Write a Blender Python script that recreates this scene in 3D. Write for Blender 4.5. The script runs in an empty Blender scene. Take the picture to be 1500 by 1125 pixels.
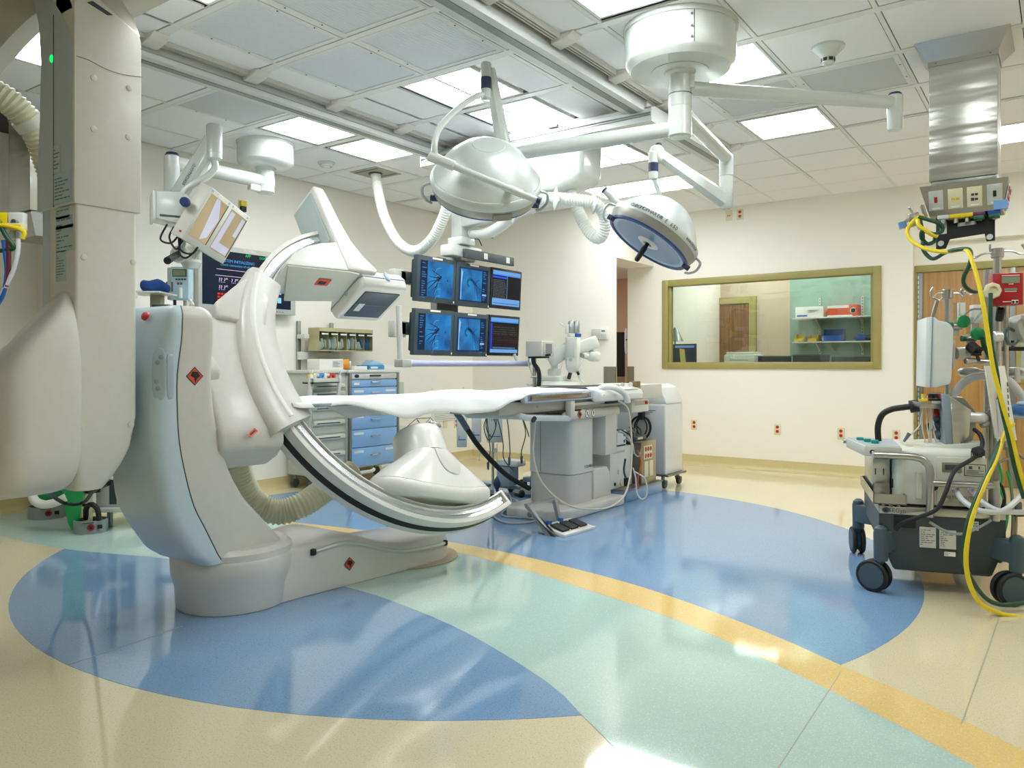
import bpy, bmesh, math, random
from mathutils import Vector, Matrix
random.seed(4)
V = Vector
PI = math.pi
scene = bpy.context.scene
COL = scene.collection
# ------------------------------------------------------------------ camera, world, exposure
H = 2.98                      # ceiling height
FPX, CX, HY, EYE = 1131.3, 750.0, 535.0, 1.17
FWD = V((-.58216, .81307, 0)); RGT = V((.81307, .58216, 0)); UP = V((0, 0, 1))
cam = bpy.data.objects.new('camera', bpy.data.cameras.new('camera'))
COL.objects.link(cam)
cam.location = (0, 0, EYE)
cam.rotation_euler = (PI/2, 0, math.atan2(.58216, .81307))
cam.data.sensor_width = 36
cam.data.lens = 36*FPX/1500
cam.data.shift_y = -(562.5-HY)/1500
cam.data.clip_start = .05
scene.camera = cam
w = bpy.data.worlds.new('world'); scene.world = w; w.use_nodes = True
w.node_tree.nodes['Background'].inputs[0].default_value = (.9, .95, 1, 1)
w.node_tree.nodes['Background'].inputs[1].default_value = .3
PANEL = 14.0                   # strength of the ceiling light panels
scene.view_settings.view_transform = 'Standard'
scene.view_settings.look = 'None'
scene.view_settings.exposure = 0.38
scene.view_settings.gamma = 1
scene.view_settings.use_curve_mapping = False
scene.cycles.max_bounces = 10
scene.cycles.diffuse_bounces = 6
scene.cycles.caustics_reflective = False
scene.cycles.caustics_refractive = False
scene.cycles.sample_clamp_indirect = 6
scene.cycles.use_denoising = True

def at(x, y, z=None, d=None, X=None, Y=None):
    """World point seen at picture position x,y that lies at height z, depth d or on the plane X or Y."""
    v = FWD + RGT*((x-CX)/FPX) + UP*((HY-y)/FPX)
    if z is not None: t = (z-EYE)/v.z
    elif d is not None: t = d
    elif X is not None: t = X/v.x
    else: t = Y/v.y
    return v*t + V((0, 0, EYE))

# ------------------------------------------------------------------ materials
def lin(h):
    h = h.lstrip('#'); c = [int(h[i:i+2], 16)/255 for i in (0, 2, 4)]
    return [(x/12.92 if x <= .04045 else ((x+.055)/1.055)**2.4) for x in c]
MATS = {}
def mat(name, col, rough=.5, metal=0, var=.03, scale=30, bump=0, emit=None, coat=0, spec=None, stretch=None):
    if name in MATS: return MATS[name]
    m = bpy.data.materials.new(name); m.use_nodes = True; MATS[name] = m
    nt = m.node_tree; N = nt.nodes; L = nt.links
    b = N['Principled BSDF']
    c = lin(col) if isinstance(col, str) else col
    b.inputs['Roughness'].default_value = rough; b.inputs['Metallic'].default_value = metal
    if spec is not None: b.inputs['Specular IOR Level'].default_value = spec
    if coat: b.inputs['Coat Weight'].default_value = coat; b.inputs['Coat Roughness'].default_value = .08
    tc = N.new('ShaderNodeTexCoord'); mp = N.new('ShaderNodeMapping'); no = N.new('ShaderNodeTexNoise')
    if stretch: mp.inputs['Scale'].default_value = stretch
    no.inputs['Scale'].default_value = scale; no.inputs['Detail'].default_value = 3
    L.new(tc.outputs['Object'], mp.inputs[0]); L.new(mp.outputs[0], no.inputs['Vector'])
    mx = N.new('ShaderNodeMix'); mx.data_type = 'RGBA'
    mx.inputs[6].default_value = [x*(1-var*1.5) for x in c]+[1]; mx.inputs[7].default_value = [min(1, x*(1+var*1.5)) for x in c]+[1]
    L.new(no.outputs[0], mx.inputs[0]); L.new(mx.outputs[2], b.inputs['Base Color'])
    if bump:
        bp = N.new('ShaderNodeBump'); bp.inputs['Strength'].default_value = bump; bp.inputs['Distance'].default_value = .002
        L.new(no.outputs[0], bp.inputs['Height']); L.new(bp.outputs[0], b.inputs['Normal'])
    if emit:
        L.new(mx.outputs[2], b.inputs['Emission Color']); b.inputs['Emission Strength'].default_value = emit
    return m
def speckle(name, col, d1, d2, rough=.06, amount=.8):
    """Speckled sheet vinyl: fine two-tone flecks on a base colour."""
    m = mat(name, col, rough, var=.03, scale=.8, spec=.75)
    nt = m.node_tree; N = nt.nodes; L = nt.links; b = N['Principled BSDF']
    mx = [n for n in N if n.type == 'MIX'][0]
    tc = [n for n in N if n.type == 'TEX_COORD'][0]
    prev = mx.outputs[2]
    for sc, colr, lo, hi in ((150, d1, .60, .66), (230, d2, .60, .66)):
        no = N.new('ShaderNodeTexNoise'); no.inputs['Scale'].default_value = sc; no.inputs['Detail'].default_value = 1
        L.new(tc.outputs['Object'], no.inputs['Vector'])
        rp = N.new('ShaderNodeMapRange'); rp.inputs[1].default_value = lo; rp.inputs[2].default_value = hi; rp.inputs[4].default_value = amount
        L.new(no.outputs[0], rp.inputs[0])
        m2 = N.new('ShaderNodeMix'); m2.data_type = 'RGBA'; m2.inputs[7].default_value = lin(colr)+[1]
        L.new(rp.outputs[0], m2.inputs[0]); L.new(prev, m2.inputs[6]); prev = m2.outputs[2]
    L.new(prev, b.inputs['Base Color'])
    # slow waviness of the polished sheet
    no = N.new('ShaderNodeTexNoise'); no.inputs['Scale'].default_value = 3; no.inputs['Detail'].default_value = 2
    L.new(tc.outputs['Object'], no.inputs['Vector'])
    bp = N.new('ShaderNodeBump'); bp.inputs['Strength'].default_value = .10; bp.inputs['Distance'].default_value = .004
    L.new(no.outputs[0], bp.inputs['Height']); L.new(bp.outputs[0], b.inputs['Normal'])
    n3 = N.new('ShaderNodeTexNoise'); n3.inputs['Scale'].default_value = 1.3
    L.new(tc.outputs['Object'], n3.inputs['Vector'])
    r3 = N.new('ShaderNodeMapRange'); r3.inputs[3].default_value = rough*.7; r3.inputs[4].default_value = rough*1.5
    L.new(n3.outputs[0], r3.inputs[0]); L.new(r3.outputs[0], b.inputs['Roughness'])
    return m
def wood(name, c1, c2, axis=2):
    m = mat(name, c1, .35); nt = m.node_tree; N = nt.nodes; L = nt.links; b = N['Principled BSDF']
    tc = [n for n in N if n.type == 'TEX_COORD'][0]; mp = N.new('ShaderNodeMapping')
    s = [40, 40, 40]; s[axis] = 1.6; mp.inputs['Scale'].default_value = s
    no = N.new('ShaderNodeTexNoise'); no.inputs['Scale'].default_value = 1; no.inputs['Detail'].default_value = 5; no.inputs['Distortion'].default_value = .6
    L.new(tc.outputs['Object'], mp.inputs[0]); L.new(mp.outputs[0], no.inputs['Vector'])
    rp = N.new('ShaderNodeMapRange'); rp.inputs[1].default_value = .3; rp.inputs[2].default_value = .7; L.new(no.outputs[0], rp.inputs[0])
    mx = N.new('ShaderNodeMix'); mx.data_type = 'RGBA'; mx.inputs[6].default_value = lin(c1)+[1]; mx.inputs[7].default_value = lin(c2)+[1]
    L.new(rp.outputs[0], mx.inputs[0]); L.new(mx.outputs[2], b.inputs['Base Color'])
    return m
def glassy(name, tint='#ffffff', gloss=.08, boost=1.0, rough=0.0):
    """Thin pane: transparent with a Fresnel reflection."""
    m = bpy.data.materials.new(name); m.use_nodes = True; MATS[name] = m
    nt = m.node_tree; N = nt.nodes; L = nt.links; N.clear()
    o = N.new('ShaderNodeOutputMaterial'); t = N.new('ShaderNodeBsdfTransparent'); g = N.new('ShaderNodeBsdfGlossy'); mx = N.new('ShaderNodeMixShader')
    t.inputs[0].default_value = lin(tint)+[1]; g.inputs['Roughness'].default_value = rough
    fc = N.new('ShaderNodeLayerWeight'); fc.inputs[0].default_value = .5
    lw = N.new('ShaderNodeMath'); lw.operation = 'POWER'; lw.inputs[1].default_value = 4; L.new(fc.outputs['Facing'], lw.inputs[0])
    ma = N.new('ShaderNodeMath'); ma.operation = 'MULTIPLY_ADD'; ma.inputs[1].default_value = boost; ma.inputs[2].default_value = gloss
    L.new(lw.outputs[0], ma.inputs[0]); L.new(ma.outputs[0], mx.inputs[0]); L.new(t.outputs[0], mx.inputs[1]); L.new(g.outputs[0], mx.inputs[2])
    L.new(mx.outputs[0], o.inputs[0])
    return m
def glow(name, col, s, col2=None, scale=12):
    m = bpy.data.materials.new(name); m.use_nodes = True; MATS[name] = m
    nt = m.node_tree; N = nt.nodes; L = nt.links; b = N['Principled BSDF']
    b.inputs['Base Color'].default_value = (.005, .005, .005, 1); b.inputs['Roughness'].default_value = .3; b.inputs['Specular IOR Level'].default_value = .2
    tc = N.new('ShaderNodeTexCoord'); no = N.new('ShaderNodeTexNoise'); no.inputs['Scale'].default_value = scale; no.inputs['Detail'].default_value = 5
    L.new(tc.outputs['Object'], no.inputs['Vector'])
    rp = N.new('ShaderNodeMapRange'); rp.inputs[1].default_value = .3; rp.inputs[2].default_value = .7; L.new(no.outputs[0], rp.inputs[0])
    mx = N.new('ShaderNodeMix'); mx.data_type = 'RGBA'
    mx.inputs[6].default_value = lin(col)+[1]; mx.inputs[7].default_value = lin(col2 or col)+[1]
    L.new(rp.outputs[0], mx.inputs[0]); L.new(mx.outputs[2], b.inputs['Emission Color']); b.inputs['Emission Strength'].default_value = s
    return m
wall_m = mat('wall_paint', '#f2eee3', .55, var=.012, scale=3, bump=.02)
ceil_m = mat('ceiling_tile', '#f3f3f5', .8, var=.015, scale=60, bump=.1)
grid_m = mat('grid_white', '#e8e9e7', .4)
beige_v = speckle('vinyl_beige', '#d9ceab', '#c3b691', '#e6dfca')
blue_v = speckle('vinyl_blue', '#7c9dc0', '#5a7ba2', '#93b0cd', amount=.6)
teal_v = speckle('vinyl_teal', '#b3cec5', '#d5e4da', '#9cc0b7', amount=.6)
yel_v = speckle('vinyl_yellow', '#e6c681', '#f0d69a', '#d6b36c')
base_m = mat('cove_base', '#cfc08e', .35, var=.04)
khaki = mat('khaki_steel', '#a1975a', .4)
oak = wood('oak_door', '#b98f55', '#a0763e')
steel = mat('stainless', '#b9b8b2', .28, 1, var=.06, scale=8, stretch=(1, 1, 30))
steel_b = mat('brushed_steel', '#cfd0ca', .3, 1, var=.05, scale=1.2, bump=1.0, stretch=(.5, .5, 4.5))
[n for n in steel_b.node_tree.nodes if n.type == 'BUMP'][0].inputs['Distance'].default_value = .03
alu = mat('aluminium', '#d3d6d5', .38, .6)
alu_d = mat('aluminium_grey', '#8f938f', .4, .8)
white_p = mat('machine_white', '#dedcd6', .32, coat=.2)
warm_p = mat('machine_warm', '#dad8cf', .38, coat=.1)
grey_p = mat('machine_grey', '#cdcac4', .35, coat=.15)
bluegrey = mat('machine_blue_grey', '#bccdd6', .33, coat=.2)
cool_w = mat('cool_white_enamel', '#ced3cf', .25, coat=.3)
lamp_s = mat('lamp_silver', '#cdd3d0', .42, .35)
lamp_rim = mat('lamp_rim_grey', '#9d9c92', .35, .5)
navy = mat('navy_plastic', '#232f52', .4)
black = mat('black_rubber', '#16181a', .55)
black_g = mat('black_gloss', '#121416', .2)
dark_g = mat('charcoal_plastic', '#3c464c', .42)
slate = mat('slate_plastic', '#55646e', .4)
bezel = mat('monitor_bezel', '#34454d', .4)
hose_w = mat('white_hose', '#e6e8e2', .5)
hose_c = mat('cream_hose', '#cfccb0', .5)
cloth_w = mat('white_sheet', '#f2f3f4', .8, var=.01, bump=.05, scale=200)
red_m = mat('red_plastic', '#b5261c', .35)
red_d = mat('red_enamel', '#a5161f', .35, coat=.2)
orange_m = mat('warning_orange', '#cf4a22', .5)
ivory = mat('ivory_plate', '#ddd6b4', .4)
cart_blue = mat('cart_blue', '#8ab6e4', .4)
cart_grey = mat('cart_grey', '#c6c8bb', .45)
cart_lt = mat('cart_light', '#d8d9d2', .4)
yel_h = mat('yellow_hose', '#e2c813', .4)
grn_h = mat('green_hose', '#12492f', .4)
green_m = mat('green_plastic', '#0a8a4e', .4)
teal_b = mat('teal_button', '#0f8f86', .4)
blue_m = mat('blue_plastic', '#1d55a8', .4)
blue_cl = mat('blue_towel', '#1c4587', .9, bump=.3, scale=150)
paper = mat('paper', '#eceae2', .7)
clear = glassy('clear_plastic', '#eef3f2', .06, 1.0, .1)
tube_c = mat('clear_tubing', '#cfd2d6', .25)
lens_p = bpy.data.materials.new('panel_lens'); lens_p.use_nodes = True
_b = lens_p.node_tree.nodes['Principled BSDF']; _b.inputs['Emission Color'].default_value = (.94, .985, 1, 1); _b.inputs['Emission Strength'].default_value = PANEL; _b.inputs['Base Color'].default_value = (.8, .8, .8, 1)

# ------------------------------------------------------------------ mesh builder
def frame(o, ex, ey, ez):
    m = Matrix.Identity(4)
    for i, a in enumerate((ex, ey, ez)):
        for j in range(3): m[j][i] = a[j]
    for j in range(3): m[j][3] = o[j]
    return m
def perp(t):
    a = V((0, 0, 1)) if abs(t.z) < .9 else V((1, 0, 0))
    u = t.cross(a).normalized(); return u, t.cross(u).normalized()
def smooth_path(pts, n=6, closed=False):
    pts = [V(p) for p in pts]
    if n <= 1 or len(pts) < 3: return pts
    out = []; m = len(pts)
    for i in range(m if closed else m-1):
        if closed: p0, p1, p2, p3 = pts[i-1], pts[i], pts[(i+1) % m], pts[(i+2) % m]
        else:
            p1, p2 = pts[i], pts[i+1]
            p0 = pts[i-1] if i else p1*2-p2
            p3 = pts[i+2] if i+2 < m else p2*2-p1
        for k in range(n):
            t = k/n; t2 = t*t; t3 = t2*t
            out.append(.5*((2*p1)+(p2-p0)*t+(2*p0-5*p1+4*p2-p3)*t2+(3*p1-p0-3*p2+p3)*t3))
    if not closed: out.append(pts[-1])
    return out
def root_loc(p):
    l = V((0, 0, 0))
    while p is not None: l += p.location; p = p.parent
    return l
class MB:
    def __init__(s, M=None): s.vs = []; s.fs = []; s.M = M
    def add(s, vs, fs):
        o = len(s.vs)
        s.vs += [(s.M @ V(v)) if s.M else V(v) for v in vs]
        s.fs += [[i+o for i in f] for f in fs]
        return s
    def _bm(s, bm):
        bm.verts.ensure_lookup_table(); bm.verts.index_update()
        s.add([v.co.copy() for v in bm.verts], [[v.index for v in f.verts] for f in bm.faces]); bm.free(); return s
    def box(s, x0, x1, y0, y1, z0, z1, bev=0, seg=2):
        x0, x1 = min(x0, x1), max(x0, x1); y0, y1 = min(y0, y1), max(y0, y1); z0, z1 = min(z0, z1), max(z0, z1)
        vs = [(x, y, z) for z in (z0, z1) for y in (y0, y1) for x in (x0, x1)]
        fs = [(0, 2, 3, 1), (4, 5, 7, 6), (0, 1, 5, 4), (2, 6, 7, 3), (0, 4, 6, 2), (1, 3, 7, 5)]
        return s.poly(vs, fs, bev, seg)
    def cbox(s, c, sx, sy, sz, bev=0, seg=2): return s.box(c[0]-sx/2, c[0]+sx/2, c[1]-sy/2, c[1]+sy/2, c[2]-sz/2, c[2]+sz/2, bev, seg)
    def poly(s, vs, fs, bev=0, seg=2):
        if not bev: return s.add(vs, fs)
        bm = bmesh.new(); bv = [bm.verts.new(v) for v in vs]
        for f in fs: bm.faces.new([bv[i] for i in f])
        bm.normal_update()
        es = [e for e in bm.edges if len(e.link_faces) == 2 and e.calc_face_angle(0) > .35]
        bmesh.ops.bevel(bm, geom=es, offset=bev, segments=seg, profile=.5, affect='EDGES', clamp_overlap=True)
        return s._bm(bm)
    def prism(s, pts, vec, bev=0, seg=2):
        pts = [V(p) for p in pts]; vec = V(vec); n = len(pts)
        nrm = V((0, 0, 0))
        for i in range(n): nrm += pts[i].cross(pts[(i+1) % n])
        if nrm.dot(vec) > 0: pts = pts[::-1]
        vs = pts+[p+vec for p in pts]
        fs = [list(range(n)), list(range(2*n-1, n-1, -1))]+[[(i+1) % n, i, i+n, (i+1) % n+n] for i in range(n)]
        fs = [f for f in fs]
        return s.poly(vs, fs, bev, seg)
    def lathe(s, o, axis, prof, n=24, sy=1.0, cap=True):
        o = V(o); t = V(axis).normalized(); u, v = perp(t); vs = []; fs = []; idx = []
        for r, h in prof:
            if r < 1e-6: idx.append([len(vs)]*n); vs.append(o+t*h)
            else:
                idx.append(list(range(len(vs), len(vs)+n)))
                vs += [o+t*h+u*r*math.cos(2*PI*k/n)+v*r*sy*math.sin(2*PI*k/n) for k in range(n)]
        for a, b in zip(idx, idx[1:]):
            for k in range(n):
                q = [a[k], a[(k+1) % n], b[(k+1) % n], b[k]]; q = list(dict.fromkeys(q))
                if len(q) > 2: fs.append(q)
        shut = cap and tuple(prof[0]) != tuple(prof[-1])
        if shut and prof[0][0] > 1e-6: fs.append(idx[0][::-1])
        if shut and prof[-1][0] > 1e-6: fs.append(idx[-1])
        return s.add(vs, fs)
    def cyl(s, p0, p1, r, r1=None, n=16, bev=0):
        p0, p1 = V(p0), V(p1); L = (p1-p0).length; r1 = r if r1 is None else r1
        if bev: pr = [(r-bev, 0), (r, bev), (r1, L-bev), (r1-bev, L)]
        else: pr = [(r, 0), (r1, L)]
        return s.lathe(p0, p1-p0, pr, n)
    def sweep(s, path, sec, closed=False, up=None, cap=True):
        """sec(i, tangent, side, upv) -> list of points; framed by parallel transport."""
        m = len(path); vs = []; fs = []; k = 0; u = None
        for i, p in enumerate(path):
            a = path[i-1] if (i or closed) else path[i]; b = path[(i+1) % m] if (i+1 < m or closed) else path[i]
            t = (b-a).normalized()
            if up is not None: side = t.cross(V(up)).normalized(); uu = side.cross(t)
            else:
                if u is None: u = perp(t)[0]
                u = (u-t*u.dot(t)); u = u.normalized() if u.length > 1e-6 else perp(t)[0]
                side, uu = u, t.cross(u)
            sp = sec(i, t, side, uu); k = len(sp); vs += [p+q for q in sp]
        for i in range(m if closed else m-1):
            j = (i+1) % m
            for a in range(k): fs.append([i*k+a, i*k+(a+1) % k, j*k+(a+1) % k, j*k+a])
        if cap and not closed: fs.append(list(range(k))[::-1]); fs.append([(m-1)*k+a for a in range(k)])
        return s.add(vs, fs)
    def tube(s, pts, r, n=8, sm=6, closed=False):
        P = smooth_path(pts, sm, closed)
        rr = (lambda i: r) if not isinstance(r, (list, tuple)) else (lambda i: r[0]+(r[1]-r[0])*i/(len(P)-1))
        return s.sweep(P, lambda i, t, a, b: [a*rr(i)*math.cos(2*PI*k/n)+b*rr(i)*math.sin(2*PI*k/n) for k in range(n)], closed)
    def corr(s, pts, r, pitch=.02, depth=.12, n=14, sm=10):
        P = smooth_path(pts, sm); L = [0]
        for a, b in zip(P, P[1:]): L.append(L[-1]+(b-a).length)
        m = max(4, int(L[-1]/pitch*2)); Q = []; j = 0
        for i in range(m+1):
            t = L[-1]*i/m
            while j < len(L)-2 and L[j+1] < t: j += 1
            f = (t-L[j])/max(1e-9, L[j+1]-L[j]); Q.append(P[j].lerp(P[j+1], f))
        return s.sweep(Q, lambda i, t, a, b: [(a*math.cos(2*PI*k/n)+b*math.sin(2*PI*k/n))*(r if i % 2 else r*(1-depth)) for k in range(n)])
    def bar(s, p0, p1, wd, ht, up=(0, 0, 1), bev=0):
        p0, p1 = V(p0), V(p1); t = (p1-p0).normalized(); sd = t.cross(V(up)).normalized(); u = sd.cross(t)
        pts = [p0+sd*a*wd/2+u*b*ht/2 for a, b in ((-1, -1), (1, -1), (1, 1), (-1, 1))]
        return s.prism(pts, p1-p0, bev)
    def loft(s, secs, cap=True):
        k = len(secs[0]); vs = []; fs = []
        for q in secs: vs += [V(p) for p in q]
        for i in range(len(secs)-1):
            for a in range(k): fs.append([i*k+a, i*k+(a+1) % k, (i+1)*k+(a+1) % k, (i+1)*k+a])
        if cap: fs.append(list(range(k))[::-1]); fs.append([(len(secs)-1)*k+a for a in range(k)])
        return s.add(vs, fs)
    def blob(s, c, hx, hy, hz, e=4, n=10, fn=None):
        """Rounded box (superquadric) of half sizes hx,hy,hz."""
        bm = bmesh.new(); bmesh.ops.create_cube(bm, size=2)
        bmesh.ops.subdivide_edges(bm, edges=bm.edges[:], cuts=n, use_grid_fill=True)
        for v in bm.verts:
            p = v.co; q = (abs(p.x)**e+abs(p.y)**e+abs(p.z)**e)**(1/e); p = p/q
            v.co = V((p.x*hx, p.y*hy, p.z*hz))+V(c)
            if fn: v.co = fn(v.co)
        return s._bm(bm)
    def build(s, name, m, parent=None, ang=35, label=None, kind=None, top=False, recalc=True):
        me = bpy.data.meshes.new(name)
        off = root_loc(parent)
        if top:
            xs = [v.x for v in s.vs]; ys = [v.y for v in s.vs]; zs = [v.z for v in s.vs]
            off = V(((min(xs)+max(xs))/2, (min(ys)+max(ys))/2, min(zs)))
        me.from_pydata([tuple(v-off) for v in s.vs], [], s.fs)
        if recalc:
            bm = bmesh.new(); bm.from_mesh(me); bmesh.ops.recalc_face_normals(bm, faces=bm.faces); bm.to_mesh(me); bm.free()
        me.materials.append(m)
        if ang:
            me.polygons.foreach_set('use_smooth', [True]*len(me.polygons))
            try: me.set_sharp_from_angle(angle=math.radians(ang))
            except Exception: pass
        o = bpy.data.objects.new(name, me); COL.objects.link(o)
        if parent is not None: o.parent = parent
        if top: o.location = off
        if label: o['label'] = label
        if kind: o['kind'] = kind
        return o
def thing(name, label, cat, loc=(0, 0, 0), group=None):
    o = bpy.data.objects.new(name, None); COL.objects.link(o); o.empty_display_size = .1
    o.location = loc; o['label'] = label; o['category'] = cat
    if group: o['group'] = group
    return o
def tag(o, label, cat, group=None):
    o['label'] = label; o['category'] = cat
    if group: o['group'] = group
    return o
def struct(mb, name, m, ang=0, parent=None):
    o = mb.build(name, m, parent, ang=ang); o['kind'] = 'structure'; return o
def copy_tree(o, parent=None):
    c = o.copy(); COL.objects.link(c)
    if parent is not None: c.parent = parent
    for ch in list(o.children): copy_tree(ch, c)
    return c
def B(parent, name, m, *a, M=None, bev=0, label=None, seg=2):
    """one box as a part"""
    return MB(M).box(*a, bev=bev, seg=seg).build(name, m, parent, label=label)
def text(body, size, M, m, parent, name='lettering', align='CENTER', sx=1.0, depth=.0006):
    cu = bpy.data.curves.new('lettering', 'FONT'); cu.body = body; cu.size = size; cu.align_x = align; cu.align_y = 'CENTER'; cu.extrude = depth; cu.resolution_u = 2
    ob = bpy.data.objects.new('lettering', cu)
    me = bpy.data.meshes.new_from_object(ob); bpy.data.objects.remove(ob); bpy.data.curves.remove(cu)
    off = root_loc(parent)
    me.transform(Matrix.Diagonal((sx, 1, 1, 1))); me.transform(M); me.transform(Matrix.Translation(-off))
    me.materials.clear(); me.materials.append(m)
    o = bpy.data.objects.new(name, me); COL.objects.link(o); o.parent = parent; return o
def sticker(parent, M, wd, ht, m, lines=4, ink=None, name='sticker', seed=0):
    """thin label lying in M's xy plane, facing +z, with rows of small print"""
    o = MB(M).box(-wd/2, wd/2, -ht/2, ht/2, 0, .0012).build(name, m, parent, ang=0)
    rnd = random.Random(seed); q = MB(M); x0 = -wd/2*.86
    for i in range(lines):
        y = ht/2*(.8-1.6*(i+.5)/lines)
        x = x0
        while x < wd/2*.7:
            l = wd*rnd.uniform(.08, .3); x1 = min(x+l, wd/2*.86); q.box(x, x1, y-ht*.13/lines, y+ht*.13/lines, .0012, .0018); x = x1+wd*.05
            if rnd.random() < .25: break
    if lines and q.vs: q.build('print', ink or black, o if parent is not None else None, ang=0)
    return o
# ------------------------------------------------------------------ floor
WX, WB, WW = -6.09, 7.65, 8.64        # left wall, back wall, window wall
JOG = 2.87
floor = struct(MB().box(-7.2, 2.6, -3, 13.2, -.1, 0), 'floor', beige_v)
CC, CR = V((-3.2, 4.08)), 2.64
circ = [V((CC.x+CR*math.cos(a), CC.y+CR*math.sin(a), .0004)) for a in [2*PI*k/128 for k in range(128)]]
def flat(name, pts, z, m, lab=None):
    return MB().prism([(p[0], p[1], z-.0004) for p in pts], (0, 0, .0008)).build(name, m, floor, ang=0, label=lab)
flat('vinyl_inlay', [(p.x, p.y) for p in circ], .0006, blue_v, 'big round blue vinyl inlay')
low = smooth_path([(-6.75, 2.27, 0), (-5.94, 2.27, 0), (-5.17, 2.34, 0), (-4.45, 2.57, 0), (-3.75, 2.74, 0), (-3.04, 2.8, 0), (-2.57, 2.74, 0), (-2.1, 2.62, 0), (-1.55, 2.39, 0), (-1.28, 2.21, 0), (-1.02, 2.03, 0), (.1, 1.2, 0), (1.2, .2, 0)], 6)
yc, yr = V((-3.19, -.93)), 4.84
top = [V((yc.x+yr*math.cos(a), yc.y+yr*math.sin(a), 0)) for a in [math.radians(132-k*2) for k in range(54)]]
top = [V((-6.75, 3.0, 0)), V((-6.43, 2.83, 0))][:0] + top
tc_, tr_ = V((-3.3, -1.05)), 4.8
inner = [V((yc.x+(yr-.30)*math.cos(a)+.0, yc.y+(yr-.24)*math.sin(a)-.02, 0)) for a in [math.radians(132-k*2) for k in range(54)]]
MBt = MB(); n_ = 60
def resample(P, n):
    L = [0]
    for a, b in zip(P, P[1:]): L.append(L[-1]+(b-a).length)
    out = []
    for i in range(n+1):
        t = L[-1]*i/n; j = max(k for k in range(len(L)) if L[k] <= t+1e-9); j = min(j, len(P)-2)
        out.append(P[j].lerp(P[j+1], (t-L[j])/max(1e-9, L[j+1]-L[j])))
    return out
def band(name, A_, B_, z, m, lab):
    a, b = resample(A_, n_), resample(B_, n_); q = MB()
    vs = [V((p.x, p.y, z)) for p in a]+[V((p.x, p.y, z)) for p in b]
    q.add(vs, [[i, i+1, n_+2+i, n_+1+i] for i in range(n_)])
    o = q.build(name, m, floor, ang=0, label=lab, recalc=False)
    if o.data.polygons[0].normal.z < 0: o.data.flip_normals()
    return o
tin = smooth_path([(-6.75, 3.4, 0), (-5.6, 3.45, 0), (-4.5, 3.65, 0), (-3.9, 3.735, 0), (-3.19, 3.73, 0), (-2.6, 3.65, 0), (-2.07, 3.51, 0), (-1.43, 3.31, 0), (-.82, 3.0, 0), (-.21, 2.61, 0), (.6, 1.95, 0), (1.6, .8, 0)], 6)
tout = smooth_path([(-6.75, 3.46, 0), (-5.6, 3.52, 0), (-4.69, 3.72, 0), (-3.96, 3.85, 0), (-3.34, 3.91, 0), (-2.75, 3.89, 0), (-2.01, 3.76, 0), (-1.54, 3.61, 0), (-1.03, 3.38, 0), (-.71, 3.19, 0), (-.2, 2.88, 0), (.75, 2.1, 0), (1.8, .85, 0)], 6)
band('teal_band', low, tin, .0014, teal_v, 'wide pale teal vinyl band')
band('yellow_stripe', tin, tout, .0018, yel_v, 'narrow yellow vinyl stripe')
# ------------------------------------------------------------------ walls
struct(MB().box(WX-.12, WX, JOG, WB+.12, 0, 3.1), 'wall_left', wall_m)
struct(MB().box(-6.95, WX-.12, JOG, JOG+.12, 0, 3.1), 'wall_jog', wall_m)
struct(MB().box(-6.95, -6.83, -3, JOG, 0, 3.1), 'wall_left_rear', wall_m)
struct(MB().box(-6.95, 2.6, -3.1, -3, 0, 3.1), 'wall_front', wall_m)
struct(MB().box(2.5, 2.62, -3, 8.8, 0, 3.1), 'wall_right', wall_m)
struct(MB().box(WX, -4.4, WB, WB+.12, 0, 3.1).box(-4.4, -4.06, WB, WB+.02, 0, 3.1), 'wall_back', wall_m)
struct(MB().box(-4.42, -4.06, WB+.02, WW, 2.37, 3.1), 'trim_1', wall_m)
W0, W1, Z0, Z1 = -3.95, -1.53, 1.13, 2.19
struct(MB().box(-4.42, W0+.02, WW, WW+.12, 0, 3.1).box(W1-.02, -1.24, WW, WW+.12, 0, 3.1).box(W0+.02, W1-.02, WW, WW+.12, 0, Z0+.02)
       .box(W0+.02, W1-.02, WW, WW+.12, Z1-.02, 3.1).box(-1.24, 2.6, WW, WW+.12, 2.39, 3.1), 'wall_window_side', wall_m)
struct(MB().box(-1.24, 2.6, WW+.09, WW+.12, 2.17, 2.39), 'trim_2', wall_m)
# cove base: a thin strip that curves out onto the floor
def cove(name, p0, p1, nrm, h=.105):
    p0, p1, nrm = V(p0), V(p1), V(nrm)
    prof = [(0, h), (.006, h), (.008, .05), (.014, .022), (.03, .007), (.06, .0012), (.06, 0), (0, 0)]
    q = MB(); q.loft([[p+nrm*a+UP*b for a, b in prof] for p in (p0, p1)]); return struct(q, name, base_m, ang=40)
cove('baseboard_left', (WX, JOG, 0), (WX, WB, 0), (1, 0, 0))
cove('baseboard_jog', (-6.83, JOG, 0), (WX, JOG, 0), (0, -1, 0))
cove('baseboard_left_rear', (-6.83, -1, 0), (-6.83, JOG, 0), (1, 0, 0))
cove('baseboard_back', (WX, WB, 0), (-4.06, WB, 0), (0, -1, 0))
cove('baseboard_window_side', (-4.42, WW, 0), (-1.24, WW, 0), (0, -1, 0), .12)
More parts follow.
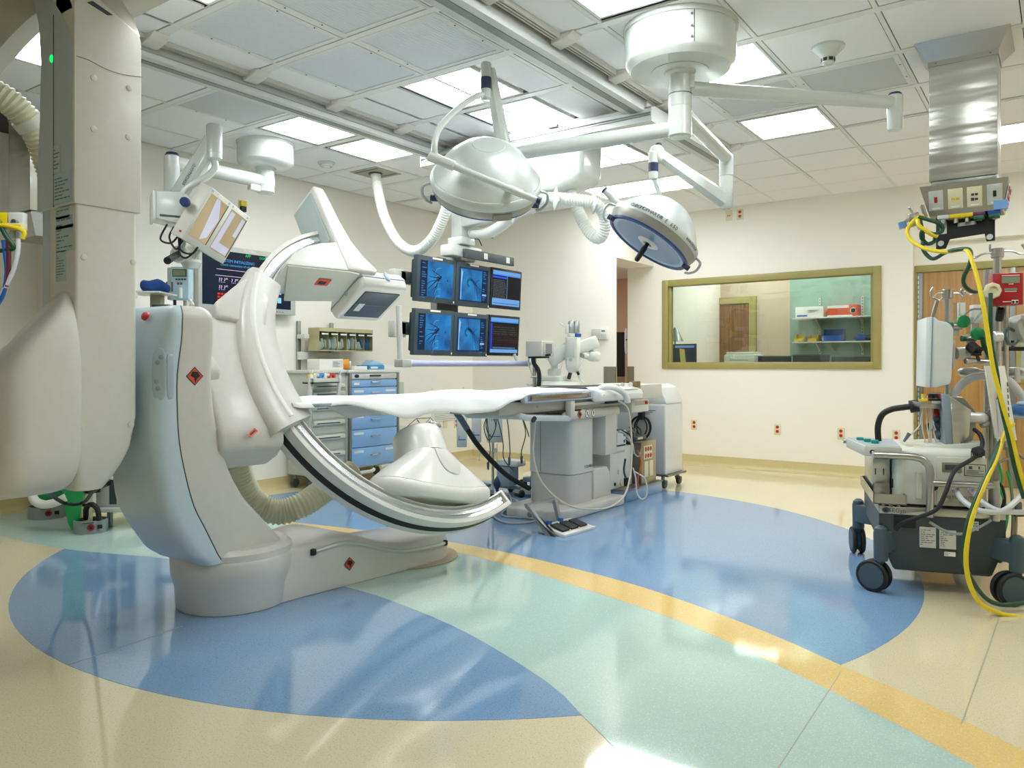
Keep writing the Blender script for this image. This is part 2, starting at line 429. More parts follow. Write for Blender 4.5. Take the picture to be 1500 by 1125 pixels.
# window with steel frame and pane
win = thing('window_1', 'wide khaki steel framed control room window in the cream wall', 'window', (-2.74, WW, Z0)); win['kind'] = 'structure'
q = .075
for a in ((W0, W0+q, Z0, Z1), (W1-q, W1, Z0, Z1)): B(win, 'window_frame', khaki, a[0], a[1], WW-.022, WW+.13, a[2], a[3], bev=.004)
for a in ((W0+q, W1-q, Z0, Z0+q), (W0+q, W1-q, Z1-q, Z1)): B(win, 'window_frame', khaki, a[0], a[1], WW-.022, WW+.13, a[2], a[3], bev=.004)
for a in ((W0+q, W0+q+.03, Z0+q, Z1-q), (W1-q-.03, W1-q, Z0+q, Z1-q)): B(win, 'glazing_stop', khaki, a[0], a[1], WW+.02, WW+.07, a[2], a[3])
pane_m = glassy('window_pane', '#eef4f0', .05, 1.2)
B(win, 'window_pane', pane_m, W0+q, W1-q, WW+.04, WW+.048, Z0+q, Z1-q)
# doors in the recess at the right
dr = thing('door_1', 'oak double door in khaki frame at right of the window', 'door', (-.5, WW+.1, 0)); dr['kind'] = 'structure'
DY = WW+.10
B(dr, 'door_frame', khaki, -1.24, 1.2, DY-.02, DY+.06, 2.105, 2.175, bev=.003)
B(dr, 'door_frame', khaki, -1.24, -1.215, DY-.02, DY+.06, 0, 2.105)
hin = MB().box(-1.215, -1.165, DY-.01, DY+.02, .01, 2.10, bev=.003)
hin.build('hinge_strip', alu_d, dr)
hk = MB()
for k in range(42): hk.box(-1.208, -1.198, DY-.016, DY-.009, .03+k*.049, .03+k*.049+.03)
hk.build('hinge_knuckles', alu, dr, ang=0)
B(dr, 'door_leaf', oak, -1.163, -.42, DY, DY+.045, .012, 2.10, bev=.002)
B(dr, 'door_leaf', oak, -.385, .6, DY, DY+.045, .012, 2.10, bev=.002)
B(dr, 'astragal', alu_d, -.425, -.38, DY-.012, DY+.01, .012, 2.10, bev=.002)
vp = at(1492, 490, Y=DY)
B(dr, 'vision_frame', khaki, vp.x-.02, vp.x+.24, DY-.012, DY+.005, 1.0, vp.z+.1, bev=.003)
B(dr, 'vision_pane', mat('vision_glass', '#9db0ac', .1), vp.x+.02, vp.x+.2, DY-.014, DY-.011, 1.04, vp.z+.06)
# ------------------------------------------------------------------ corridor and control room behind the openings
pink = mat('corridor_pink', '#d8b49a', .6); pink2 = mat('corridor_tan', '#b98d6e', .6)
struct(MB().box(-8.2, -4.42, 11.6, 11.7, 0, 3.0), 'wall_corridor', pink)
struct(MB().box(-8.2, -8.1, 7.77, 11.6, 0, 3.0), 'wall_corridor_left', pink)
struct(MB().box(-8.1, -6.9, 11.56, 11.6, 0, 1.75), 'trim_3', pink2)
struct(MB().box(-4.42, -4.30, WW+.12, 13.2, 0, 3.0), 'wall_corridor_right', wall_m)
struct(MB().box(-8.2, 2.6, 7.77, 13.3, 2.98, 3.1).box(-8.2, -4.42, 7.77, 11.6, 2.62, 2.66), 'ceiling_corridor', ceil_m)
struct(MB().box(-8.2, -7.2, 7.77, 13.2, -.1, 0), 'floor_corridor', beige_v)
green_w = mat('green_wall', '#97b3a1', .55); tan_w = mat('control_wall', '#c6b6a1', .55)
struct(MB().box(-3.0, .6, 10.6, 10.72, 0, 3.0), 'wall_green', green_w)
struct(MB().box(-4.30, -2.9, 11.5, 11.6, 0, 3.0), 'wall_control', tan_w)
struct(MB().box(-3.0, -2.9, 10.72, 11.5, 0, 3.0), 'wall_control_side', tan_w)
struct(MB().box(.5, .6, WW+.12, 10.6, 0, 3.0), 'wall_control_right', tan_w)
c0, c1 = at(1013, 440, Y=11.48), at(1108, 434, Y=11.48)
d2 = thing('door_2', 'brown wood door with narrow vision pane seen through the window', 'door', ((c0.x+c1.x)/2, 11.48, 0)); d2['kind'] = 'structure'
dk = wood('brown_door', '#8f6a45', '#74522f')
B(d2, 'door_leaf', dk, c0.x+.1, c1.x-.1, 11.46, 11.5, 0, 2.1)
for a in ((c0.x, c0.x+.1, 0, 2.2), (c1.x-.1, c1.x, 0, 2.2), (c0.x+.1, c1.x-.1, 2.1, 2.2)): B(d2, 'door_frame', khaki, a[0], a[1], 11.44, 11.5, a[2], a[3])
v0 = at(1045, 460, Y=11.45)
B(d2, 'vision_frame', khaki, v0.x-.09, v0.x+.09, 11.44, 11.47, 1.0, 1.98); B(d2, 'vision_pane', mat('vision_dark', '#8ea3ad', .1), v0.x-.05, v0.x+.05, 11.435, 11.445, 1.05, 1.93)
# ------------------------------------------------------------------ ceiling: slab, tee bars, tiles
ceiling = struct(MB().box(-6.95, 2.6, -3, 8.76, H+.03, H+.12), 'ceiling', mat('gap_shade_grey', '#4a4844', .9))  # slab coloured dark so the tile gaps read as shadow lines
YA = [8.64, 8.10, 7.49, 6.88, 6.24]+[5.585-.655*k for k in range(0, 9)]     # tile lines across
XL = [WX, -5.65, -5.04, -4.43]; XM = [-4.10, -3.85, -3.235, -2.62, -2.44]; XM2 = [-4.10, -3.53, -2.91, -2.62, -2.44]
XR = [-2.27, -2.0, -1.39, -.78, -.17, .44, 1.05, 1.66, 2.27]
TILE = {}
def tile(x0, x1, y0, y1):
    k = (round(x1-x0, 2), round(y1-y0, 2))
    if k[0] < .06 or k[1] < .06: return
    if k not in TILE:
        a, b = k[0]/2-.017, k[1]/2-(.017 if k[1] < .62 and False else .017)
        me = MB().loft([[(-a, -b, .012), (a, -b, .012), (a, b, .012), (-a, b, .012)], [(-a, -b, 0), (a, -b, 0), (a, b, 0), (-a, b, 0)], [(-a+.006, -b+.006, -.003), (a-.006, -b+.006, -.003), (a-.006, b-.006, -.003), (-a+.006, b-.006, -.003)]]).build('ceiling_tile', ceil_m, ceiling, ang=0)
        me['kind'] = 'structure'; TILE[k] = me; o = me
    else:
        o = TILE[k].copy(); COL.objects.link(o)
    o.location = ((x0+x1)/2, (y0+y1)/2, H+.002)
HOLES = []      # light and vent openings, filled before the tiles are laid
def hole(x0, x1, y0, y1): HOLES.append((x0, x1, y0, y1))
# ------------------------------------------------------------------ ceiling lights
LIGHT0 = None
def ceiling_light(x0, x1, y0, y1, label, group='recessed ceiling lights'):
    hole(x0, x1, y0, y1)
    t = thing('ceiling_light', label, 'ceiling light', ((x0+x1)/2, (y0+y1)/2, H), group)
    f = .018
    q = MB()
    for a in ((x0, x0+f, y0, y1), (x1-f, x1, y0, y1), (x0+f, x1-f, y0, y0+f), (x0+f, x1-f, y1-f, y1)): q.box(a[0], a[1], a[2], a[3], H-.002, H+.02)
    q.build('light_frame', grid_m, t, ang=0)
    MB().box(x0+f, x1-f, y0+f, y1-f, H+.006, H+.012).build('light_lens', lens_p, t, ang=0)
for x0, y0, lab in ((-4.99, 3.66, 'recessed square ceiling light left of the rails, nearer of the pair by the boom'), (-4.99, 4.33, 'recessed square ceiling light beside the hose port, farther of the pair by the boom'),
                    (-3.5, 3.65, 'recessed square ceiling light between rails, directly behind the lamp yoke post'), (-3.5, 4.32, 'recessed square ceiling light between rails, just before the cross beam'),
                    (-1.98, 2.98, 'large bright ceiling light cut by the top frame beside the round mount'), (-1.98, 4.3, 'ceiling light partly hidden behind the big round surgical mount'),
                    (-1.98, 5.65, 'square ceiling light below the empty horizontal arm, near the window wall'), (-3.5, 5.66, 'square ceiling light just beyond the cross beam, beside the white motor box'),
                    (-5.04, 1.66, 'ceiling light at upper left, seen past the hanging column'), (-3.5, 1.7, 'ceiling light at the top edge above the left rail')):
    ceiling_light(x0, x0+.57, y0, y0+.57, lab)
ceiling_light(-4.08, -2.94, 6.90, 7.48, 'long double width ceiling light in front of the back wall')
ceiling_light(-.50, .10, 6.90, 7.48, 'ceiling light at right edge behind the stainless column')
for x0, y0 in ((-.47, 2.98), (-.47, .4), (1.0, 4.3), (-.5, -1.6), (1.0, 6.9)):  # unseen panels added to light the room
    ceiling_light(x0, x0+.57, y0, y0+.57, 'added fill ceiling light overhead outside the view', 'added fill lights outside the view')
for x0, y0, z, lab in ((-3.9, 10.5, H, 'added unseen control room light above the brown door'), (-3.2, 9.6, H, 'control room ceiling light behind the window'), (-1.9, 9.3, H, 'control room ceiling light above the wall shelves')):  # the one by the brown door is added to brighten the control room
    t = thing('ceiling_light', lab, 'ceiling light', (x0, y0, H))
    MB().box(x0-.02, x0+.62, y0-.02, y0+.62, H-.03, H-.004).build('light_frame', grid_m, t, ang=0)
    MB().box(x0, x0+.6, y0, y0+.6, H-.034, H-.03).build('light_lens', lens_p, t, ang=0)
t = thing('ceiling_light', 'added unseen corridor light beyond the doorless opening', 'ceiling light', (-6, 9.6, 2.62))  # unseen panel added to light the corridor
MB().box(-6.52, -5.88, 9.08, 9.72, 2.6, 2.619).build('light_frame', grid_m, t, ang=0); MB().box(-6.5, -5.9, 9.1, 9.7, 2.597, 2.6).build('light_lens', lens_p, t, ang=0)
# ------------------------------------------------------------------ perforated supply vents
vent_m = mat('vent_perforated', '#e0e6ed', .45, .1); nt = vent_m.node_tree
_t = [n for n in nt.nodes if n.type == 'TEX_COORD'][0]; _w = nt.nodes.new('ShaderNodeTexWave'); _w.inputs['Scale'].default_value = 20; _w.wave_type = 'BANDS'; _w.bands_direction = 'X'
_b = nt.nodes.new('ShaderNodeBump'); _b.inputs['Strength'].default_value = .6; _b.inputs['Distance'].default_value = .004
nt.links.new(_t.outputs['Object'], _w.inputs['Vector']); nt.links.new(_w.outputs[1], _b.inputs['Height']); nt.links.new(_b.outputs[0], nt.nodes['Principled BSDF'].inputs['Normal'])
vent_f = mat('vent_frame', '#e2e5e5', .45)
vent_s = mat('vent_smooth', '#c9cccf', .5)
def vent(x0, x1, y0, y1, label):
    hole(x0, x1, y0, y1)
    t = thing('ceiling_vent', label, 'vent', ((x0+x1)/2, (y0+y1)/2, H), 'perforated air vents in the ceiling'); f = .03; q = MB()
    for a in ((x0, x0+f, y0, y1), (x1-f, x1, y0, y1), (x0+f, x1-f, y0, y0+f), (x0+f, x1-f, y1-f, y1)): q.box(a[0], a[1], a[2], a[3], H-.004, H+.012)
    q.build('vent_frame', vent_f, t, ang=0)
    MB().box(x0+f, x1-f, y0+f, y1-f, H+.001, H+.008).build('perforated_panel', vent_s if 'smooth' in label else vent_m, t, ang=0)
    for i, j in ((0, 0), (1, 0), (0, 1), (1, 1), ):
        sx = x0+f/2 if i == 0 else x1-f/2; sy = y0+(y1-y0)*(.3 if j == 0 else .7)
        MB().cyl((sx, sy, H-.006), (sx, sy, H-.003), .005, n=8).build('screw', dark_g, t)
vent(-3.85, -3.25, 2.325, 2.925, 'ribbed air vent nearest the left rail, front row')
vent(-3.22, -2.62, 2.325, 2.925, 'ribbed air vent at the top edge, middle of the front row')
vent(-3.85, -3.25, 2.98, 3.58, 'ribbed air vent left of the lamp yoke, second row')
vent(-3.22, -2.62, 2.98, 3.58, 'ribbed air vent beside the right rail, second row')
vent(-5.04, -4.44, 2.98, 3.58, 'smooth grey air vent left of the left rail above the boom')
vent(-1.99, -1.40, 4.95, 5.54, 'smooth grey air vent crossed by the empty horizontal arm')
vent(-1.38, -.79, 4.95, 5.54, 'smooth grey air vent right of the crossed one, near steel column')
# ------------------------------------------------------------------ lay tiles and tee bars
def row_tiles(xs, y0, y1):
    if y1 < 6.3: y0 += .018; y1 -= .018
    elif y0 < 6.3: y0 += .018
    for x0, x1 in zip(xs, xs[1:]):
        cuts = [h for h in HOLES if h[0] < x1-.05 and h[1] > x0+.05 and h[2] < y1-.05 and h[3] > y0+.05]
        if not cuts: tile(x0, x1, y0, y1)
        else:   # fill the sliver strips beside an opening
            h = cuts[0]
            for a, b in ((x0, h[0]), (h[1], x1)):
                if b-a > .06: tile(a, b, y0, y1)
for y1, y0 in zip(YA, YA[1:]):
    lit = any(h[0] < -3 and h[1] > -3.4 and h[2] > y0-.1 and h[3] < y1+.1 and abs(h[0]+3.5) < .02 for h in HOLES)
    if y1 <= WB+.5: row_tiles(XL+([-4.06] if y1 > 6.5 else [-4.30]), y0, min(y1, WB))
    if y1 > 6.5: row_tiles([-4.06, -3.2, -2.59, -2.0], y0, y1)
    else: row_tiles(XM2 if lit else XM, y0, y1)
    row_tiles(XR if y1 < 6.5 else XR[1:], y0, y1)
for y in YA[:5]: MB().box(-4.06 if y > WB else WX, 2.5, y-.012, y+.012, H-.001, H+.01).build('tee_bar', grid_m, ceiling, ang=0)
for y in YA[5:]: MB().box(WX if y > JOG else -6.83, 2.5, y-.028, y+.028, H-.002, H+.01).build('tee_bar', grid_m, ceiling, ang=0)
for x, y0, y1 in [(x, -.3, WB) for x in XL[1:]]+[(x, -.3, 6.24) for x in XM[1:-1]]+[(-4.06, 6.24, WB), (-3.2, 6.24, WW), (-2.59, 6.24, WW)]+[(x, -.3, WW) for x in XR[1:-1]]: MB().box(x-.012, x+.012, y0, y1, H-.001, H+.01).build('tee_bar', grid_m, ceiling, ang=0)
# ------------------------------------------------------------------ ceiling rails with clips
def rail(x1, label, y0, y1):
    x0 = x1-.15
    t = thing('ceiling_rail', label, 'rail', ((x0+x1)/2, (y0+y1)/2, H-.1), 'overhead equipment rails')
    z = H-.105
    MB().prism([(x0, y0, z), (x1, y0, z), (x1, y0, z+.03), (x1-.02, y0, z+.045), (x1-.02, y0, H+.005), (x0+.02, y0, H+.005), (x0+.02, y0, z+.045), (x0, y0, z+.03)], (0, y1-y0, 0)).build('rail_beam', mat('rail_paint', '#d2d5d3', .4, .3), t, ang=0)
    MB().box(x0+.05, x1-.05, y0, y1, z-.003, z+.002).build('rail_groove', alu_d, t, ang=0)
    q = MB()
    for k in range(3): q.box(x1+.005+k*.02, x1+.017+k*.02, y0, y1, H-.028, H+.004)
    q.build('slotted_track', mat('track_tan', '#cdcac2', .5, .2), t, ang=0)
    for y in YA[4:]:
        if y0 < y < y1:
            MB().prism([(x1-.005, y-.05, H-.05), (x1+.10, y-.05, H-.03), (x1+.14, y-.05, H-.003), (x1-.005, y-.05, H-.003)], (0, .10, 0), bev=.004).build('rail_clip', mat('clip_tan', '#dbd7d0', .5), t)
rail(-4.13, 'left aluminium ceiling rail, nearer the hanging column', -.5, 6.3)
rail(-2.29, 'right aluminium ceiling rail, passing the big round mount', -.5, 6.32)
# ------------------------------------------------------------------ smoke detector, sprinklers
p = at(1213, 68, z=H)
t = thing('smoke_detector', 'white cone shaped smoke detector on the ceiling', 'smoke detector', p)
MB().lathe((p.x, p.y, H-.001), (0, 0, -1), [(.09, 0), (.088, .012), (.05, .05), (.037, .065), (0, .065)], 28).build('detector_base', cool_w, t)
MB().lathe((p.x, p.y, H-.065), (0, 0, -1), [(.036, 0), (.034, .03), (.02, .04), (0, .04)], 20).build('sensor_chamber', cool_w, t)
for k in range(7):
    a = 2*PI*k/7; MB(frame(V((p.x+.034*math.cos(a), p.y+.034*math.sin(a), H-.079)), V((-math.sin(a), math.cos(a), 0)), V((0, 0, 1)), V((math.cos(a), math.sin(a), 0)))).box(-.011, .011, -.009, .009, -.001, .003).build('vent_slot', black, t, ang=0)
p = at(478, 238, z=H)
t = thing('sprinkler_cover', 'small round white sprinkler cover beyond the ceiling boom', 'sprinkler', p)
MB().lathe((p.x, p.y, H-.001), (0, 0, -1), [(.075, 0), (.075, .01), (.06, .018), (.056, .035), (0, .035)], 24).build('cover_disc', cool_w, t)
MB().lathe((p.x, p.y, H-.036), (0, 0, -1), [(.03, 0), (.025, .006), (0, .006)], 16).build('cover_button', grid_m, t)
# ------------------------------------------------------------------ floor-mounted C-arm
ISO = V((-3.296, 3.461, 1.131)); TH, PH = .56, -.101
cn = V((math.cos(TH)*math.cos(PH), math.cos(TH)*math.sin(PH), math.sin(TH))); cy_ = V((-math.sin(PH), math.cos(PH), 0)); cz = cn.cross(cy_)
CF = frame(ISO, cy_, cn, cz)          # u along the table, v across the arc, w towards the detector
def C(u, v, w): return CF @ V((u, v, w))
fa = thing('floor_c_arm', 'large white floor-mounted X-ray C-arm with rounded blue-grey rear stand', 'X-ray machine', (-3.35, 2.32, 0))
DX, DYc = -3.37, 2.32
# base: drum, arm, pivot
MB().lathe((DX, DYc, .0), (0, 0, 1), [(.262, .003), (.266, .02), (.270, .10), (.288, .17), (.292, .235), (.285, .25), (0, .25)], 40).build('base_drum', grey_p, fa)
MB().lathe((ISO.x, ISO.y, 0), (0, 0, 1), [(.33, .0025), (.33, .008), (0, .008)], 48).build('floor_plate', mat('floor_plate_tan', '#b9a98c', .4, .3), fa)
prof = [(2.40, .262), (2.62, .262), (2.75, .275), (2.83, .275), (2.95, .235), (3.08, .185), (3.22, .155), (3.40, .145), (3.6, .14), (3.72, .135)]
def halfw(y):
    if y < 3.461: return .225+(.255-.225)*max(0, (y-2.5)/.96)
    return math.sqrt(max(.0004, .255**2-(y-3.461)**2))
def cxl(y): return DX+(ISO.x-DX)*(y-2.32)/(3.461-2.32)
secs = []
ys = [2.40, 2.55, 2.62, 2.68, 2.75, 2.80, 2.86, 2.95, 3.02, 3.08, 3.15, 3.22, 3.3, 3.4, 3.5, 3.58, 3.64, 3.68, 3.7, 3.712]
def hz(y):
    for (a, b), (c, d) in zip(prof, prof[1:]):
        if a <= y <= c: f = (y-a)/(c-a); f = f*f*(3-2*f); return b+(d-b)*f
    return prof[-1][1]
for y in ys:
    hw, h0, c0 = halfw(y), hz(y), cxl(y)
    b = min(.03, hw*.3)
    secs.append([(c0-hw-.008, y, .003), (c0+hw+.008, y, .003), (c0+hw, y, h0-b), (c0+hw-b*.3, y, h0-b*.3), (c0+hw-b, y, h0), (c0-hw+b, y, h0), (c0-hw+b*.3, y, h0-b*.3), (c0-hw, y, h0-b)])
MB().loft(secs).build('base_arm', grey_p, fa, ang=50)
MB().tube([(cxl(y)+halfw(y)+.004, y, hz(y)-.045) for y in (2.62, 2.72, 2.8, 2.88, 2.98, 3.1, 3.22, 3.36, 3.5, 3.56)], .011, 8, 3).build('bumper_strip', alu, fa)
for y in (2.612, 3.565): MB().blob((cxl(y)+halfw(y)+.004, y, hz(y)-.045), .015, .014, .017, 5, 3).build('bumper_end', black, fa)
# stand: side body and rear cover lofted over height  (z, rear, seam, front)
ST = [(.255, 2.04, 2.13, 2.52), (.30, 1.98, 2.10, 2.48), (.34, 1.95, 2.08, 2.44), (.44, 1.89, 2.03, 2.35), (.54, 1.845, 1.98, 2.26), (.68, 1.82, 1.94, 2.18), (.83, 1.80, 1.91, 2.13), (.98, 1.80, 1.90, 2.10), (1.13, 1.81, 1.90, 2.09), (1.28, 1.85, 1.92, 2.10), (1.38, 1.865, 1.925, 2.10), (1.42, 1.885, 1.93, 2.085), (1.436, 1.91, 1.935, 2.06)]
X0, X1 = -3.57, -3.17
def rrect(x0, x1, y0, y1, z, r0, r1, n=4):
    """rounded rectangle: r0 radius on the y0 side, r1 on the y1 side"""
    pts = []
    for cx, cy, r, a0 in ((x1, y0, r0, -90), (x1, y1, r1, 0), (x0, y1, r1, 90), (x0, y0, r0, 180)):
        ox = cx-r if cx == x1 else cx+r; oy = cy+r if cy == y0 else cy-r
        for k in range(n+1):
            a = math.radians(a0+90*k/n); pts.append(V((ox+r*math.cos(a), oy+r*math.sin(a), z)))
    return pts
def dens(S):
    P = smooth_path([(a, b, c) for a, b, c, d in S], 3); Q = smooth_path([(a, d, 0) for a, b, c, d in S], 3)
    return [(p.x, p.y, p.z, q.y) for p, q in zip(P, Q)]
SD = dens(ST)
def inset(z): return max(0, (z-1.38)/.056)**2*.03
MB().loft([rrect(X0+inset(z), X1-inset(z), s+.004, f, z, .004, .05) for z, r, s, f in SD]).build('stand_column', grey_p, fa, ang=50)
def flare(z): return .03*math.exp(-((z-.55)/.22)**2)
MB().loft([rrect(X0-.02+inset(z)*2-flare(z), X1+.004-inset(z), r, s-.002, z, min(.06, (s-r)*.62), .004, 6) for z, r, s, f in SD]).build('rear_cover', bluegrey, fa, ang=50)
q = MB()
q.loft([rrect(X0+inset(z), X1-inset(z), s-.003, s+.005, z, .001, .001, 1) for z, r, s, f in SD]); q.build('cover_seam', dark_g, fa)
# foot flare where the stand meets the turntable
MB().lathe((DX, DYc, .245), (0, 0, 1), [(.285, 0), (.283, .035), (.26, .055), (.2, .06), (0, .06)], 36).build('turntable_cap', grey_p, fa)
# control pad, handle recess and red button on the rear cover
def onside(z, y, x=X1+.0045): return V((x, y, z))
PM = frame(V((X1-.012, 1.826, 1.13)), V((.72, .69, 0)), V((0, 0, 1)), V((.69, -.72, 0)))
MB(PM).blob((0, 0, 0), .03, .115, .006, 3, 5).build('control_pad', mat('pad_grey_blue', '#a9bac3', .4), fa)
for dz, du in ((.075, .010), (.052, -.004), (-.03, -.010), (-.06, -.004)):
    MB(PM).lathe((du, dz, .004), (0, 0, 1), [(.011, 0), (.011, .004), (.006, .006), (0, .006)], 14).build('pad_button', mat('pad_button_grey', '#8f9ea6', .35), fa)
MB().blob((X1+.001, 1.868, 1.12), .007, .018, .10, 4, 4).build('grip_recess', mat('recess_blue', '#a5b6c0', .4), fa)
MB(frame(V((X1-.16, 1.852, 1.385)), V((1, 0, 0)), V((0, .5, .86)), V((0, -.86, .5)))).lathe((0, 0, .0), (0, 0, 1), [(.02, 0), (.02, .012), (.012, .02), (0, .02)], 16).build('stop_button', red_m, fa, label='red emergency button')
# warning diamonds
def diamond(parent, o, ex, ey, s, name='warning_label'):
    ez = ex.cross(ey); M = frame(o, ex, ey, ez)
    a = MB(M).prism([(-s, 0, 0), (0, -s, 0), (s, 0, 0), (0, s, 0)], (0, 0, .0012)).build(name, black, parent, ang=0, label='orange and black warning diamond')
    t = s*.88; MB(M).prism([(-t, 0, .0012), (0, -t, .0012), (t, 0, .0012), (0, t, .0012)], (0, 0, .0005)).build('orange_field', orange_m, a, ang=0)
    k = s*.5; MB(M).prism([(-k, .02*s, .0017), (-k*.2, -.15*s, .0017), (k*.1, -.75*s, .0017), (k*.4, -.3*s, .0017), (k*1.2, .0, .0017), (k*.7, .45*s, .0017), (-k*.6, .5*s, .0017)], (0, 0, .0005)).build('hand_symbol', black, a, ang=0)
diamond(fa, V((X1+.001, *at(285, 551, X=X1)[1:])), V((0, 1, 0)), UP, .042)
p = at(504, 824, X=-3.135); diamond(fa, V((cxl(p.y)+halfw(p.y)+.009, p.y, p.z)), V((.05, 1, 0)), V((-.05, 0, 1)), .036)
# hub between stand and arc carriage, turned with the arc
MB(CF).prism([(-1.34, .105, .22), (-1.34, .09, .285), (-1.34, -.17, .285), (-1.34, -.2, .24), (-1.34, -.2, -.40), (-1.34, -.14, -.46), (-1.34, -.02, -.47), (-1.34, .06, -.45), (-1.34, .098, -.38), (-1.34, .105, -.28)], (.34, 0, 0), bev=.045, seg=3).build('carriage_hub', grey_p, fa, ang=50)
MB().cyl((DX, 2.02, 1.13), (DX, 2.2, 1.13), .09, n=40, bev=.02).build('pivot_drum', grey_p, fa)
# arc carriage: sleeve around the arc, with a triangular upper horn
R = 1.03
def polar(a, r, v): return V((r*math.cos(math.radians(a)), v, r*math.sin(math.radians(a))))
def arcloft(a0, a1, n, sec):
    """sec(angle) -> list of (r, v)"""
    q = MB(CF); q.loft([[polar(a, r, v) for r, v in sec(a)] for a in [a0+(a1-a0)*k/n for k in range(n+1)]]); return q
def sl(a):
    e = .055+.075*max(0, min(1, (a-150)/45))
    return [(R-.135, -.12), (R-.15, -.10), (R-.15, .085), (R-.135, .11), (R-.06, .125), (R+.0, .14), (R+e-.04, .14), (R+e-.012, .125), (R+e, .09), (R+e, -.11), (R+e-.03, -.125)]
arcloft(146, 201, 22, sl).build('arc_sleeve', grey_p, fa, ang=50)
arcloft(148, 199, 22, lambda a: [(R-.02, .134), (R-.008, .1435), (R+.012, .1435), (R+.022, .136), (R+.0, .13)]).build('sleeve_ridge', white_p, fa, ang=50)
horn = [(315, 442), (340, 421), (357, 408), (371, 405), (385, 413), (396, 440), (392, 480), (352, 470), (318, 462)]
def onv(x, y, v):
    d = FWD+RGT*((x-CX)/FPX)+UP*((HY-y)/FPX); t = (V((0, 0, EYE))-ISO).dot(cn); s_ = (v-t)/d.dot(cn); return V((0, 0, EYE))+d*s_
MB().prism([onv(x, y, .125) for x, y in horn], -cn*.25, bev=.018, seg=3).build('carriage_horn', grey_p, fa, ang=50)
p = onv(370, 634, .112); M = frame(p, (cy_*.8+cz*.55).normalized(), (cz*.8-cy_*.55).normalized(), cn)
a = MB(M).box(-.028, .028, -.011, .011, 0, .0015).build('warning_strip', orange_m, fa, ang=0); MB(M).box(-.02, .02, -.004, .004, .0015, .002).build('print', black, a, ang=0)
# the arc itself
arcloft(107, 288, 70, lambda a: [(R, -.078), (R+.002, -.03), (R+.002, .03), (R, .078), (R-.012, .08), (R-.024, .08), (R-.028, .052), (R-.086, .052), (R-.09, .08), (R-.095, .08), (R-.10, .075), (R-.10, -.075), (R-.095, -.08), (R-.01, -.08)]).build('c_arc', white_p, fa, ang=30)
arcloft(107.5, 287.5, 70, lambda a: [(R-.029, .045), (R-.031, .064), (R-.05, .060), (R-.052, .068), (R-.068, .068), (R-.070, .060), (R-.084, .064), (R-.085, .045)]).build('arc_track', mat('track_bright', '#e6e9ec', .22, .75), fa, ang=30)
arcloft(199.5, 287, 40, lambda a: [(R-.001, -.03), (R+.004, -.03), (R+.004, .015), (R-.001, .015)]).build('belt_stripe', black, fa, ang=30)
e = 288
MB(CF).loft([[polar(e, r, v) for r, v in ((R+.002, -.08), (R+.002, .08), (R-.10, .08), (R-.10, -.08))], [polar(e+1.2, r, v) for r, v in ((R+.0, -.078), (R+.0, .078), (R-.098, .078), (R-.098, -.078))]]).build('arc_end_cap', white_p, fa)
arcloft(289.2, 289.5, 1, lambda a: [(R-.02, -.05), (R-.02, .06), (R-.075, .06), (R-.075, -.05)]).build('end_recess', dark_g, fa)
# detector support: body, fin, flat detector
v0, v1 = -.09, .17
MB(CF).prism([(-.70, v1, .61), (-.62, v1, .70), (-.50, v1, .77), (-.38, v1, .81), (-.27, v1, .83), (-.27, v1, .615)], (0, v0-v1-.02, 0), bev=.008).build('detector_arm', white_p, fa, ang=40)
MB(CF).prism([(-.69, v1-.008, .612), (-.27, v1-.008, .617), (-.19, v1-.01, .61), (-.19, v0-.02, .60), (-.56, v0-.05, .595)], (0, 0, -.012), bev=.004).build('arm_underside', mat('underside_grey', '#c6c8bd', .4), fa, ang=40)
MB(CF).prism([(-.30, v1+.004, 1.25), (-.285, v1+.004, 1.275), (-.215, v1+.004, 1.265), (-.20, v1+.004, 1.15), (-.185, v1+.004, 1.0), (-.16, v1+.004, .85), (-.11, v1+.004, .73), (-.045, v1+.004, .645), (-.06, v1+.004, .615), (-.28, v1+.004, .62)], (0, v0-v1, 0), bev=.012, seg=3).build('detector_fin', white_p, fa, ang=40)
B(fa, 'fin_side_panel', mat('panel_pale_blue', '#b9c9c8', .25), -.306, -.298, v0+.015, v1-.025, .86, 1.235, M=CF, bev=.002)
B(fa, 'detector_neck', mat('neck_grey', '#a6a89f', .45), -.17, .08, -.15, .1, .58, .64, M=CF)
dc = V((0, -.035, 0))
MB(CF).loft([[(dc.x+s_*x, dc.y+t_*x2, w_) for s_, t_ in ((-1, -.86), (-.9, -1), (.9, -1), (1, -.86), (1, .86), (.9, 1), (-.9, 1), (-1, .86))] for x, x2, w_ in ((.135, .14, .66), (.17, .175, .645), (.185, .19, .60), (.18, .185, .545), (.172, .177, .53), (.165, .17, .525))]).build('flat_detector', white_p, fa, ang=50)
MB(CF).loft([[(dc.x+s_*x, dc.y+t_*x2, w_) for s_, t_ in ((-1, -.86), (-.9, -1), (.9, -1), (1, -.86), (1, .86), (.9, 1), (-.9, 1), (-1, .86))] for x, x2, w_ in ((.186, .191, .598), (.188, .193, .594), (.186, .191, .590))], cap=False).build('detector_stripe', mat('stripe_blue', '#8ba6c4', .4), fa)
B(fa, 'detector_face', mat('detector_dark', '#46525a', .3), -.137, .137, -.165, .095, .516, .526, M=CF, bev=.003, label='dark square detector face')
B(fa, 'face_line', alu_d, -.136, .136, -.037, -.034, .5152, .517, M=CF)
B(fa, 'face_label', mat('label_grey', '#c3c9c9', .5), -.11, -.065, -.10, -.02, .5145, .517, M=CF)
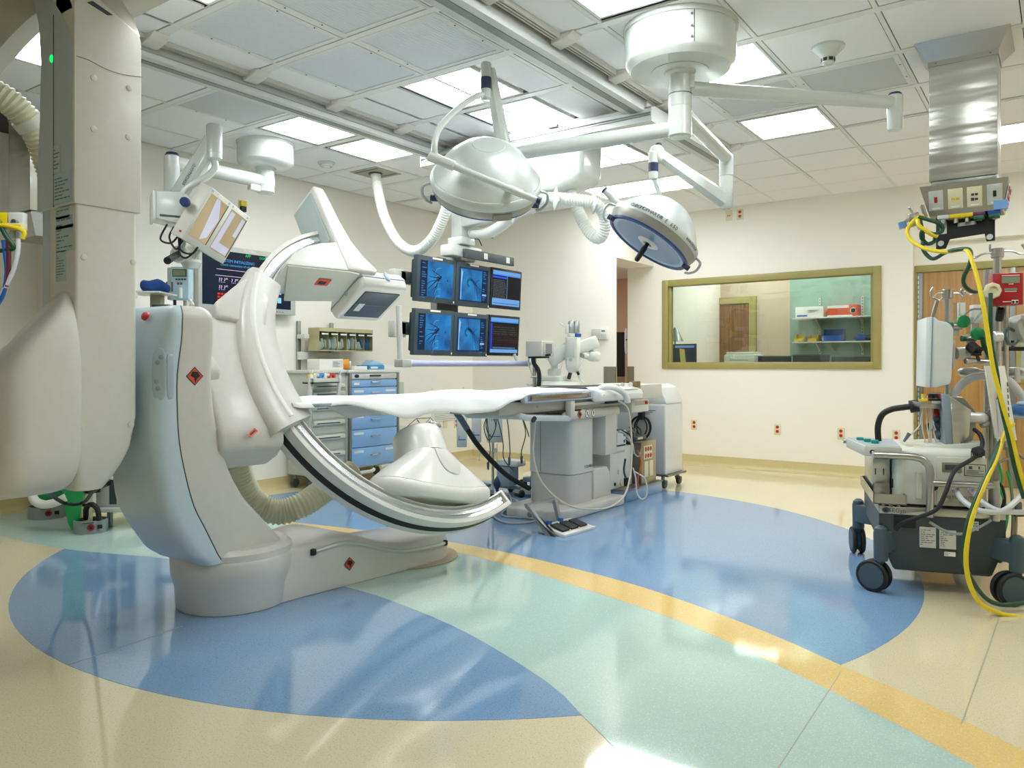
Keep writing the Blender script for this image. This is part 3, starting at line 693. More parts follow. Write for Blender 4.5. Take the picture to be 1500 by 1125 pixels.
for o, ez, ey in ((V((.03, .156, .61)), V((0, 1, .08)), V((0, 0, 1))), (V((-.186, -.02, .605)), V((-1, 0, .1)), V((0, 0, 1)))):
    ex = ey.cross(ez).normalized(); M = CF @ frame(o, ex, ez.cross(ex).normalized(), ez.normalized())
    MB(M).lathe((0, 0, -.004), (0, 0, 1), [(.038, 0), (.036, .006), (.028, .009), (0, .009)], 24, sy=.5).build('grip_pad', mat('pad_blue', '#9fb4cb', .4), fa)
p = onv(470, 413, 0); d = FWD+RGT*((473-CX)/FPX)+UP*((HY-413)/FPX); t_ = (ISO-V((0, 0, EYE))).dot(cz)+.596; P = V((0, 0, EYE))+d*(t_/d.dot(cz))
MB(frame(P, cy_, -cn, -cz)).box(-.045, .045, -.03, .03, .002, .004).build('warning_label', orange_m, fa, ang=0, label='orange and black warning label')
MB(frame(P, cy_, -cn, -cz)).box(-.03, .02, -.012, .018, .004, .0046).build('warning_print', black, fa, ang=0)
# tube housing: a fan that sits on the inside of the arc, with a round collar
AD = 257.5; ax_ = V((math.cos(math.radians(AD)), 0, math.sin(math.radians(AD)))); tx_ = V((-ax_.z, 0, ax_.x))
FAN = [(.60, 12.0, .150), (.625, 13.6, .160), (.66, 16.0, .168), (.71, 19.6, .176), (.77, 23.0, .184), (.83, 25.4, .192), (.872, 26.4, .197)]
def fan(r, ha, hv, e=2.4, n=44):
    out = []
    for k in range(n):
        c, s_ = math.cos(2*PI*k/n), math.sin(2*PI*k/n); out.append(polar(AD+ha*math.copysign(abs(c)**(2/e), c), r, hv*math.copysign(abs(s_)**(2/e), s_)))
    return out
MB(CF).loft([fan(*q) for q in FAN]).build('tube_housing', white_p, fa, ang=50)
MB(CF).loft([fan(*q) for q in ((.872, 26.2, .195), (.876, 26.6, .198), (.90, 26.6, .198), (.925, 25.6, .19), (.94, 24.0, .17))]).build('housing_base', white_p, fa, ang=50)
CM_ = CF @ frame(V((0, 0, 0)), tx_, V((0, 1, 0)), tx_.cross(V((0, 1, 0))))
MB(CF).lathe(ax_*.43, ax_, [(0, 0), (.10, .0), (.135, .01), (.149, .03), (.156, .12), (.162, .185)], 44, sy=.95).build('tube_collar', white_p, fa, ang=45)
MB(CF).lathe(ax_*.612, ax_, [(.159, 0), (.161, .002), (.159, .006)], 44, sy=.95, cap=False).build('collar_seam', dark_g, fa)
rows = []
for k in range(13):
    f = k/12; r = .618+f*.17; j = max(i for i in range(len(FAN)-1) if FAN[i][0] <= r); p0, p1 = FAN[j], FAN[j+1]; g = (r-p0[0])/(p1[0]-p0[0]); ha, hv = p0[1]+(p1[1]-p0[1])*g, p0[2]+(p1[2]-p0[2])*g
    w_ = 6.6*math.sqrt(max(.02, 1-f**3)); row = []
    for i in range(13):
        a = 4.0+w_*(i/6-1); c = min(.999, abs(a)/ha); row.append(polar(AD+a, r, hv*(1-c**2.4)**(1/2.4)+.004))
    rows.append(row)
q = MB(CF); q.add([p for r in rows for p in r], [[a*13+i, a*13+i+1, (a+1)*13+i+1, (a+1)*13+i] for a in range(12) for i in range(12)]); q.build('housing_tongue', mat('tongue_grey', '#cfcdc8', .35), fa, ang=60)
q = MB(CF); q.bar(ax_*.438+tx_*.0+V((0, .125, 0)), ax_*.438+tx_*.085+V((0, .11, 0)), .035, .022, up=-ax_, bev=.004); q.build('collar_handle', mat('handle_chrome', '#b5b8b8', .2, .9), fa)
# thick corrugated umbilical hose of the C-arm
t = MB().corr([at(343, 648, d=4.35), at(352, 700, d=4.42), at(375, 738, d=4.5), at(410, 750, d=4.55), at(445, 738, d=4.6), at(475, 718, d=4.7), at(520, 690, d=4.85)], .078, .022, .14, 20).build('corrugated_hose', hose_c, top=True, ang=40)
tag(t, 'fat cream corrugated hose curving from under the C-arm carriage to the floor', 'hose')
# ------------------------------------------------------------------ surgical light mount with arms
m0 = at(996, 42, z=H); mx, my = m0.x, m0.y
sm = thing('surgical_light_mount', 'big round white ceiling mount with three horizontal light arms', 'surgical light mount', (mx, my, H))
MB().lathe((mx, my, H), (0, 0, -1), [(.302, 0), (.302, .028), (.293, .03), (.293, .185), (.285, .20), (.262, .228), (.15, .232), (.15, .236), (0, .236)], 56).build('ceiling_drum', cool_w, sm, ang=30)
q = MB(); tdir = (V((0, 0, 0))-V((mx, my, 0))).normalized(); sd = V((-tdir.y, tdir.x, 0))
pn = (tdir*.97-sd*-.24).normalized(); c = V((mx, my, 0))+pn*.2935
q.bar(c+UP*(H-.03), c+UP*(H-.19), .003, .002, up=pn); q.build('cover_seam', dark_g, sm)
for z in (.05, .11, .165):
    for o in (-.012,):
        MB().cyl(c+UP*(H-z)-pn.cross(UP)*o-pn*.002, c+UP*(H-z)-pn.cross(UP)*o+pn*.004, .006, n=10).build('screw', alu_d, sm)
MB().lathe((mx, my, H-.234), (0, 0, -1), [(.085, 0), (.08, .012), (.064, .02), (.061, .03), (.061, .12), (.063, .121), (.063, .19), (.061, .191), (.061, .255), (.063, .256), (.063, .345), (.05, .352), (0, .352)], 32).build('centre_shaft', cool_w, sm, ang=25)
MB().lathe((mx, my, H-.355), (0, 0, -1), [(.0625, 0), (.0645, .001), (.0645, .004), (.0625, .005)], 32).build('shaft_ring', dark_g, sm)
pp = at(1012, 118, d=4.12); MB().cyl(pp+UP*.03, pp-UP*.04, .02).build('stop_pin', cool_w, sm)
a1 = at(1311, 150, d=4.38); a1.z = 2.66
s1 = V((mx, my, 2.66)); d1 = (a1-s1).normalized()
MB().cyl(s1+d1*.04, a1, .039, .036, 20).build('horizontal_arm', cool_w, sm)
MB().lathe(a1+UP*.045, (0, 0, -1), [(0, 0), (.03, 0), (.042, .01), (.042, .19), (.036, .2), (0, .2)], 24).build('arm_socket', cool_w, sm); MB().cyl(a1+UP*.044, a1+UP*.054, .036, .03).build('socket_cap', navy, sm)
s2 = V((mx, my, 2.445)); e2 = at(742, 226, z=2.445); d2_ = (e2-s2).normalized()
MB().cyl(s2+d2_*.04, e2, .043, .043, 24).build('horizontal_arm', cool_w, sm)
MB().lathe(e2+UP*.06, (0, 0, -1), [(0, 0), (.045, 0), (.05, .01), (.05, .15), (.044, .16), (0, .16)], 24).build('arm_socket', cool_w, sm)
s3 = V((mx, my, 2.54)); e3 = at(1064, 231, z=2.54); d3 = (e3-s3).normalized()
MB().cyl(s3+d3*.04, e3, .042, .04, 24).build('horizontal_arm', cool_w, sm)
zt, zb = e3.z+.02, at(1062, 304, d=5.05).z
MB().lathe((e3.x, e3.y, zt), (0, 0, -1), [(0, 0), (.036, 0), (.046, .012), (.046, .14), (.042, .142), (.044, .15), (.042, zt-zb-.02), (.03, zt-zb), (0, zt-zb)], 24).build('arm_socket', cool_w, sm)
# spring arms, yokes
def spring(parent, p0, p1, w0, w1, h0, h1, m=cool_w):
    p0, p1 = V(p0), V(p1); t = (p1-p0).normalized(); sdv = t.cross(UP).normalized(); u = sdv.cross(t)
    secs = []
    for f, w_, h_ in ((0, w0*.8, h0*.8), (.03, w0, h0), (.5, (w0+w1)/2, (h0+h1)/2), (.97, w1, h1), (1, w1*.8, h1*.8)):
        p = p0.lerp(p1, f); b = min(w_, h_)*.25
        secs.append([p+sdv*x+u*y for x, y in ((-w_/2, -h_/2+b), (-w_/2+b, -h_/2), (w_/2-b, -h_/2), (w_/2, -h_/2+b), (w_/2, h_/2-b), (w_/2-b, h_/2), (-w_/2+b, h_/2), (-w_/2, h_/2-b))])
    return MB().loft(secs).build('spring_arm', m, parent, ang=40)
tp = at(717, 100, d=4.5); spring(sm, e2-UP*.05, tp, .08, .06, .095, .06)
q = at(712, 92, d=4.47); r_ = at(712, 145, d=4.47)
MB().lathe(q, (0, 0, -1), [(.0, 0), (.026, 0), (.03, .006), (.03, q.z-r_.z-.004), (.02, q.z-r_.z), (0, q.z-r_.z)], 20).build('arm_joint', cool_w, sm)
MB().cyl(at(712, 114, d=4.47), at(712, 131, d=4.47), .0315, n=20).build('joint_ring', navy, sm)
q = at(962, 224, d=5.02); t3 = V((e3.x, e3.y, zb+.05)); spring(sm, t3, q, .075, .062, .10, .07)
MB().blob(q+V((0, 0, -.01)), .045, .045, .06, 3, 5).build('elbow', cool_w, sm)
MB().cyl(q+UP*.03+RGT*.012, q+UP*.062+RGT*.012, .02).build('elbow_cap', black, sm)
j0, j1 = at(957, 236, d=5.0), at(957, 263, d=5.0)
MB().cyl(j0+UP*.06, j1, .031, n=20, bev=.004).build('arm_joint', cool_w, sm); MB().cyl(at(957, 239, d=5.0), at(957, 252, d=5.0), .0325, n=20).build('joint_ring', navy, sm)
# ------------------------------------------------------------------ the two lamp heads
lens_blue = mat('lamp_lens', '#c9e0f7', .16, .2, var=.2, scale=4)
def lamp(name, label, c, ax, xd, R_, handle=True):
    """c: rim centre, ax: axis out of the dome's top, xd: reference direction"""
    ax = ax.normalized(); ex = (xd-ax*xd.dot(ax)).normalized(); ey = ax.cross(ex); M = frame(c, ex, ey, ax)
    t = thing(name, label, 'surgical light', c)
    k = R_/.31
    P = lambda pr: [(r*k, h*k) for r, h in pr]
    MB(M).lathe((0, 0, 0), (0, 0, 1), P([(.296, .012), (.285, .03), (.255, .075), (.205, .135), (.15, .18), (.115, .198), (.09, .202), (.088, .205), (0, .207)]), 56).build('dome_shell', lamp_s, t, ang=30)
    MB(M).lathe((0, 0, 0), (0, 0, 1), P([(.31, -.035), (.313, -.02), (.31, .005), (.302, .016), (.292, .014)]), 56, cap=False).build('upper_rim', lamp_s, t, ang=50)
    MB(M).lathe((0, 0, 0), (0, 0, -1), P([(.309, .034), (.302, .06), (.292, .085), (.288, .09)]), 56, cap=False).build('lower_rim', lamp_rim, t, ang=50)
    MB(M).lathe((0, 0, 0), (0, 0, -1), P([(.291, .086), (.286, .098), (.266, .10), (.264, .092)]), 56, cap=False).build('edge_ring', mat('lamp_ring_blue', '#27477f', .35), t, ang=50)
    MB(M).lathe((0, 0, 0), (0, 0, -1), P([(.268, .09), (.2, .083), (.1, .072), (.055, .068), (0, .068)]), 56).build('reflector_lens', lens_blue, t, ang=60)
    q = MB(M)
    for r in (.08, .12, .16, .2, .235):
        q.lathe((0, 0, 0), (0, 0, -1), P([(r, .074+(r-.1)*.09+.004), (r+.004, .074+(r-.1)*.09+.007), (r+.008, .074+(r-.1)*.09+.004)]), 48)
    q.build('reflector_steps', mat('lens_step', '#c6dbf5', .15, .2), t)
    MB(M).lathe((0, 0, 0), (0, 0, -1), P([(.075, .07), (.075, .09), (.06, .098), (.03, .098), (.028, .09), (0, .09)]), 32).build('handle_mount', white_p, t, ang=40)
    if handle: MB(M).lathe((0, 0, -.09*k), (0, 0, -1), [(.012, 0), (.014, .03), (.018, .04), (.017, .13), (.012, .14), (0, .14)], 16).build('sterile_handle', black, t)
    for s_ in (-1, 1):
        h = [(s_*R_*.99, -.06, -.02), (s_*(R_+.035), -.065, -.035), (s_*(R_+.04), -.065, -.085), (s_*(R_+.015), -.065, -.125), (s_*(R_-.015), -.065, -.14)]
        MB(M).tube([(a, b, z) for a, b, z in h], .008, 8, 6).build('grab_handle', mat('handle_grey', '#aab2b8', .3, .3), t)
        MB(M).cbox((s_*(R_-.028), -.065, -.105), .05, .028, .03, bev=.004).build('handle_block', navy, t)
    return t, M
vdir = lambda p: (p-V((0, 0, EYE))).normalized()
c1 = at(712, 262, d=4.3); v1 = vdir(c1); up1 = (UP-v1*v1.z).normalized(); rt1 = v1.cross(up1)
ax1 = up1*math.cos(math.radians(28))-v1*math.sin(math.radians(28))+rt1*.07
L1, M1 = lamp('surgical_lamp', 'large silver domed surgical lamp seen from above its dome, at picture centre top', c1, ax1, rt1, .308)
# yoke of lamp 1
ya = at(637, 232, d=4.0); yb = at(789, 294, d=3.97)
MB().tube([at(712, 140, d=4.47), at(700, 140, d=4.42), at(672, 158, d=4.25), at(645, 186, d=4.08), at(637, 207, d=4.0), ya], .017, 12, 5).build('yoke_tube', cool_w, L1)
MB().cyl(ya+(ya-yb).normalized()*.03, yb, .019, .017, 16).build('yoke_rod', cool_w, L1)
MB().cyl(ya+(ya-yb).normalized()*.035, ya.lerp(yb, .19), .027, .026, 20, bev=.004).build('rod_sleeve', cool_w, L1)
MB().cyl(yb-(yb-ya).normalized()*.01, yb+(yb-ya).normalized()*.012, .021, n=18).build('rod_end', navy, L1); MB().cyl(yb, yb+(yb-ya).normalized()*.014, .015, n=18).build('rod_cap', cool_w, L1)
pq = yb.lerp(ya, .14); MB().cyl(pq, pq+(c1-pq).normalized()*.16, .022, n=16).build('pivot_stub', cool_w, L1)
LM = frame(c1+M1.to_3x3() @ V((.09, -.293, -.065)), (M1.to_3x3() @ V((.96, .3, 0))).normalized(), M1.to_3x3() @ V((0, .25, 1)).normalized(), (M1.to_3x3() @ V((.3, -.95, -.1))).normalized())
MB(LM).box(-.055, .055, -.017, .017, 0, .004).build('type_plate', alu_d, L1, ang=0)
c2 = at(952, 352, d=4.97); v2 = vdir(c2); up2 = (UP-v2*v2.z).normalized(); rt2 = v2.cross(up2)
nrm = (-rt2*.55-up2*.80)*.955-v2*.29; ax2 = -nrm
L2, M2_ = lamp('surgical_lamp', 'tilted silver surgical lamp showing its blue reflector and black handle', c2+ax2*.07, ax2, rt2*.83-up2*.55, .31)
MB().tube([at(958, 262, d=5.0), at(966, 285, d=5.06), at(975, 310, d=5.14), at(990, 335, d=5.16)], .015, 10, 5).build('yoke_tube', cool_w, L2)
ea = M2_ @ V((-.33, .05, .0)); MB().cyl(M2_ @ V((-.28, .02, .02)), M2_ @ V((-.42, .02, .05)), .024, n=16).build('yoke_stub', cool_w, L2); MB().cyl(M2_ @ V((-.42, .02, .05)), M2_ @ V((-.435, .02, .053)), .025, n=16).build('stub_cap', navy, L2)
def ring_text(body, M, R_, h, a0, step, size, m, parent):
    q = []
    for i, ch in enumerate(body):
        if ch == ' ': continue
        a = a0+step*i; rad = V((math.cos(a), math.sin(a), 0)); tan = V((-math.sin(a), math.cos(a), 0))
        T = M @ frame(rad*R_+V((0, 0, h)), tan, V((0, 0, 1)), rad)
        q.append(text(ch, size, T, m, parent, name='lettering'))
    return q
ink = mat('ink_grey', '#4a5257', .5)
def joined(obs):
    """merge single letters into one mesh"""
    bm = bmesh.new()
    for o in obs: bm.from_mesh(o.data)
    bm.to_mesh(obs[0].data); bm.free()
    for o in obs[1:]: bpy.data.objects.remove(o)
ta = math.atan2(*reversed((M2_.to_3x3().inverted() @ (-v2)).to_2d()))
joined(ring_text('CHROMOPHARE\u00ae E 650', M2_, .314, -.012, ta-.75, .062, .032, ink, L2))
joined(ring_text('BERCHTOLD', M2_, .314, -.012, ta+.62, .05, .022, ink, L2))
# ------------------------------------------------------------------ small boom with double monitor
b0 = at(389, 210, z=H)
bm_ = thing('ceiling_boom', 'small round ceiling mount carrying a jointed monitor arm at left', 'ceiling boom', (b0.x, b0.y, H))
MB().lathe((b0.x, b0.y, H), (0, 0, -1), [(.228, 0), (.228, .018), (.222, .02), (.222, .16), (.212, .175), (.17, .2), (.08, .205), (0, .205)], 48).build('ceiling_drum', cool_w, bm_, ang=30)
MB().lathe((b0.x, b0.y, H-.2), (0, 0, -1), [(.085, 0), (.08, .02), (.07, .03), (.07, .085), (.073, .087), (.073, .15), (.07, .152), (.07, .20), (.055, .21), (0, .21)], 32).build('centre_shaft', cool_w, bm_, ang=25)
s4 = V((b0.x, b0.y, 2.665)); e4 = at(252, 238, z=2.665); d4 = (e4-s4).normalized()
MB().cyl(s4+d4*.05, e4, .055, .05, 24).build('boom_arm', cool_w, bm_)
MB().bar(s4+d4*.06-UP*.06, s4+d4*.15-UP*.055, .06, .07, bev=.01).build('arm_bracket', cool_w, bm_)
k0, k1 = at(252, 226, d=5.66), at(252, 308, d=5.6)
MB().lathe((e4.x, e4.y, k0.z), (0, 0, -1), [(0, 0), (.045, 0), (.056, .01), (.056, k0.z-k1.z), (.045, k0.z-k1.z+.02), (0, k0.z-k1.z+.02)], 20).build('elbow_column', cool_w, bm_)
MB().cyl((e4.x, e4.y, k0.z), (e4.x, e4.y, k0.z+.02), .05, .04).build('column_cap', navy, bm_)
f0 = at(262, 292, d=5.55); f1 = at(313, 202, d=5.5); spring(bm_, f0, f1, .10, .085, .15, .11)
text('BERCHTOLD', .03, frame(f0.lerp(f1, .38)-FWD*.055, (f1-f0).normalized(), (f1-f0).normalized().cross(FWD).normalized()*-1, -FWD), ink, bm_)
g0, g1 = at(314, 183, d=5.5), at(314, 235, d=5.5)
MB().lathe(g0, (0, 0, -1), [(0, 0), (.048, 0), (.055, .01), (.055, g0.z-g1.z-.05), (.053, g0.z-g1.z-.048), (.053, g0.z-g1.z-.01), (.03, g0.z-g1.z), (0, g0.z-g1.z)], 24).build('drop_column', cool_w, bm_)
MB().tube([g1, at(315, 246, d=5.5), at(303, 259, d=5.48), at(285, 268, d=5.46), at(270, 280, d=5.45), at(266, 292, d=5.45)], .024, 12, 6).build('drop_tube', cool_w, bm_)
hb = at(254, 307, d=5.5)
HM = frame(hb, (RGT*.86+FWD*.5).normalized(), (FWD*.86-RGT*.5).normalized(), UP)
MB(HM).prism([(-.13, -.11, -.09), (.10, -.11, -.13), (.13, -.11, -.06), (.13, -.11, .06), (.04, -.11, .115), (-.13, -.11, .10)], (0, .22, 0), bev=.012).build('tilt_housing', cool_w, bm_)
MB(HM).box(-.145, -.125, -.12, .12, -.1, .1, bev=.004).build('housing_plate', cool_w, bm_)
MB(HM).box(-.10, .06, -.112, -.108, -.075, -.06).build('housing_slot', dark_g, bm_)
kp = at(272, 297, d=5.36); MB().cyl(kp, kp-FWD*.05+RGT*.01, .034, .032, 20, bev=.006).build('tilt_knob', mat('knob_navy', '#1c2c66', .35), bm_)
for pts in ([(245, 328), (235, 350), (250, 356), (262, 345)], [(255, 332), (248, 348), (258, 365), (268, 352)], [(262, 340), (264, 365), (280, 372), (290, 362)], [(266, 345), (262, 368), (272, 378), (288, 366)]):
    MB().tube([at(x, y, d=5.45) for x, y in pts], .007, 8, 6).build('cable', black, bm_)
# double monitor hung on the boom
TL, TR, BL = at(311, 274.6, d=5.40), at(367, 319, d=5.98), at(271, 352, d=5.40)
ex = (TR-TL); wd = ex.length; ex.normalize(); ey = (TL-BL); ht = ey.length; ey = (ey-ex*ey.dot(ex)).normalized(); ez = ex.cross(ey)
DM = frame(TL, ex, ey, ez)
dm = thing('double_monitor', 'light grey two-screen monitor tilted sideways under the ceiling boom', 'monitor', TL)
B(dm, 'casing', mat('monitor_light', '#d3d1c6', .4), 0, wd, -ht, 0, -.10, 0, M=DM, bev=.006)
sw = wd/2
scr = glow('screen_tan', '#a59670', .75, '#b8a983', 3); scr2 = glow('screen_lilac', '#b5b8cb', .85, '#c6c8d6', 3)
for i in range(2):
    x0 = .03+i*(sw-.0); x1 = x0+sw-.06
    B(dm, 'screen', scr, x0, x1, -ht+.05, -.035, -.002, .0015, M=DM)
    B(dm, 'screen_edge', black, x1, x1+.006, -ht+.05, -.035, -.002, .004, M=DM)
    if i == 0:
        MB(DM).prism([(x0+.08, -.04, .0016), (x0+.13, -.04, .0016), (x1-.01, -.16, .0016), (x1-.03, -ht+.1, .0016), (x1-.1, -ht+.06, .0016), (x0+.12, -.25, .0016)], (0, 0, .0006)).build('scan_image', scr2, dm, ang=0)
    else:
        MB(DM).box(x0+.01, x0+.07, -ht+.06, -.05, .0016, .0022).box(x0+.07, x1-.01, -ht+.06, -ht+.12, .0016, .0022).box(x1-.06, x1-.01, -.2, -.05, .0016, .0022).build('scan_image', scr2, dm, ang=0)
    B(dm, 'name_strip', paper, (x0+x1)/2-.05, (x0+x1)/2+.05, -.026, -.01, -.002, .0012, M=DM)
    for a in (x0, x1): B(dm, 'corner_pad', mat('pad_lilac', '#b5b6cc', .5), a-.012, a+.012, -.024, -.008, -.002, .0015, M=DM)
B(dm, 'red_badge', red_d, -.001, .0005, -ht+.05, -ht+.035, -.05, -.03, M=DM)
# lamp-like arm with black handle under the double monitor
hd = thing('handle_arm', 'round grey disc joint with black grip below the double monitor', 'handle', at(257, 378, d=5.5))
p0 = at(261, 372, d=5.52); MB().cyl(p0, p0+FWD*.03-RGT*.0, .062, .062, 28, bev=.008).build('disc_joint', cool_w, hd)
p1 = at(245, 382, d=5.25); MB().cyl(p0, p1, .022, .026, 16, bev=.004).build('grip', black, hd)
p2 = at(280, 385, d=5.7); MB().lathe(p2, UP, [(0, -.05), (.05, -.045), (.075, 0), (.07, .02), (0, .03)], 24).build('lamp_bowl', cool_w, hd)
MB().tube([p0+UP*.02, at(270, 358, d=5.5), at(268, 345, d=5.48)], .012, 8, 5).build('link_tube', cool_w, hd); MB().tube([p2, at(288, 375, d=5.68), at(292, 362, d=5.66), at(270, 352, d=5.5)], .01, 8, 5).build('link_tube', cool_w, hd)
# ------------------------------------------------------------------ monitor suspension: beam, motor box, arm, hanger
BY = 4.72
su = thing('monitor_suspension', 'aluminium cross beam on the ceiling rails with white motor box and monitor hanger', 'monitor suspension', (-3.3, 4.88, 2.8))
bx0, bx1 = -4.30, -2.24
MB().prism([(bx0, BY, 2.80), (bx0, BY, 2.835), (bx0, BY+.012, 2.84), (bx0, BY+.012, 2.855), (bx0, BY, 2.86), (bx0, BY, 2.885), (bx0, BY+.05, 2.905), (bx0, BY+.30, 2.905), (bx0, BY+.34, 2.88), (bx0, BY+.34, 2.80)], (bx1-bx0, 0, 0)).build('cross_beam', alu, su, ang=0)
for x in (bx0, bx1): MB().prism([(x-.004, BY-.004, 2.797), (x-.004, BY-.004, 2.887), (x-.004, BY+.05, 2.908), (x-.004, BY+.30, 2.908), (x-.004, BY+.344, 2.88), (x-.004, BY+.344, 2.797)], (.008, 0, 0)).build('beam_end', alu, su, ang=0)
B(su, 'beam_channel', alu_d, bx0, bx1, BY-.001, BY+.004, 2.838, 2.846)
B(su, 'top_channel', mat('beam_light', '#e4e6e4', .4, .3), bx0+.05, bx1-.05, BY+.06, BY+.28, 2.905, 2.925)
for x, w_ in ((-2.36, .07), (-4.20, .07)):
    B(su, 'rail_carriage', mat('carriage_white', '#d8d6d2', .4), x-w_, x+w_, BY+.04, BY+.28, 2.905, 2.965, bev=.006)
    B(su, 'carriage_plate', alu, x-w_-.02, x+w_+.02, BY+.0, BY+.03, 2.895, 2.91, bev=.003)
    MB().cyl((x, BY-.01, 2.90), (x, BY+.03, 2.90), .012, n=12).build('roller', alu_d, su)
B(su, 'cable_clip', alu_d, -3.05, -2.97, BY-.02, BY+.02, 2.885, 2.91, bev=.004)
# motor box below the beam
mb0 = at(870, 215, Y=4.86)
MB().prism([(-3.75, 4.76, 2.798), (-3.75, 4.76, 2.46), (-3.05, 4.76, 2.46), (-2.86, 4.76, 2.49), (-2.80, 4.76, 2.54), (-2.79, 4.76, 2.798)], (0, .30, 0), bev=.03, seg=3).build('motor_box', cool_w, su, ang=45)
MB().prism([(-3.6, 4.81, 2.462), (-3.6, 4.81, 2.40), (-3.15, 4.81, 2.43), (-3.08, 4.81, 2.462)], (0, .2, 0), bev=.008).build('box_foot', cool_w, su)
hx = -4.10
hA = V((-3.35, 4.93, 2.40)); hB = V((hx+.02, 4.99, 2.37)); 
MB().bar(hA, hB, .10, .12, bev=.012).build('hanger_arm', cool_w, su)
MB().bar(hA+UP*.075, hB+UP*.085, .03, .03, bev=.004).build('arm_conduit', cool_w, su)
hz0, hz1 = 2.50, 2.20
B(su, 'hanger_post', cool_w, hx-.055, hx+.055, 4.93, 5.05, hz1, hz0, bev=.01)
B(su, 'hanger_collar', cool_w, hx-.075, hx+.075, 4.91, 5.09, hz1-.03, hz1+.03, bev=.008)
B(su, 'hanger_head', mat('head_grey', '#d5d6d2', .4), hx-.10, hx+.05, 4.84, 5.22, 2.07, 2.165, bev=.015)
B(su, 'head_wedge', mat('wedge_grey', '#b9bab8', .4), hx-.24, hx+.0, 5.0, 5.2, 2.045, 2.09, bev=.02)
B(su, 'hanger_spine', mat('spine_grey', '#8d8f88', .5), hx-.24, hx-.165, 4.88, 5.16, 1.25, 2.08, bev=.008)
for z in (1.46, 1.86): B(su, 'cross_bracket', alu_d, hx-.165, hx-.115, 4.40, 5.85, z-.05, z+.05, bev=.004)
for z in (1.46, 1.86): B(su, 'bracket_cover', mat('cover_grey', '#c5c6bf', .45), hx-.19, hx-.115, 4.33, 4.46, z-.07, z+.06, bev=.008)
MB().tube([at(683, 350, X=hx), at(687, 338, X=hx), at(697, 334, X=hx), at(710, 341, X=hx), at(722, 349, X=hx)], .006, 8, 6).build('cable', alu_d, su)
c_ = at(699, 364, X=hx+.08); MB().tube([at(690, 352, X=hx+.04), at(700, 350, X=hx+.04), at(706, 360, X=hx+.06)], .005, 6, 5).build('cable', black, su)
# dark identification bar above the monitors
B(su, 'label_bar', mat('bar_slate', '#454f53', .5), hx+.07, hx+.10, 4.93, 5.62, 2.055, 2.13, bev=.003)
for y in (5.18, 5.50): B(su, 'bar_tag', paper, hx+.10, hx+.1015, y, y+.05, 2.07, 2.12)
# grab handle under the monitors
gy0, gy1 = 4.28, 5.88
MB().cyl((hx+.07, gy0, 1.185), (hx+.07, gy1, 1.185), .026, n=20).build('handle_bar', mat('handle_lilac', '#b4b9d6', .35), su)
for y in (gy0-.01, gy1-.02): MB().cyl((hx+.07, y, 1.185), (hx+.07, y+.03, 1.185), .029, n=20).build('handle_end', white_p, su)
B(su, 'handle_bracket', mat('bracket_grey', '#b3b4ad', .4), hx+.02, hx+.11, gy0-.10, gy0, 1.155, 1.215, bev=.008)
MB().cyl((hx+.04, gy0-.05, 1.2), (hx+.02, gy0-.05, 1.62), .022, n=16, bev=.004).build('handle_post', mat('post_grey', '#c0c1ba', .4), su)
MB().cyl((hx+.07, 5.72, 1.19), (hx+.03, 5.72, 1.27), .014, n=12).build('handle_stay', mat('post_grey', '#c0c1ba', .4), su)
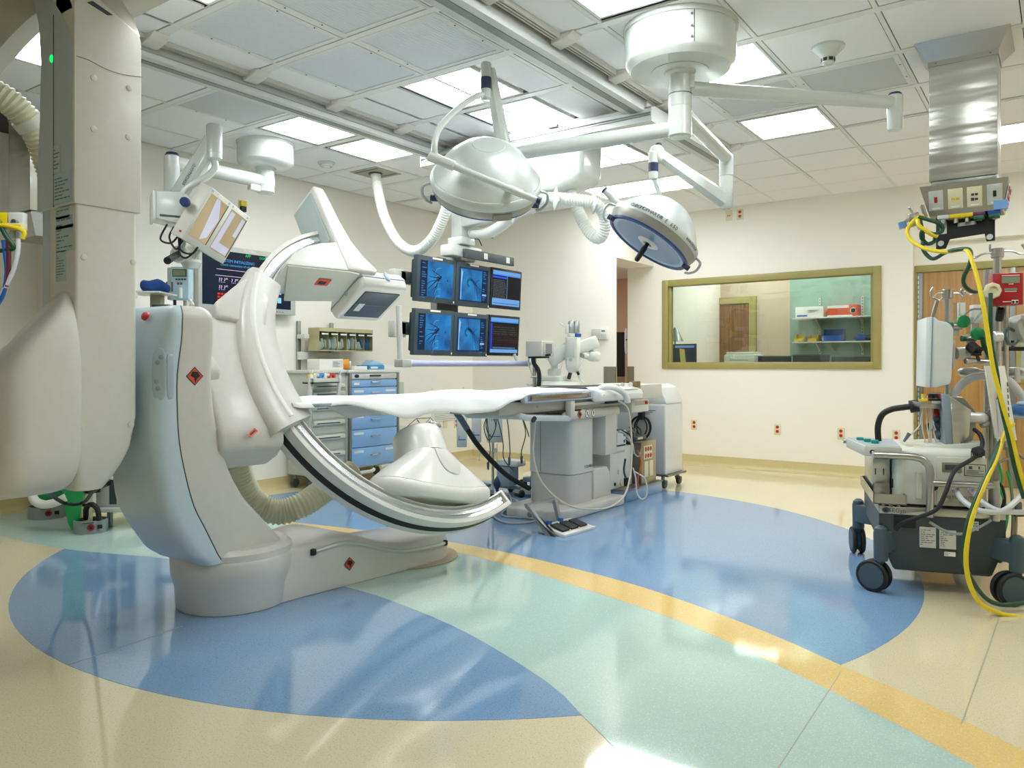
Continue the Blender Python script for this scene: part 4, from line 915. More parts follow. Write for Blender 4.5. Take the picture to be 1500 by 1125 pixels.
# ------------------------------------------------------------------ six monitors in two rows
scr_b = glow('angio_blue', '#0a4a86', .72, '#2a8fd4', 7); scr_d = glow('angio_panel', '#0a2246', .55, '#0c2a55', 9); scr_n = glow('angio_frame', '#0b2f62', .8)
vessel = glow('vessel_dark', '#072a4d', .7); vessel2 = glow('vessel_black', '#04101e', .5); pale = glow('screen_pale', '#8fc6f2', .75); cyan = glow('screen_cyan', '#5fd0ee', 1.0)
tilt = 3.2
def monitor(y0, y1, ztop, hgt, label, kind, dx=0):
    o = V((hx+.005+dx-(2.03-ztop)*math.tan(math.radians(tilt)), (y0+y1)/2, ztop-hgt/2))
    M = frame(o, V((0, 1, 0)), V((math.sin(math.radians(tilt)), 0, math.cos(math.radians(tilt)))), V((math.cos(math.radians(tilt)), 0, -math.sin(math.radians(tilt)))))
    t = thing('angiography_monitor' if kind < 2 else 'workstation_monitor', label, 'monitor', o, 'monitors of the hanging bank'); wd = y1-y0; a, b = wd/2, hgt/2
    thin = kind >= 2
    B(t, 'casing', bezel if not thin else black, -a, a, -b, b, -.03, .012, M=M, bev=.004)
    B(t, 'rear_shell', mat('rear_dark', '#2c3539', .5), -a*.86, a*.86, -b*.84, b*.84, -.085, -.03, M=M, bev=.012)
    B(t, 'mount_block', black, -.07, .07, -.06, .06, -.11, -.085, M=M)
    bz = .022 if thin else .036
    B(t, 'screen', {0: scr_b, 1: scr_n, 2: glow('ui_dark', '#131318', .6), 3: glow('ui_dark2', '#15151b', .6)}[kind], -a+bz, a-bz, -b+bz+.006, b-bz, .010, .0128, M=M)
    L_, R_, D_, U_ = -a+bz, a-bz, -b+bz+.006, b-bz; z0 = .0129
    def q(*r): return MB(M).box(*r)
    def ribbon(paths, m, name):
        g = MB(M)
        for pts, w0, w1 in paths:
            P = smooth_path([(x, y, z0) for x, y in pts], 6)
            for i in range(len(P)-1):
                d = (P[i+1]-P[i]).normalized(); s_ = V((-d.y, d.x, 0)); f0 = w0+(w1-w0)*i/(len(P)-1); f1 = w0+(w1-w0)*(i+1)/(len(P)-1)
                g.add([P[i]-s_*f0, P[i]+s_*f0, P[i+1]+s_*f1, P[i+1]-s_*f1], [[0, 1, 2, 3]])
        return g.build(name, m, t, ang=0)
    rnd = random.Random(int(ztop*1000)+kind)
    if kind == 0:
        q(L_, L_+.085, D_, U_, z0, z0+.0004).build('info_panel', scr_d, t, ang=0)
        g = MB(M)
        for k in range(16):
            y = U_-.02-k*.018
            if rnd.random() < .75: g.box(L_+.02, L_+.03+rnd.uniform(.01, .04), y-.003, y+.003, z0+.0005, z0+.0008)
        g.build('screen_text', glow('text_blue', '#3f86c4', .8), t, ang=0)
        x = .055
        q(x, x+.07, D_, U_-.02, z0, z0+.0003).build('spine_shadow', glow('spine_blue', '#0f5c9c', .9, '#1670b4', 10), t, ang=0)
        v = [([(x*1.0+.05, .01), (x+.02, .035), (x-.0, .02), (x-.04, .0), (x-.08, -.03), (x-.12, -.06)], .007, .0015), ([(x+.0, .025), (x-.04, .04), (x-.09, .06)], .004, .0008), ([(x-.01, .02), (x-.06, .015), (x-.12, .02)], .004, .0008), ([(x-.03, .0), (x-.09, -.01), (x-.13, -.03)], .003, .0008), ([(x-.02, .005), (x-.05, -.045), (x-.07, -.10)], .005, .0008), ([(x-.05, -.04), (x-.09, -.07)], .003, .0006), ([(x-.04, -.03), (x-.04, -.08)], .0025, .0006), ([(x+.03, .03), (x+.06, .0)], .008, .005)]
        ribbon([([(x+(p[0]-x)*1.3-.0, p[1]*1.25) for p in pts if True], a_*1.25, b_*1.6) for pts, a_, b_ in v], vessel2, 'vessel_image')
        rb = []
        for s_ in (-1, 1):
            for k in range(5): y = .10-k*.055; rb.append(([(x+.035+s_*.045, y), (x+.035+s_*.09, y-.01), (x+.035+s_*.115, y-.05)], .0022, .0012))
        ribbon([r for r in rb if all(L_+.09 < p[0] < R_-.005 for p in r[0])], glow('rib_blue', '#4fa6dd', .9), 'rib_image')
    elif kind == 1:
        q(L_+.022, R_-.085, D_+.012, U_-.012, z0-.0004, z0).build('scan_image', scr_b, t, ang=0)
        q(R_-.082, R_, D_, U_, z0-.0002, z0+.0002).build('info_panel', scr_d, t, ang=0)
        g = MB(M)
        for k in range(16):
            y = U_-.02-k*.018
            if rnd.random() < .7: g.box(R_-.07, R_-.05+rnd.uniform(.0, .03), y-.003, y+.003, z0+.0003, z0+.0006)
        g.build('screen_text', glow('text_blue', '#3f86c4', .8), t, ang=0)
        q(R_-.075, R_-.02, D_+.06, D_+.075, z0+.0003, z0+.0007).build('screen_button', pale, t, ang=0)
        MB(M).prism([(L_+.024, D_+.013, z0), (L_+.036, D_+.013, z0), (L_+.034, .0, z0), (L_+.05, .10, z0), (L_+.024, U_-.013, z0)], (0, 0, .0004)).build('air_edge', pale, t, ang=0)
        x = -.01
        v = [([(x-.04, -.02), (x-.06, .0), (x-.055, .025), (x-.03, .035), (x, .02), (x+.03, .0)], .009, .008), ([(x+.03, .0), (x+.045, -.05), (x+.06, -.10), (x+.075, -.13)], .007, .0015), ([(x+.03, .005), (x+.06, -.02), (x+.09, -.03)], .005, .001), ([(x+.02, -.01), (x+.025, -.06), (x+.03, -.12)], .004, .001), ([(x+.03, .01), (x+.05, .03), (x+.08, .035)], .004, .001), ([(x+.04, -.03), (x+.06, -.07), (x+.085, -.11)], .003, .0008)]
        ribbon([([(min(x+(p[0]-x)*1.25, R_-.09), p[1]*1.2+.01) for p in pts], a_*1.2, b_*1.6) for pts, a_, b_ in v], vessel2, 'vessel_image')
        ribbon([([(x-.04, U_-.02), (x-.03, .04)], .0015, .0015), ([(L_+.05, .05), (L_+.055, .09), (L_+.07, .1)], .003, .002)], vessel, 'wire_image')
    else:
        blu = glow('ui_blue', '#3b7fd6', 1.0); sky = glow('ui_sky', '#6fa8e6', .75)
        q(L_, R_, U_-.03, U_, z0, z0+.0003).build('title_bar', sky, t, ang=0); q(L_, R_, U_-.04, U_-.03, z0, z0+.0003).build('tool_bar', blu, t, ang=0)
        q(L_, R_, D_, D_+(.06 if kind == 2 else .03), z0, z0+.0003).build('status_bar', sky, t, ang=0)
        g = MB(M)
        if kind == 2:
            q(.005, .01, D_+.06, U_-.04, z0, z0+.0004).build('divider', sky, t, ang=0)
            q(L_, .005, U_-.065, U_-.05, z0, z0+.0004).build('highlight_row', glow('ui_royal', '#1b4fd0', 1.0), t, ang=0)
            for k in range(13):
                y = U_-.085-k*.013; xx = L_+.01
                while xx < -.03: l = rnd.uniform(.01, .04); g.box(xx, min(xx+l, -.01), y-.002, y+.002, z0+.0001, z0+.0004); xx += l+.006
            g.build('screen_text', glow('ui_grey', '#6c6f7a', .8), t, ang=0)
            q(L_+.01, R_-.02, D_+.015, D_+.02, z0+.0004, z0+.0006).build('status_text', glow('ui_navy', '#28509c', .8), t, ang=0)
        else:
            q(L_, L_+.025, D_+.03, U_-.05, z0, z0+.0004).build('side_bar', glow('ui_royal2', '#1433b8', 1.0), t, ang=0)
            for c_, n_, m_, base in (('a', 4, glow('trace_tan', '#8c8266', .8), .075), ('b', 5, glow('trace_maroon', '#7a2a30', .8), .0)):
                g = MB(M)
                for k in range(n_):
                    y = base-k*.02
                    for j in range(22):
                        xx = L_+.04+j*(R_-L_-.06)/22; g.box(xx, xx+.009, y-.0012+rnd.uniform(-.002, .002), y+.0012, z0+.0001, z0+.0004)
                g.build('trace_rows', m_, t, ang=0)
            ribbon([([(L_+.04+j*.0105, -.115+(.012 if j % 2 else 0)) for j in range(int((R_-L_-.06)/.0105))], .0012, .0012)], pale, 'pulse_trace')
    if not thin:
        B(t, 'name_strip', paper, -.06, .06, b-.018, b-.004, .011, .0135, M=M)
        text('TOSHIBA', .014, M @ Matrix.Translation((.0, -b+.02, .0128)), glow('logo_grey', '#8f999c', .25), t)
        g = MB(M)
        for k in range(4): g.cyl((a-.09+k*.018, -b+.018, .012), (a-.09+k*.018, -b+.018, .0135), .004, n=8)
        g.build('buttons', dark_g, t)
        B(t, 'power_tag', paper, a-.022, a-.010, -b+.008, -b+.026, .012, .0135, M=M)
cols = ((4.435, 4.905), (4.91, 5.375), (5.38, 5.84))
for zt_, hh, row in ((2.03, .36, 'upper'), (1.615, .365, 'lower')):
    monitor(*cols[0], zt_, hh, 'blue angiogram monitor at the left end of the %s row' % row, 0)
    monitor(*cols[1], zt_-.005, hh, 'blue angiogram monitor in the middle of the %s row' % row, 1)
    monitor(cols[2][0], cols[2][1], zt_-.0, hh*.985, 'thin black monitor with %s at the right end of the %s row' % ('data list' if row == 'upper' else 'pulse traces', row), 2 if row == 'upper' else 3, .005)
# ------------------------------------------------------------------ white corrugated hoses
hp0 = at(550, 253, z=H)
t = thing('ceiling_hose', 'white corrugated hose looping from a square ceiling port down behind the lamp', 'hose', hp0)
MB().corr([(hp0.x, hp0.y, H), at(556, 290, d=7.15), at(566, 325, d=7.0), at(585, 357, d=6.85), at(608, 368, d=6.7), at(632, 352, d=6.55), at(650, 318, d=6.4), at(662, 285, d=6.3), V((-3.95, 4.95, 2.62))], .048, .022, .13, 14).build('hose', hose_w, t, ang=40)
MB().box(hp0.x-.17, hp0.x+.17, hp0.y-.17, hp0.y+.17, H-.006, H+.002).build('port_plate', mat('port_tan', '#a9a48f', .5), t, ang=0)
MB().lathe((hp0.x, hp0.y, H-.006), (0, 0, -1), [(.065, 0), (.065, .01), (.05, .014)], 20).build('port_collar', dark_g, t)
for y in (-.12, .12): MB().box(hp0.x-.15, hp0.x+.15, hp0.y+y-.012, hp0.y+y+.012, H-.0075, H-.005).build('port_slot', dark_g, t, ang=0)
t = thing('arm_hose', 'white corrugated hose running along the monitor hanger arm and looping right', 'hose', at(760, 310, d=5.6))
MB().corr([at(690, 341, d=6.45), at(715, 341, d=6.3), at(735, 330, d=6.1), at(750, 316, d=5.9), at(775, 302, d=5.75), at(805, 291, d=5.65), at(840, 293, d=5.55), at(868, 297, d=5.5), at(884, 312, d=5.5), at(886, 335, d=5.55), at(877, 349, d=5.6), at(862, 338, d=5.65), at(848, 312, d=5.7), at(836, 282, d=5.75), at(832, 272, d=5.8)], .046, .02, .13, 14).build('hose', hose_w, t, ang=40)
for x, y, d in ((750, 309, 5.88), (812, 288, 5.6), (868, 293, 5.5)):
    MB().bar(at(x, y-6, d=d), at(x+4, y+14, d=d-.06), .015, .11, bev=.004).build('hose_strap', cool_w, t)
# ------------------------------------------------------------------ ceiling-suspended lateral arm, foreground left
la = thing('ceiling_c_arm', 'beige ceiling-hung X-ray arm column with rounded housing in the left foreground', 'X-ray machine', (-3.39, 1.63, 2.9))
LX0, LX1, LY0, LY1 = -3.56, -3.232, 1.497, 1.775
def warm(name, mb, m=None, **k): return mb.build(name, m or warm_p, la, ang=k.get('ang', 45))
warm('sleeve_front', MB().prism([(LX1, LY0, 1.822), (LX1, LY1, 1.822), (LX1, LY1, 2.56), (LX1, LY1-.012, 2.59), (LX1, LY0+.06, 2.70), (LX1, LY0, 2.70)], (-.16, 0, 0), bev=.006))
side = mat('sleeve_grey_blue', '#c3cdd2', .4)
MB().prism([(LX1-.004, LY0-.002, 1.822), (LX1-.004, LY0-.002, 2.48), (-3.33, LY0-.002, 2.60), (-3.45, LY0-.002, 2.72), (-3.56, LY0-.002, 2.75), (-3.60, LY0-.002, 2.75), (-3.545, LY0-.002, 2.62), (-3.525, LY0-.002, 2.45), (-3.535, LY0-.002, 2.2), (-3.56, LY0-.002, 2.0), (-3.56, LY0-.002, 1.822)], (0, .25, 0), bev=.006).build('sleeve_side', side, la, ang=45)
q = MB(); q.prism([(LX1-.17, LY0-.0035, 1.825), (LX1-.17, LY0-.0035, 2.62), (LX1-.174, LY0-.0035, 2.62), (LX1-.174, LY0-.0035, 1.825)], (0, .004, 0)); q.build('side_seam', dark_g, la, ang=0)
# curved seam on the upper front
sp = [at(112, 82, X=LX1), at(130, 88, X=LX1), at(155, 101, X=LX1), at(180, 109, X=LX1), at(208, 113, X=LX1)]
MB().tube([p+V((.0005, 0, 0)) for p in sp], .0016, 6, 6).build('front_seam', mat('seam_grey', '#8b877c', .6), la)
# head: curved cover rising to the carriage, and channel of the big arc
MB().prism([(LX1+.002, LY0, 2.60), (LX1+.002, LY1-.0, 2.575), (LX1-.03, LY1-.01, 2.66), (LX1-.12, LY1-.05, 2.80), (LX1-.12, LY0, 2.80)], (-.2, 0, 0), bev=.01).build('head_cover', warm_p, la, ang=45)
B(la, 'head_channel', mat('channel_grey', '#7d8587', .5), -3.54, LX1-.012, LY0+.012, LY0+.06, 2.40, 2.80)
MB().prism([at(128, 3, X=LX1+.004), at(136, 1, X=LX1+.004), at(166, 22, X=LX1+.004), at(158, 22, X=LX1+.004)], (-.05, 0, 0), bev=.002).build('head_slot', dark_g, la, ang=0)
MB().box(-3.85, -2.4, .75, 1.88, 2.76, 2.88, bev=.02).build('overhead_carriage', mat('carriage_beige', '#bdb7a6', .5), la)
for y in (.95, 1.70): B(la, 'rail_trolley', alu, -3.9, -2.42, y-.05, y+.05, 2.88, 2.955)
# big arc at upper left
arc = smooth_path([at(-130, 215, d=3.3), at(-70, 98, d=3.3), at(-25, 42, d=3.32), at(8, 8, d=3.34), at(40, -14, d=3.38), at(75, -34, d=3.44), at(120, -52, d=3.5)], 6)
MB().sweep(arc, lambda i, t, s_, u: [s_*.15+u*.05, -s_*.10+u*.05, -s_*.10-u*.05, s_*.15-u*.05], up=-FWD).build('lateral_arc', mat('arc_beige', '#c6c2b4', .4), la, ang=45)
q = MB(); q.sweep([p-FWD*.052 for p in arc], lambda i, t, s_, u: [s_*.002+u*.006, -s_*.008+u*.006, -s_*.008-u*.004, s_*.002-u*.004], up=-FWD); q.build('belt_stripe', black, la, ang=45)
# lower column (inner telescopic part) with rounded foot
LX1b, LY1b = LX1-.012, LY1-.012
secs = []
for z in (1.83, 1.5, 1.2, .95, .82, .75, .70, .665, .65):
    f = max(0, (.95-z)/.30); ro = f**2*.10
    secs.append(rrect(LX0+.03+ro*.6, LX1b-ro*.5, LY0+.012+ro*.3, LY1b-ro, z, .012+ro*.3, .02+ro*.4, 4))
MB().loft(secs).build('lower_column', warm_p, la, ang=50)
MB().box(LX0+.02, LX0+.1, LY0+.01, LY0+.2, 1.4, 1.83, bev=.01).build('column_rear', side, la)
# bulging housing on the near side
def bulge(p):
    z = p.z; f = max(0, min(1, (z-1.12)/.42)); k = f*f*(3-2*f)
    y = p.y+(LY0+.02-p.y)*k*.95
    z -= max(0, (-3.30-p.x))*.42*max(0, min(1, (z-1.0)/.4))
    return V((p.x+(-.02*k), y, z))
MB().blob((-3.60, 1.40, 1.07), .385, .165, .43, 5, 14, bulge).build('tube_housing', warm_p, la, ang=60)
# bolts and indicator lamp, labels
for x, y in ((137, 114), (189, 129), (137, 189), (188, 201)):
    p = at(x, y, X=LX1); MB().lathe((LX1, p.y, p.z), (1, 0, 0), [(.013, 0), (.013, .003), (.009, .005), (0, .005)], 18).build('cover_plug', warm_p, la, ang=30)
for x, y in ((123, 377), (195, 384), (119, 626), (192, 622)):
    p = at(x, y, X=LX1b); MB().lathe((LX1b, p.y, p.z), (1, 0, 0), [(.013, 0), (.013, .003), (.009, .005), (0, .005)], 18).build('cover_plug', warm_p, la, ang=30)
p = at(76, 86, Y=LY0-.003); MB().lathe(p, (0, -1, 0), [(.011, 0), (.011, .003), (.008, .006), (0, .007)], 16, sy=1.5).build('power_lamp', glow('led_green', '#06c95a', 1.6), la, label='lit green indicator lamp')
lab_m = mat('label_aqua', '#b9cfd0', .5); lab_w = mat('label_pale', '#c9d3d4', .5)
for x0, y0, x1, y1, m_, n_ in ((79, 214, 88, 252, lab_w, 6), (79, 257, 104, 294, lab_m, 7), (82, 307, 102, 318, lab_m, 3), (82, 319, 107, 332, lab_m, 2), (82, 333, 107, 366, lab_m, 6), (82, 369, 97, 411, lab_m, 9)):
    yy = LY0-.0045 if y0 < 300 else LY0+.0115-.0045*0
    a = at(x0, y0, Y=yy); b = at(x1, y1, Y=yy)
    sticker(la, frame(V(((a.x+b.x)/2, yy, (a.z+b.z)/2)), V((1, 0, 0)), UP, V((0, -1, 0))), abs(b.x-a.x), abs(a.z-b.z), m_, n_, mat('ink_soft', '#6f7f86', .6), seed=x0+y0)
# ------------------------------------------------------------------ patient table
TX = -3.30
tb = thing('patient_table', 'grey floor-mounted X-ray patient table with control panel and steel side rail', 'patient table', (TX, 5.28, 0))
MB().prism([(TX-.22, 4.84, 0), (TX+.18, 4.80, 0), (TX+.28, 4.98, 0), (TX+.30, 5.82, 0), (TX-.25, 5.82, 0), (TX-.27, 4.95, 0)], (0, 0, .085), bev=.02, seg=3).build('plinth', grey_p, tb, ang=45)
MB().cyl((TX+.02, 4.822, .045), (TX+.02, 4.80, .045), .02, n=16, bev=.003).build('plinth_lock', alu_d, tb)
MB().loft([rrect(TX-.205, TX+.205, 5.11, 5.46, z, .07, .05, 5) for z in (.08, .315)]).build('column_lower', mat('table_grey_low', '#c3c1be', .4), tb, ang=40)
MB().loft([rrect(TX-.21, TX+.21, 5.105, 5.465, z, .07, .05, 5) for z in (.32, .80)]).build('column_upper', mat('table_grey', '#c6c8c4', .38), tb, ang=40)
MB().box(TX-.08, TX-.077, 5.1035, 5.107, .33, .78).build('column_seam', dark_g, tb, ang=0)
text('TOSHIBA', .032, frame(V((TX+.2115, 5.36, .365)), V((0, 1, 0)), UP, V((1, 0, 0))), ink, tb)
MB().prism([(TX-.21, 5.47, .08), (TX-.21, 5.77, .08), (TX-.21, 5.75, .27), (TX-.21, 5.70, .33), (TX-.21, 5.47, .33)], (.41, 0, 0), bev=.015).build('drive_cover', grey_p, tb, ang=40)
B(tb, 'cable_drop', mat('table_grey2', '#cfcdc6', .4), TX-.15, TX+.235, 5.60, 5.80, .43, .79, bev=.008)
B(tb, 'swivel_head', mat('table_beige', '#cfccc1', .4), TX-.25, TX+.24, 4.95, 5.86, .745, .83, bev=.03, seg=3)
MB().prism([(TX-.27, 4.42, .775), (TX-.25, 4.36, .80), (TX+.25, 4.36, .80), (TX+.27, 4.42, .775), (TX+.27, 5.00, .745), (TX-.27, 5.00, .745)], (0, 0, .045), bev=.012).build('bumper_tray', mat('tray_blue_grey', '#bcc8cc', .35), tb, ang=45)
B(tb, 'gap_seal', black, TX-.24, TX+.24, 4.42, 5.2, .818, .828)
B(tb, 'longitudinal_carriage', mat('carriage_tan', '#b3b1a6', .45), TX-.22, TX+.215, 4.16, 6.05, .828, .915, bev=.006)
for y in (4.62, 5.05): MB().cyl((TX+.215, y, .87), (TX+.219, y, .87), .008, n=12).build('carriage_screw', alu_d, tb)
# side frames with steel accessory rail
for s in (1, -1):
    xf = TX+s*.245
    MB().prism([(xf-.02, 4.36, .975), (xf-.02, 4.40, .905), (xf-.02, 6.15, .905), (xf-.02, 6.15, .975)], (.045, 0, 0), bev=.006).build('side_frame', mat('frame_pale_blue', '#c6d4e2', .4), tb, ang=40)
    B(tb, 'rail_recess', mat('recess_slate', '#7e8d97', .5), xf+s*.024-.002, xf+s*.024+.002, 4.42, 5.30, .918, .958)
    B(tb, 'accessory_rail', mat('rail_steel', '#a99d92', .25, 1, stretch=(1, 1, 40)), xf+s*.035-.005, xf+s*.035+.005, 4.45, 5.27, .923, .953, bev=.002)
    for y in (4.47, 5.24): MB().cyl((xf+s*.02, y, .938), (xf+s*.045, y, .938), .008, n=10).build('rail_bolt', alu_d, tb)
MB().prism([(TX-.22, 2.62, .955), (TX-.12, 2.55, .955), (TX+.12, 2.55, .955), (TX+.22, 2.62, .955), (TX+.235, 3.1, .955), (TX+.235, 6.1, .955), (TX-.235, 6.1, .955), (TX-.235, 3.1, .955)], (0, 0, .02), bev=.006).build('tabletop', mat('tabletop_grey', '#98a7b1', .35), tb, ang=40)
B(tb, 'under_bar', mat('bar_tan', '#c4c0b4', .4), TX+.225, TX+.255, 5.05, 5.62, .862, .882)
B(tb, 'rail_clamp', grey_p, TX+.235, TX+.285, 4.97, 5.03, .78, .90, bev=.004)
B(tb, 'clamp_box', black, TX+.20, TX+.27, 5.55, 5.80, .855, .885, bev=.003)
# foot end block, pad and emergency button
B(tb, 'foot_pad', mat('pad_black', '#23262a', .6), TX-.22, TX+.22, 5.30, 6.12, .975, .99, bev=.004)
B(tb, 'foot_block', mat('block_beige', '#d5d2c6', .4), TX-.23, TX+.27, 6.18, 6.62, .87, 1.0, bev=.01)
B(tb, 'foot_cover', mat('block_beige', '#d5d2c6', .4), TX-.20, TX+.27, 6.0, 6.34, .76, .87, bev=.008)
B(tb, 'button_recess', mat('recess_tan', '#a8a498', .5), TX+.268, TX+.2715, 6.06, 6.3, .82, .86)
MB().cyl((TX+.27, 6.27, .84), (TX+.29, 6.27, .84), .016, n=16, bev=.003).build('stop_button', red_m, tb, label='red emergency button')
B(tb, 'foot_clamp', mat('clamp_brown', '#8a7350', .4, .4), TX+.20, TX+.275, 6.08, 6.16, .945, 1.03, bev=.003)
diamond(tb, V((TX+.243, 5.17, .787)), V((0, 1, 0)), UP, .035)
for y, s_ in ((5.29, '/'), (5.39, 'T')):
    a = MB(frame(V((TX+.2405, y, .79)), V((0, 1, 0)), UP, V((1, 0, 0)))).lathe((0, 0, 0), (0, 0, 1), [(.034, 0), (.034, .0012), (0, .0012)], 24).build('icon_disc', black, tb)
    MB(frame(V((TX+.2417, y, .79)), V((0, 1, 0)), UP, V((1, 0, 0)))).lathe((0, 0, 0), (0, 0, 1), [(.030, 0), (.030, .0006), (0, .0006)], 24).build('disc_field', paper, a)
    q = MB(frame(V((TX+.2424, y, .79)), V((0, 1, 0)), UP, V((1, 0, 0))))
    if s_ == '/': q.bar((-.02, .02, 0), (.02, -.02, 0), .005, .001, up=(0, 0, 1)).bar((-.01, -.015, 0), (.008, .014, 0), .006, .001, up=(0, 0, 1))
    else: q.bar((0, -.016, 0), (0, .01, 0), .007, .001, up=(0, 0, 1)).bar((-.012, .002, 0), (.012, .002, 0), .005, .001, up=(0, 0, 1)).cyl((0, .016, 0), (0, .016, .001), .006, n=10)
    q.build('disc_symbol', black, a, ang=0)
# control console hooked on the rail, joystick handle, knobs
cx_ = TX+.30
cons = mat('console_white', '#e6e6e2', .35, coat=.2)
MB().prism([(cx_-.10, 5.33, 1.0), (cx_+.03, 5.33, .965), (cx_+.05, 5.33, .93), (cx_+.04, 5.33, .885), (cx_-.02, 5.33, .875), (cx_-.10, 5.33, .93)], (0, .74, 0), bev=.012, seg=3).build('control_console', cons, tb, ang=45)
for (y, x) in ((5.75, -.035), (5.86, -.05), (5.97, -.03), (6.03, -.06), (5.48, -.03)):
    z = 1.0-(x+.10)*.27; MB().lathe((cx_+x, y, z-.004), (.2, 0, 1), [(.018, 0), (.017, .03), (.013, .038), (0, .038)], 16).build('console_knob', mat('knob_grey', '#c9cac8', .35), tb)
MB().prism([(cx_-.07, 5.62, .992), (cx_+.035, 5.66, .966), (cx_+.035, 6.02, .966), (cx_-.07, 5.98, .992)], (0, 0, .008), bev=.003).build('key_panel', white_p, tb)
MB().tube([(cx_-.03, 5.42, .985), (cx_+.02, 5.45, .995), (cx_+.07, 5.52, .985), (cx_+.10, 5.60, .945), (cx_+.11, 5.64, .895), (cx_+.11, 5.65, .87)], [.022, .026], 14, 6).build('joystick_handle', cons, tb)
MB().lathe((cx_+.044, 5.37, .925), (1, 0, 0), [(.011, 0), (.011, .003), (0, .003)], 14).build('key_switch', dark_g, tb)
# table cables
MB().tube([at(906, 587, X=TX+.34), at(920, 600, X=TX+.36), at(925, 640, X=TX+.38), at(924, 690, X=TX+.4), at(915, 725, X=TX+.42), at(895, 742, X=TX+.40), at(870, 746, X=TX+.36), at(838, 742, d=5.7), at(810, 725, d=5.6), at(790, 700, d=5.6), at(781, 665, d=5.6), at(783, 630, d=5.6), at(784, 615, d=5.55)], .0075, 8, 8).build('pale_cable', mat('cable_cream', '#cfc6b4', .5), tb)
MB().cyl(at(783, 613, d=5.3), at(781, 616, d=5.36), .016, n=12).build('cable_gland', black, tb)
# sheet over the table
sh = MB(); NU, NV = 70, 28; rnd = random.Random(2)
vs = []
from mathutils import noise as mn
for i in range(NU+1):
    y = 2.50+(5.27-2.50)*i/NU
    hw = .16+.095*min(1, max(0, (y-2.5)/.35)) if y < 2.85 else .255
    def ramp(a, b): return max(0, min(1, (y-a)/(b-a)))
    dn = .012+.085*ramp(2.75, 3.15)*(1-ramp(4.0, 4.42)) - .0
    df = .012+.125*ramp(3.0, 3.3)*(1-ramp(3.6, 4.3))
    if y > 4.42: dn = .012; df = .012
    for j in range(NV+1):
        t = j/NV*2-1
        a = abs(t); d_ = df if t < 0 else dn
        if a < .72: x = t/.72*hw; z = .982
        else:
            f = (a-.72)/.28; x = math.copysign(hw+.012*math.sin(f*PI/2)+.02*f*(d_ > .03), t); z = .982-d_*f**1.1-.008*f
        n1 = mn.noise(V((x*3, y*2.2, 1.3)))*.014+mn.noise(V((x*9, y*7, 4)))*.007
        if y < 2.8: n1 += mn.noise(V((x*14, y*14, 7)))*.018*(2.8-y)/.3
        if a > .72: x += mn.noise(V((y*5, z*6, 2)))*.022; z += mn.noise(V((y*3, 5, 2)))*.014
        z += n1+.004*math.sin(y*5)*(a < .72)
        z = max(z, .9776) if a < .70 else z
        vs.append(V((TX+x, y, z)))
sh.add(vs, [[i*(NV+1)+j, i*(NV+1)+j+1, (i+1)*(NV+1)+j+1, (i+1)*(NV+1)+j] for i in range(NU) for j in range(NV)])
o = sh.build('white_sheet', cloth_w, top=True, ang=0, recalc=False)
o.data.polygons.foreach_set('use_smooth', [True]*len(o.data.polygons))
sol = o.modifiers.new('thickness', 'SOLIDIFY'); sol.thickness = .003; sol.offset = 1
tag(o, 'white cloth sheet draped loosely over the long patient table', 'sheet')
# ------------------------------------------------------------------ foot pedal
fl, fr, bl = at(823, 787, z=0), at(868, 774, z=0), at(806, 779, z=0)
ex = (fr-fl); PW = ex.length; ex.normalize(); ey = V((-ex.y, ex.x, 0))
PM = frame(fl, ex, ey, UP); PDp = .21
fp = thing('foot_pedal', 'white foot switch with three black pedals and two blue buttons by the table', 'foot pedal', fl)
MB(PM).prism([(0, -.03, 0), (0, PDp, 0), (0, PDp, .05), (0, PDp-.06, .05), (0, .0, .022), (0, -.03, .022)], (PW, 0, 0), bev=.006).build('base', white_p, fp)
for k in range(3):
    x0 = .03+k*(PW-.05)/3; MB(PM).prism([(x0, .015, .025), (x0, .125, .052), (x0, .125, .068), (x0, .015, .04)], ((PW-.05)/3-.02, 0, 0), bev=.006).build('pedal', black, fp)
for k in (.25, .62): MB(PM).cyl((PW*k, PDp-.03, .05), (PW*k, PDp-.03, .075), .02, n=16, bev=.004).build('button', blue_m, fp, label='blue push button')
gm = mat('bracket_slate', '#a3a3a2', .4, .2)
MB(PM).prism([(-.03, .02, 0), (-.03, .06, 0), (-.03, .26, .18), (-.03, .30, .20), (-.03, .30, .17), (-.03, .27, .15), (-.03, .12, .0)], (.03, 0, 0), bev=.004).build('foot_guard', gm, fp)
MB(PM).prism([(PW*.78, .22, 0), (PW*.78, .25, 0), (PW*.78, .31, .19), (PW*.78, .28, .20)], (.03, 0, 0), bev=.004).build('foot_guard', gm, fp)
MB(PM).bar((-.03, .29, .19), (PW*.78, .295, .19), .03, .012).build('guard_bar', gm, fp)
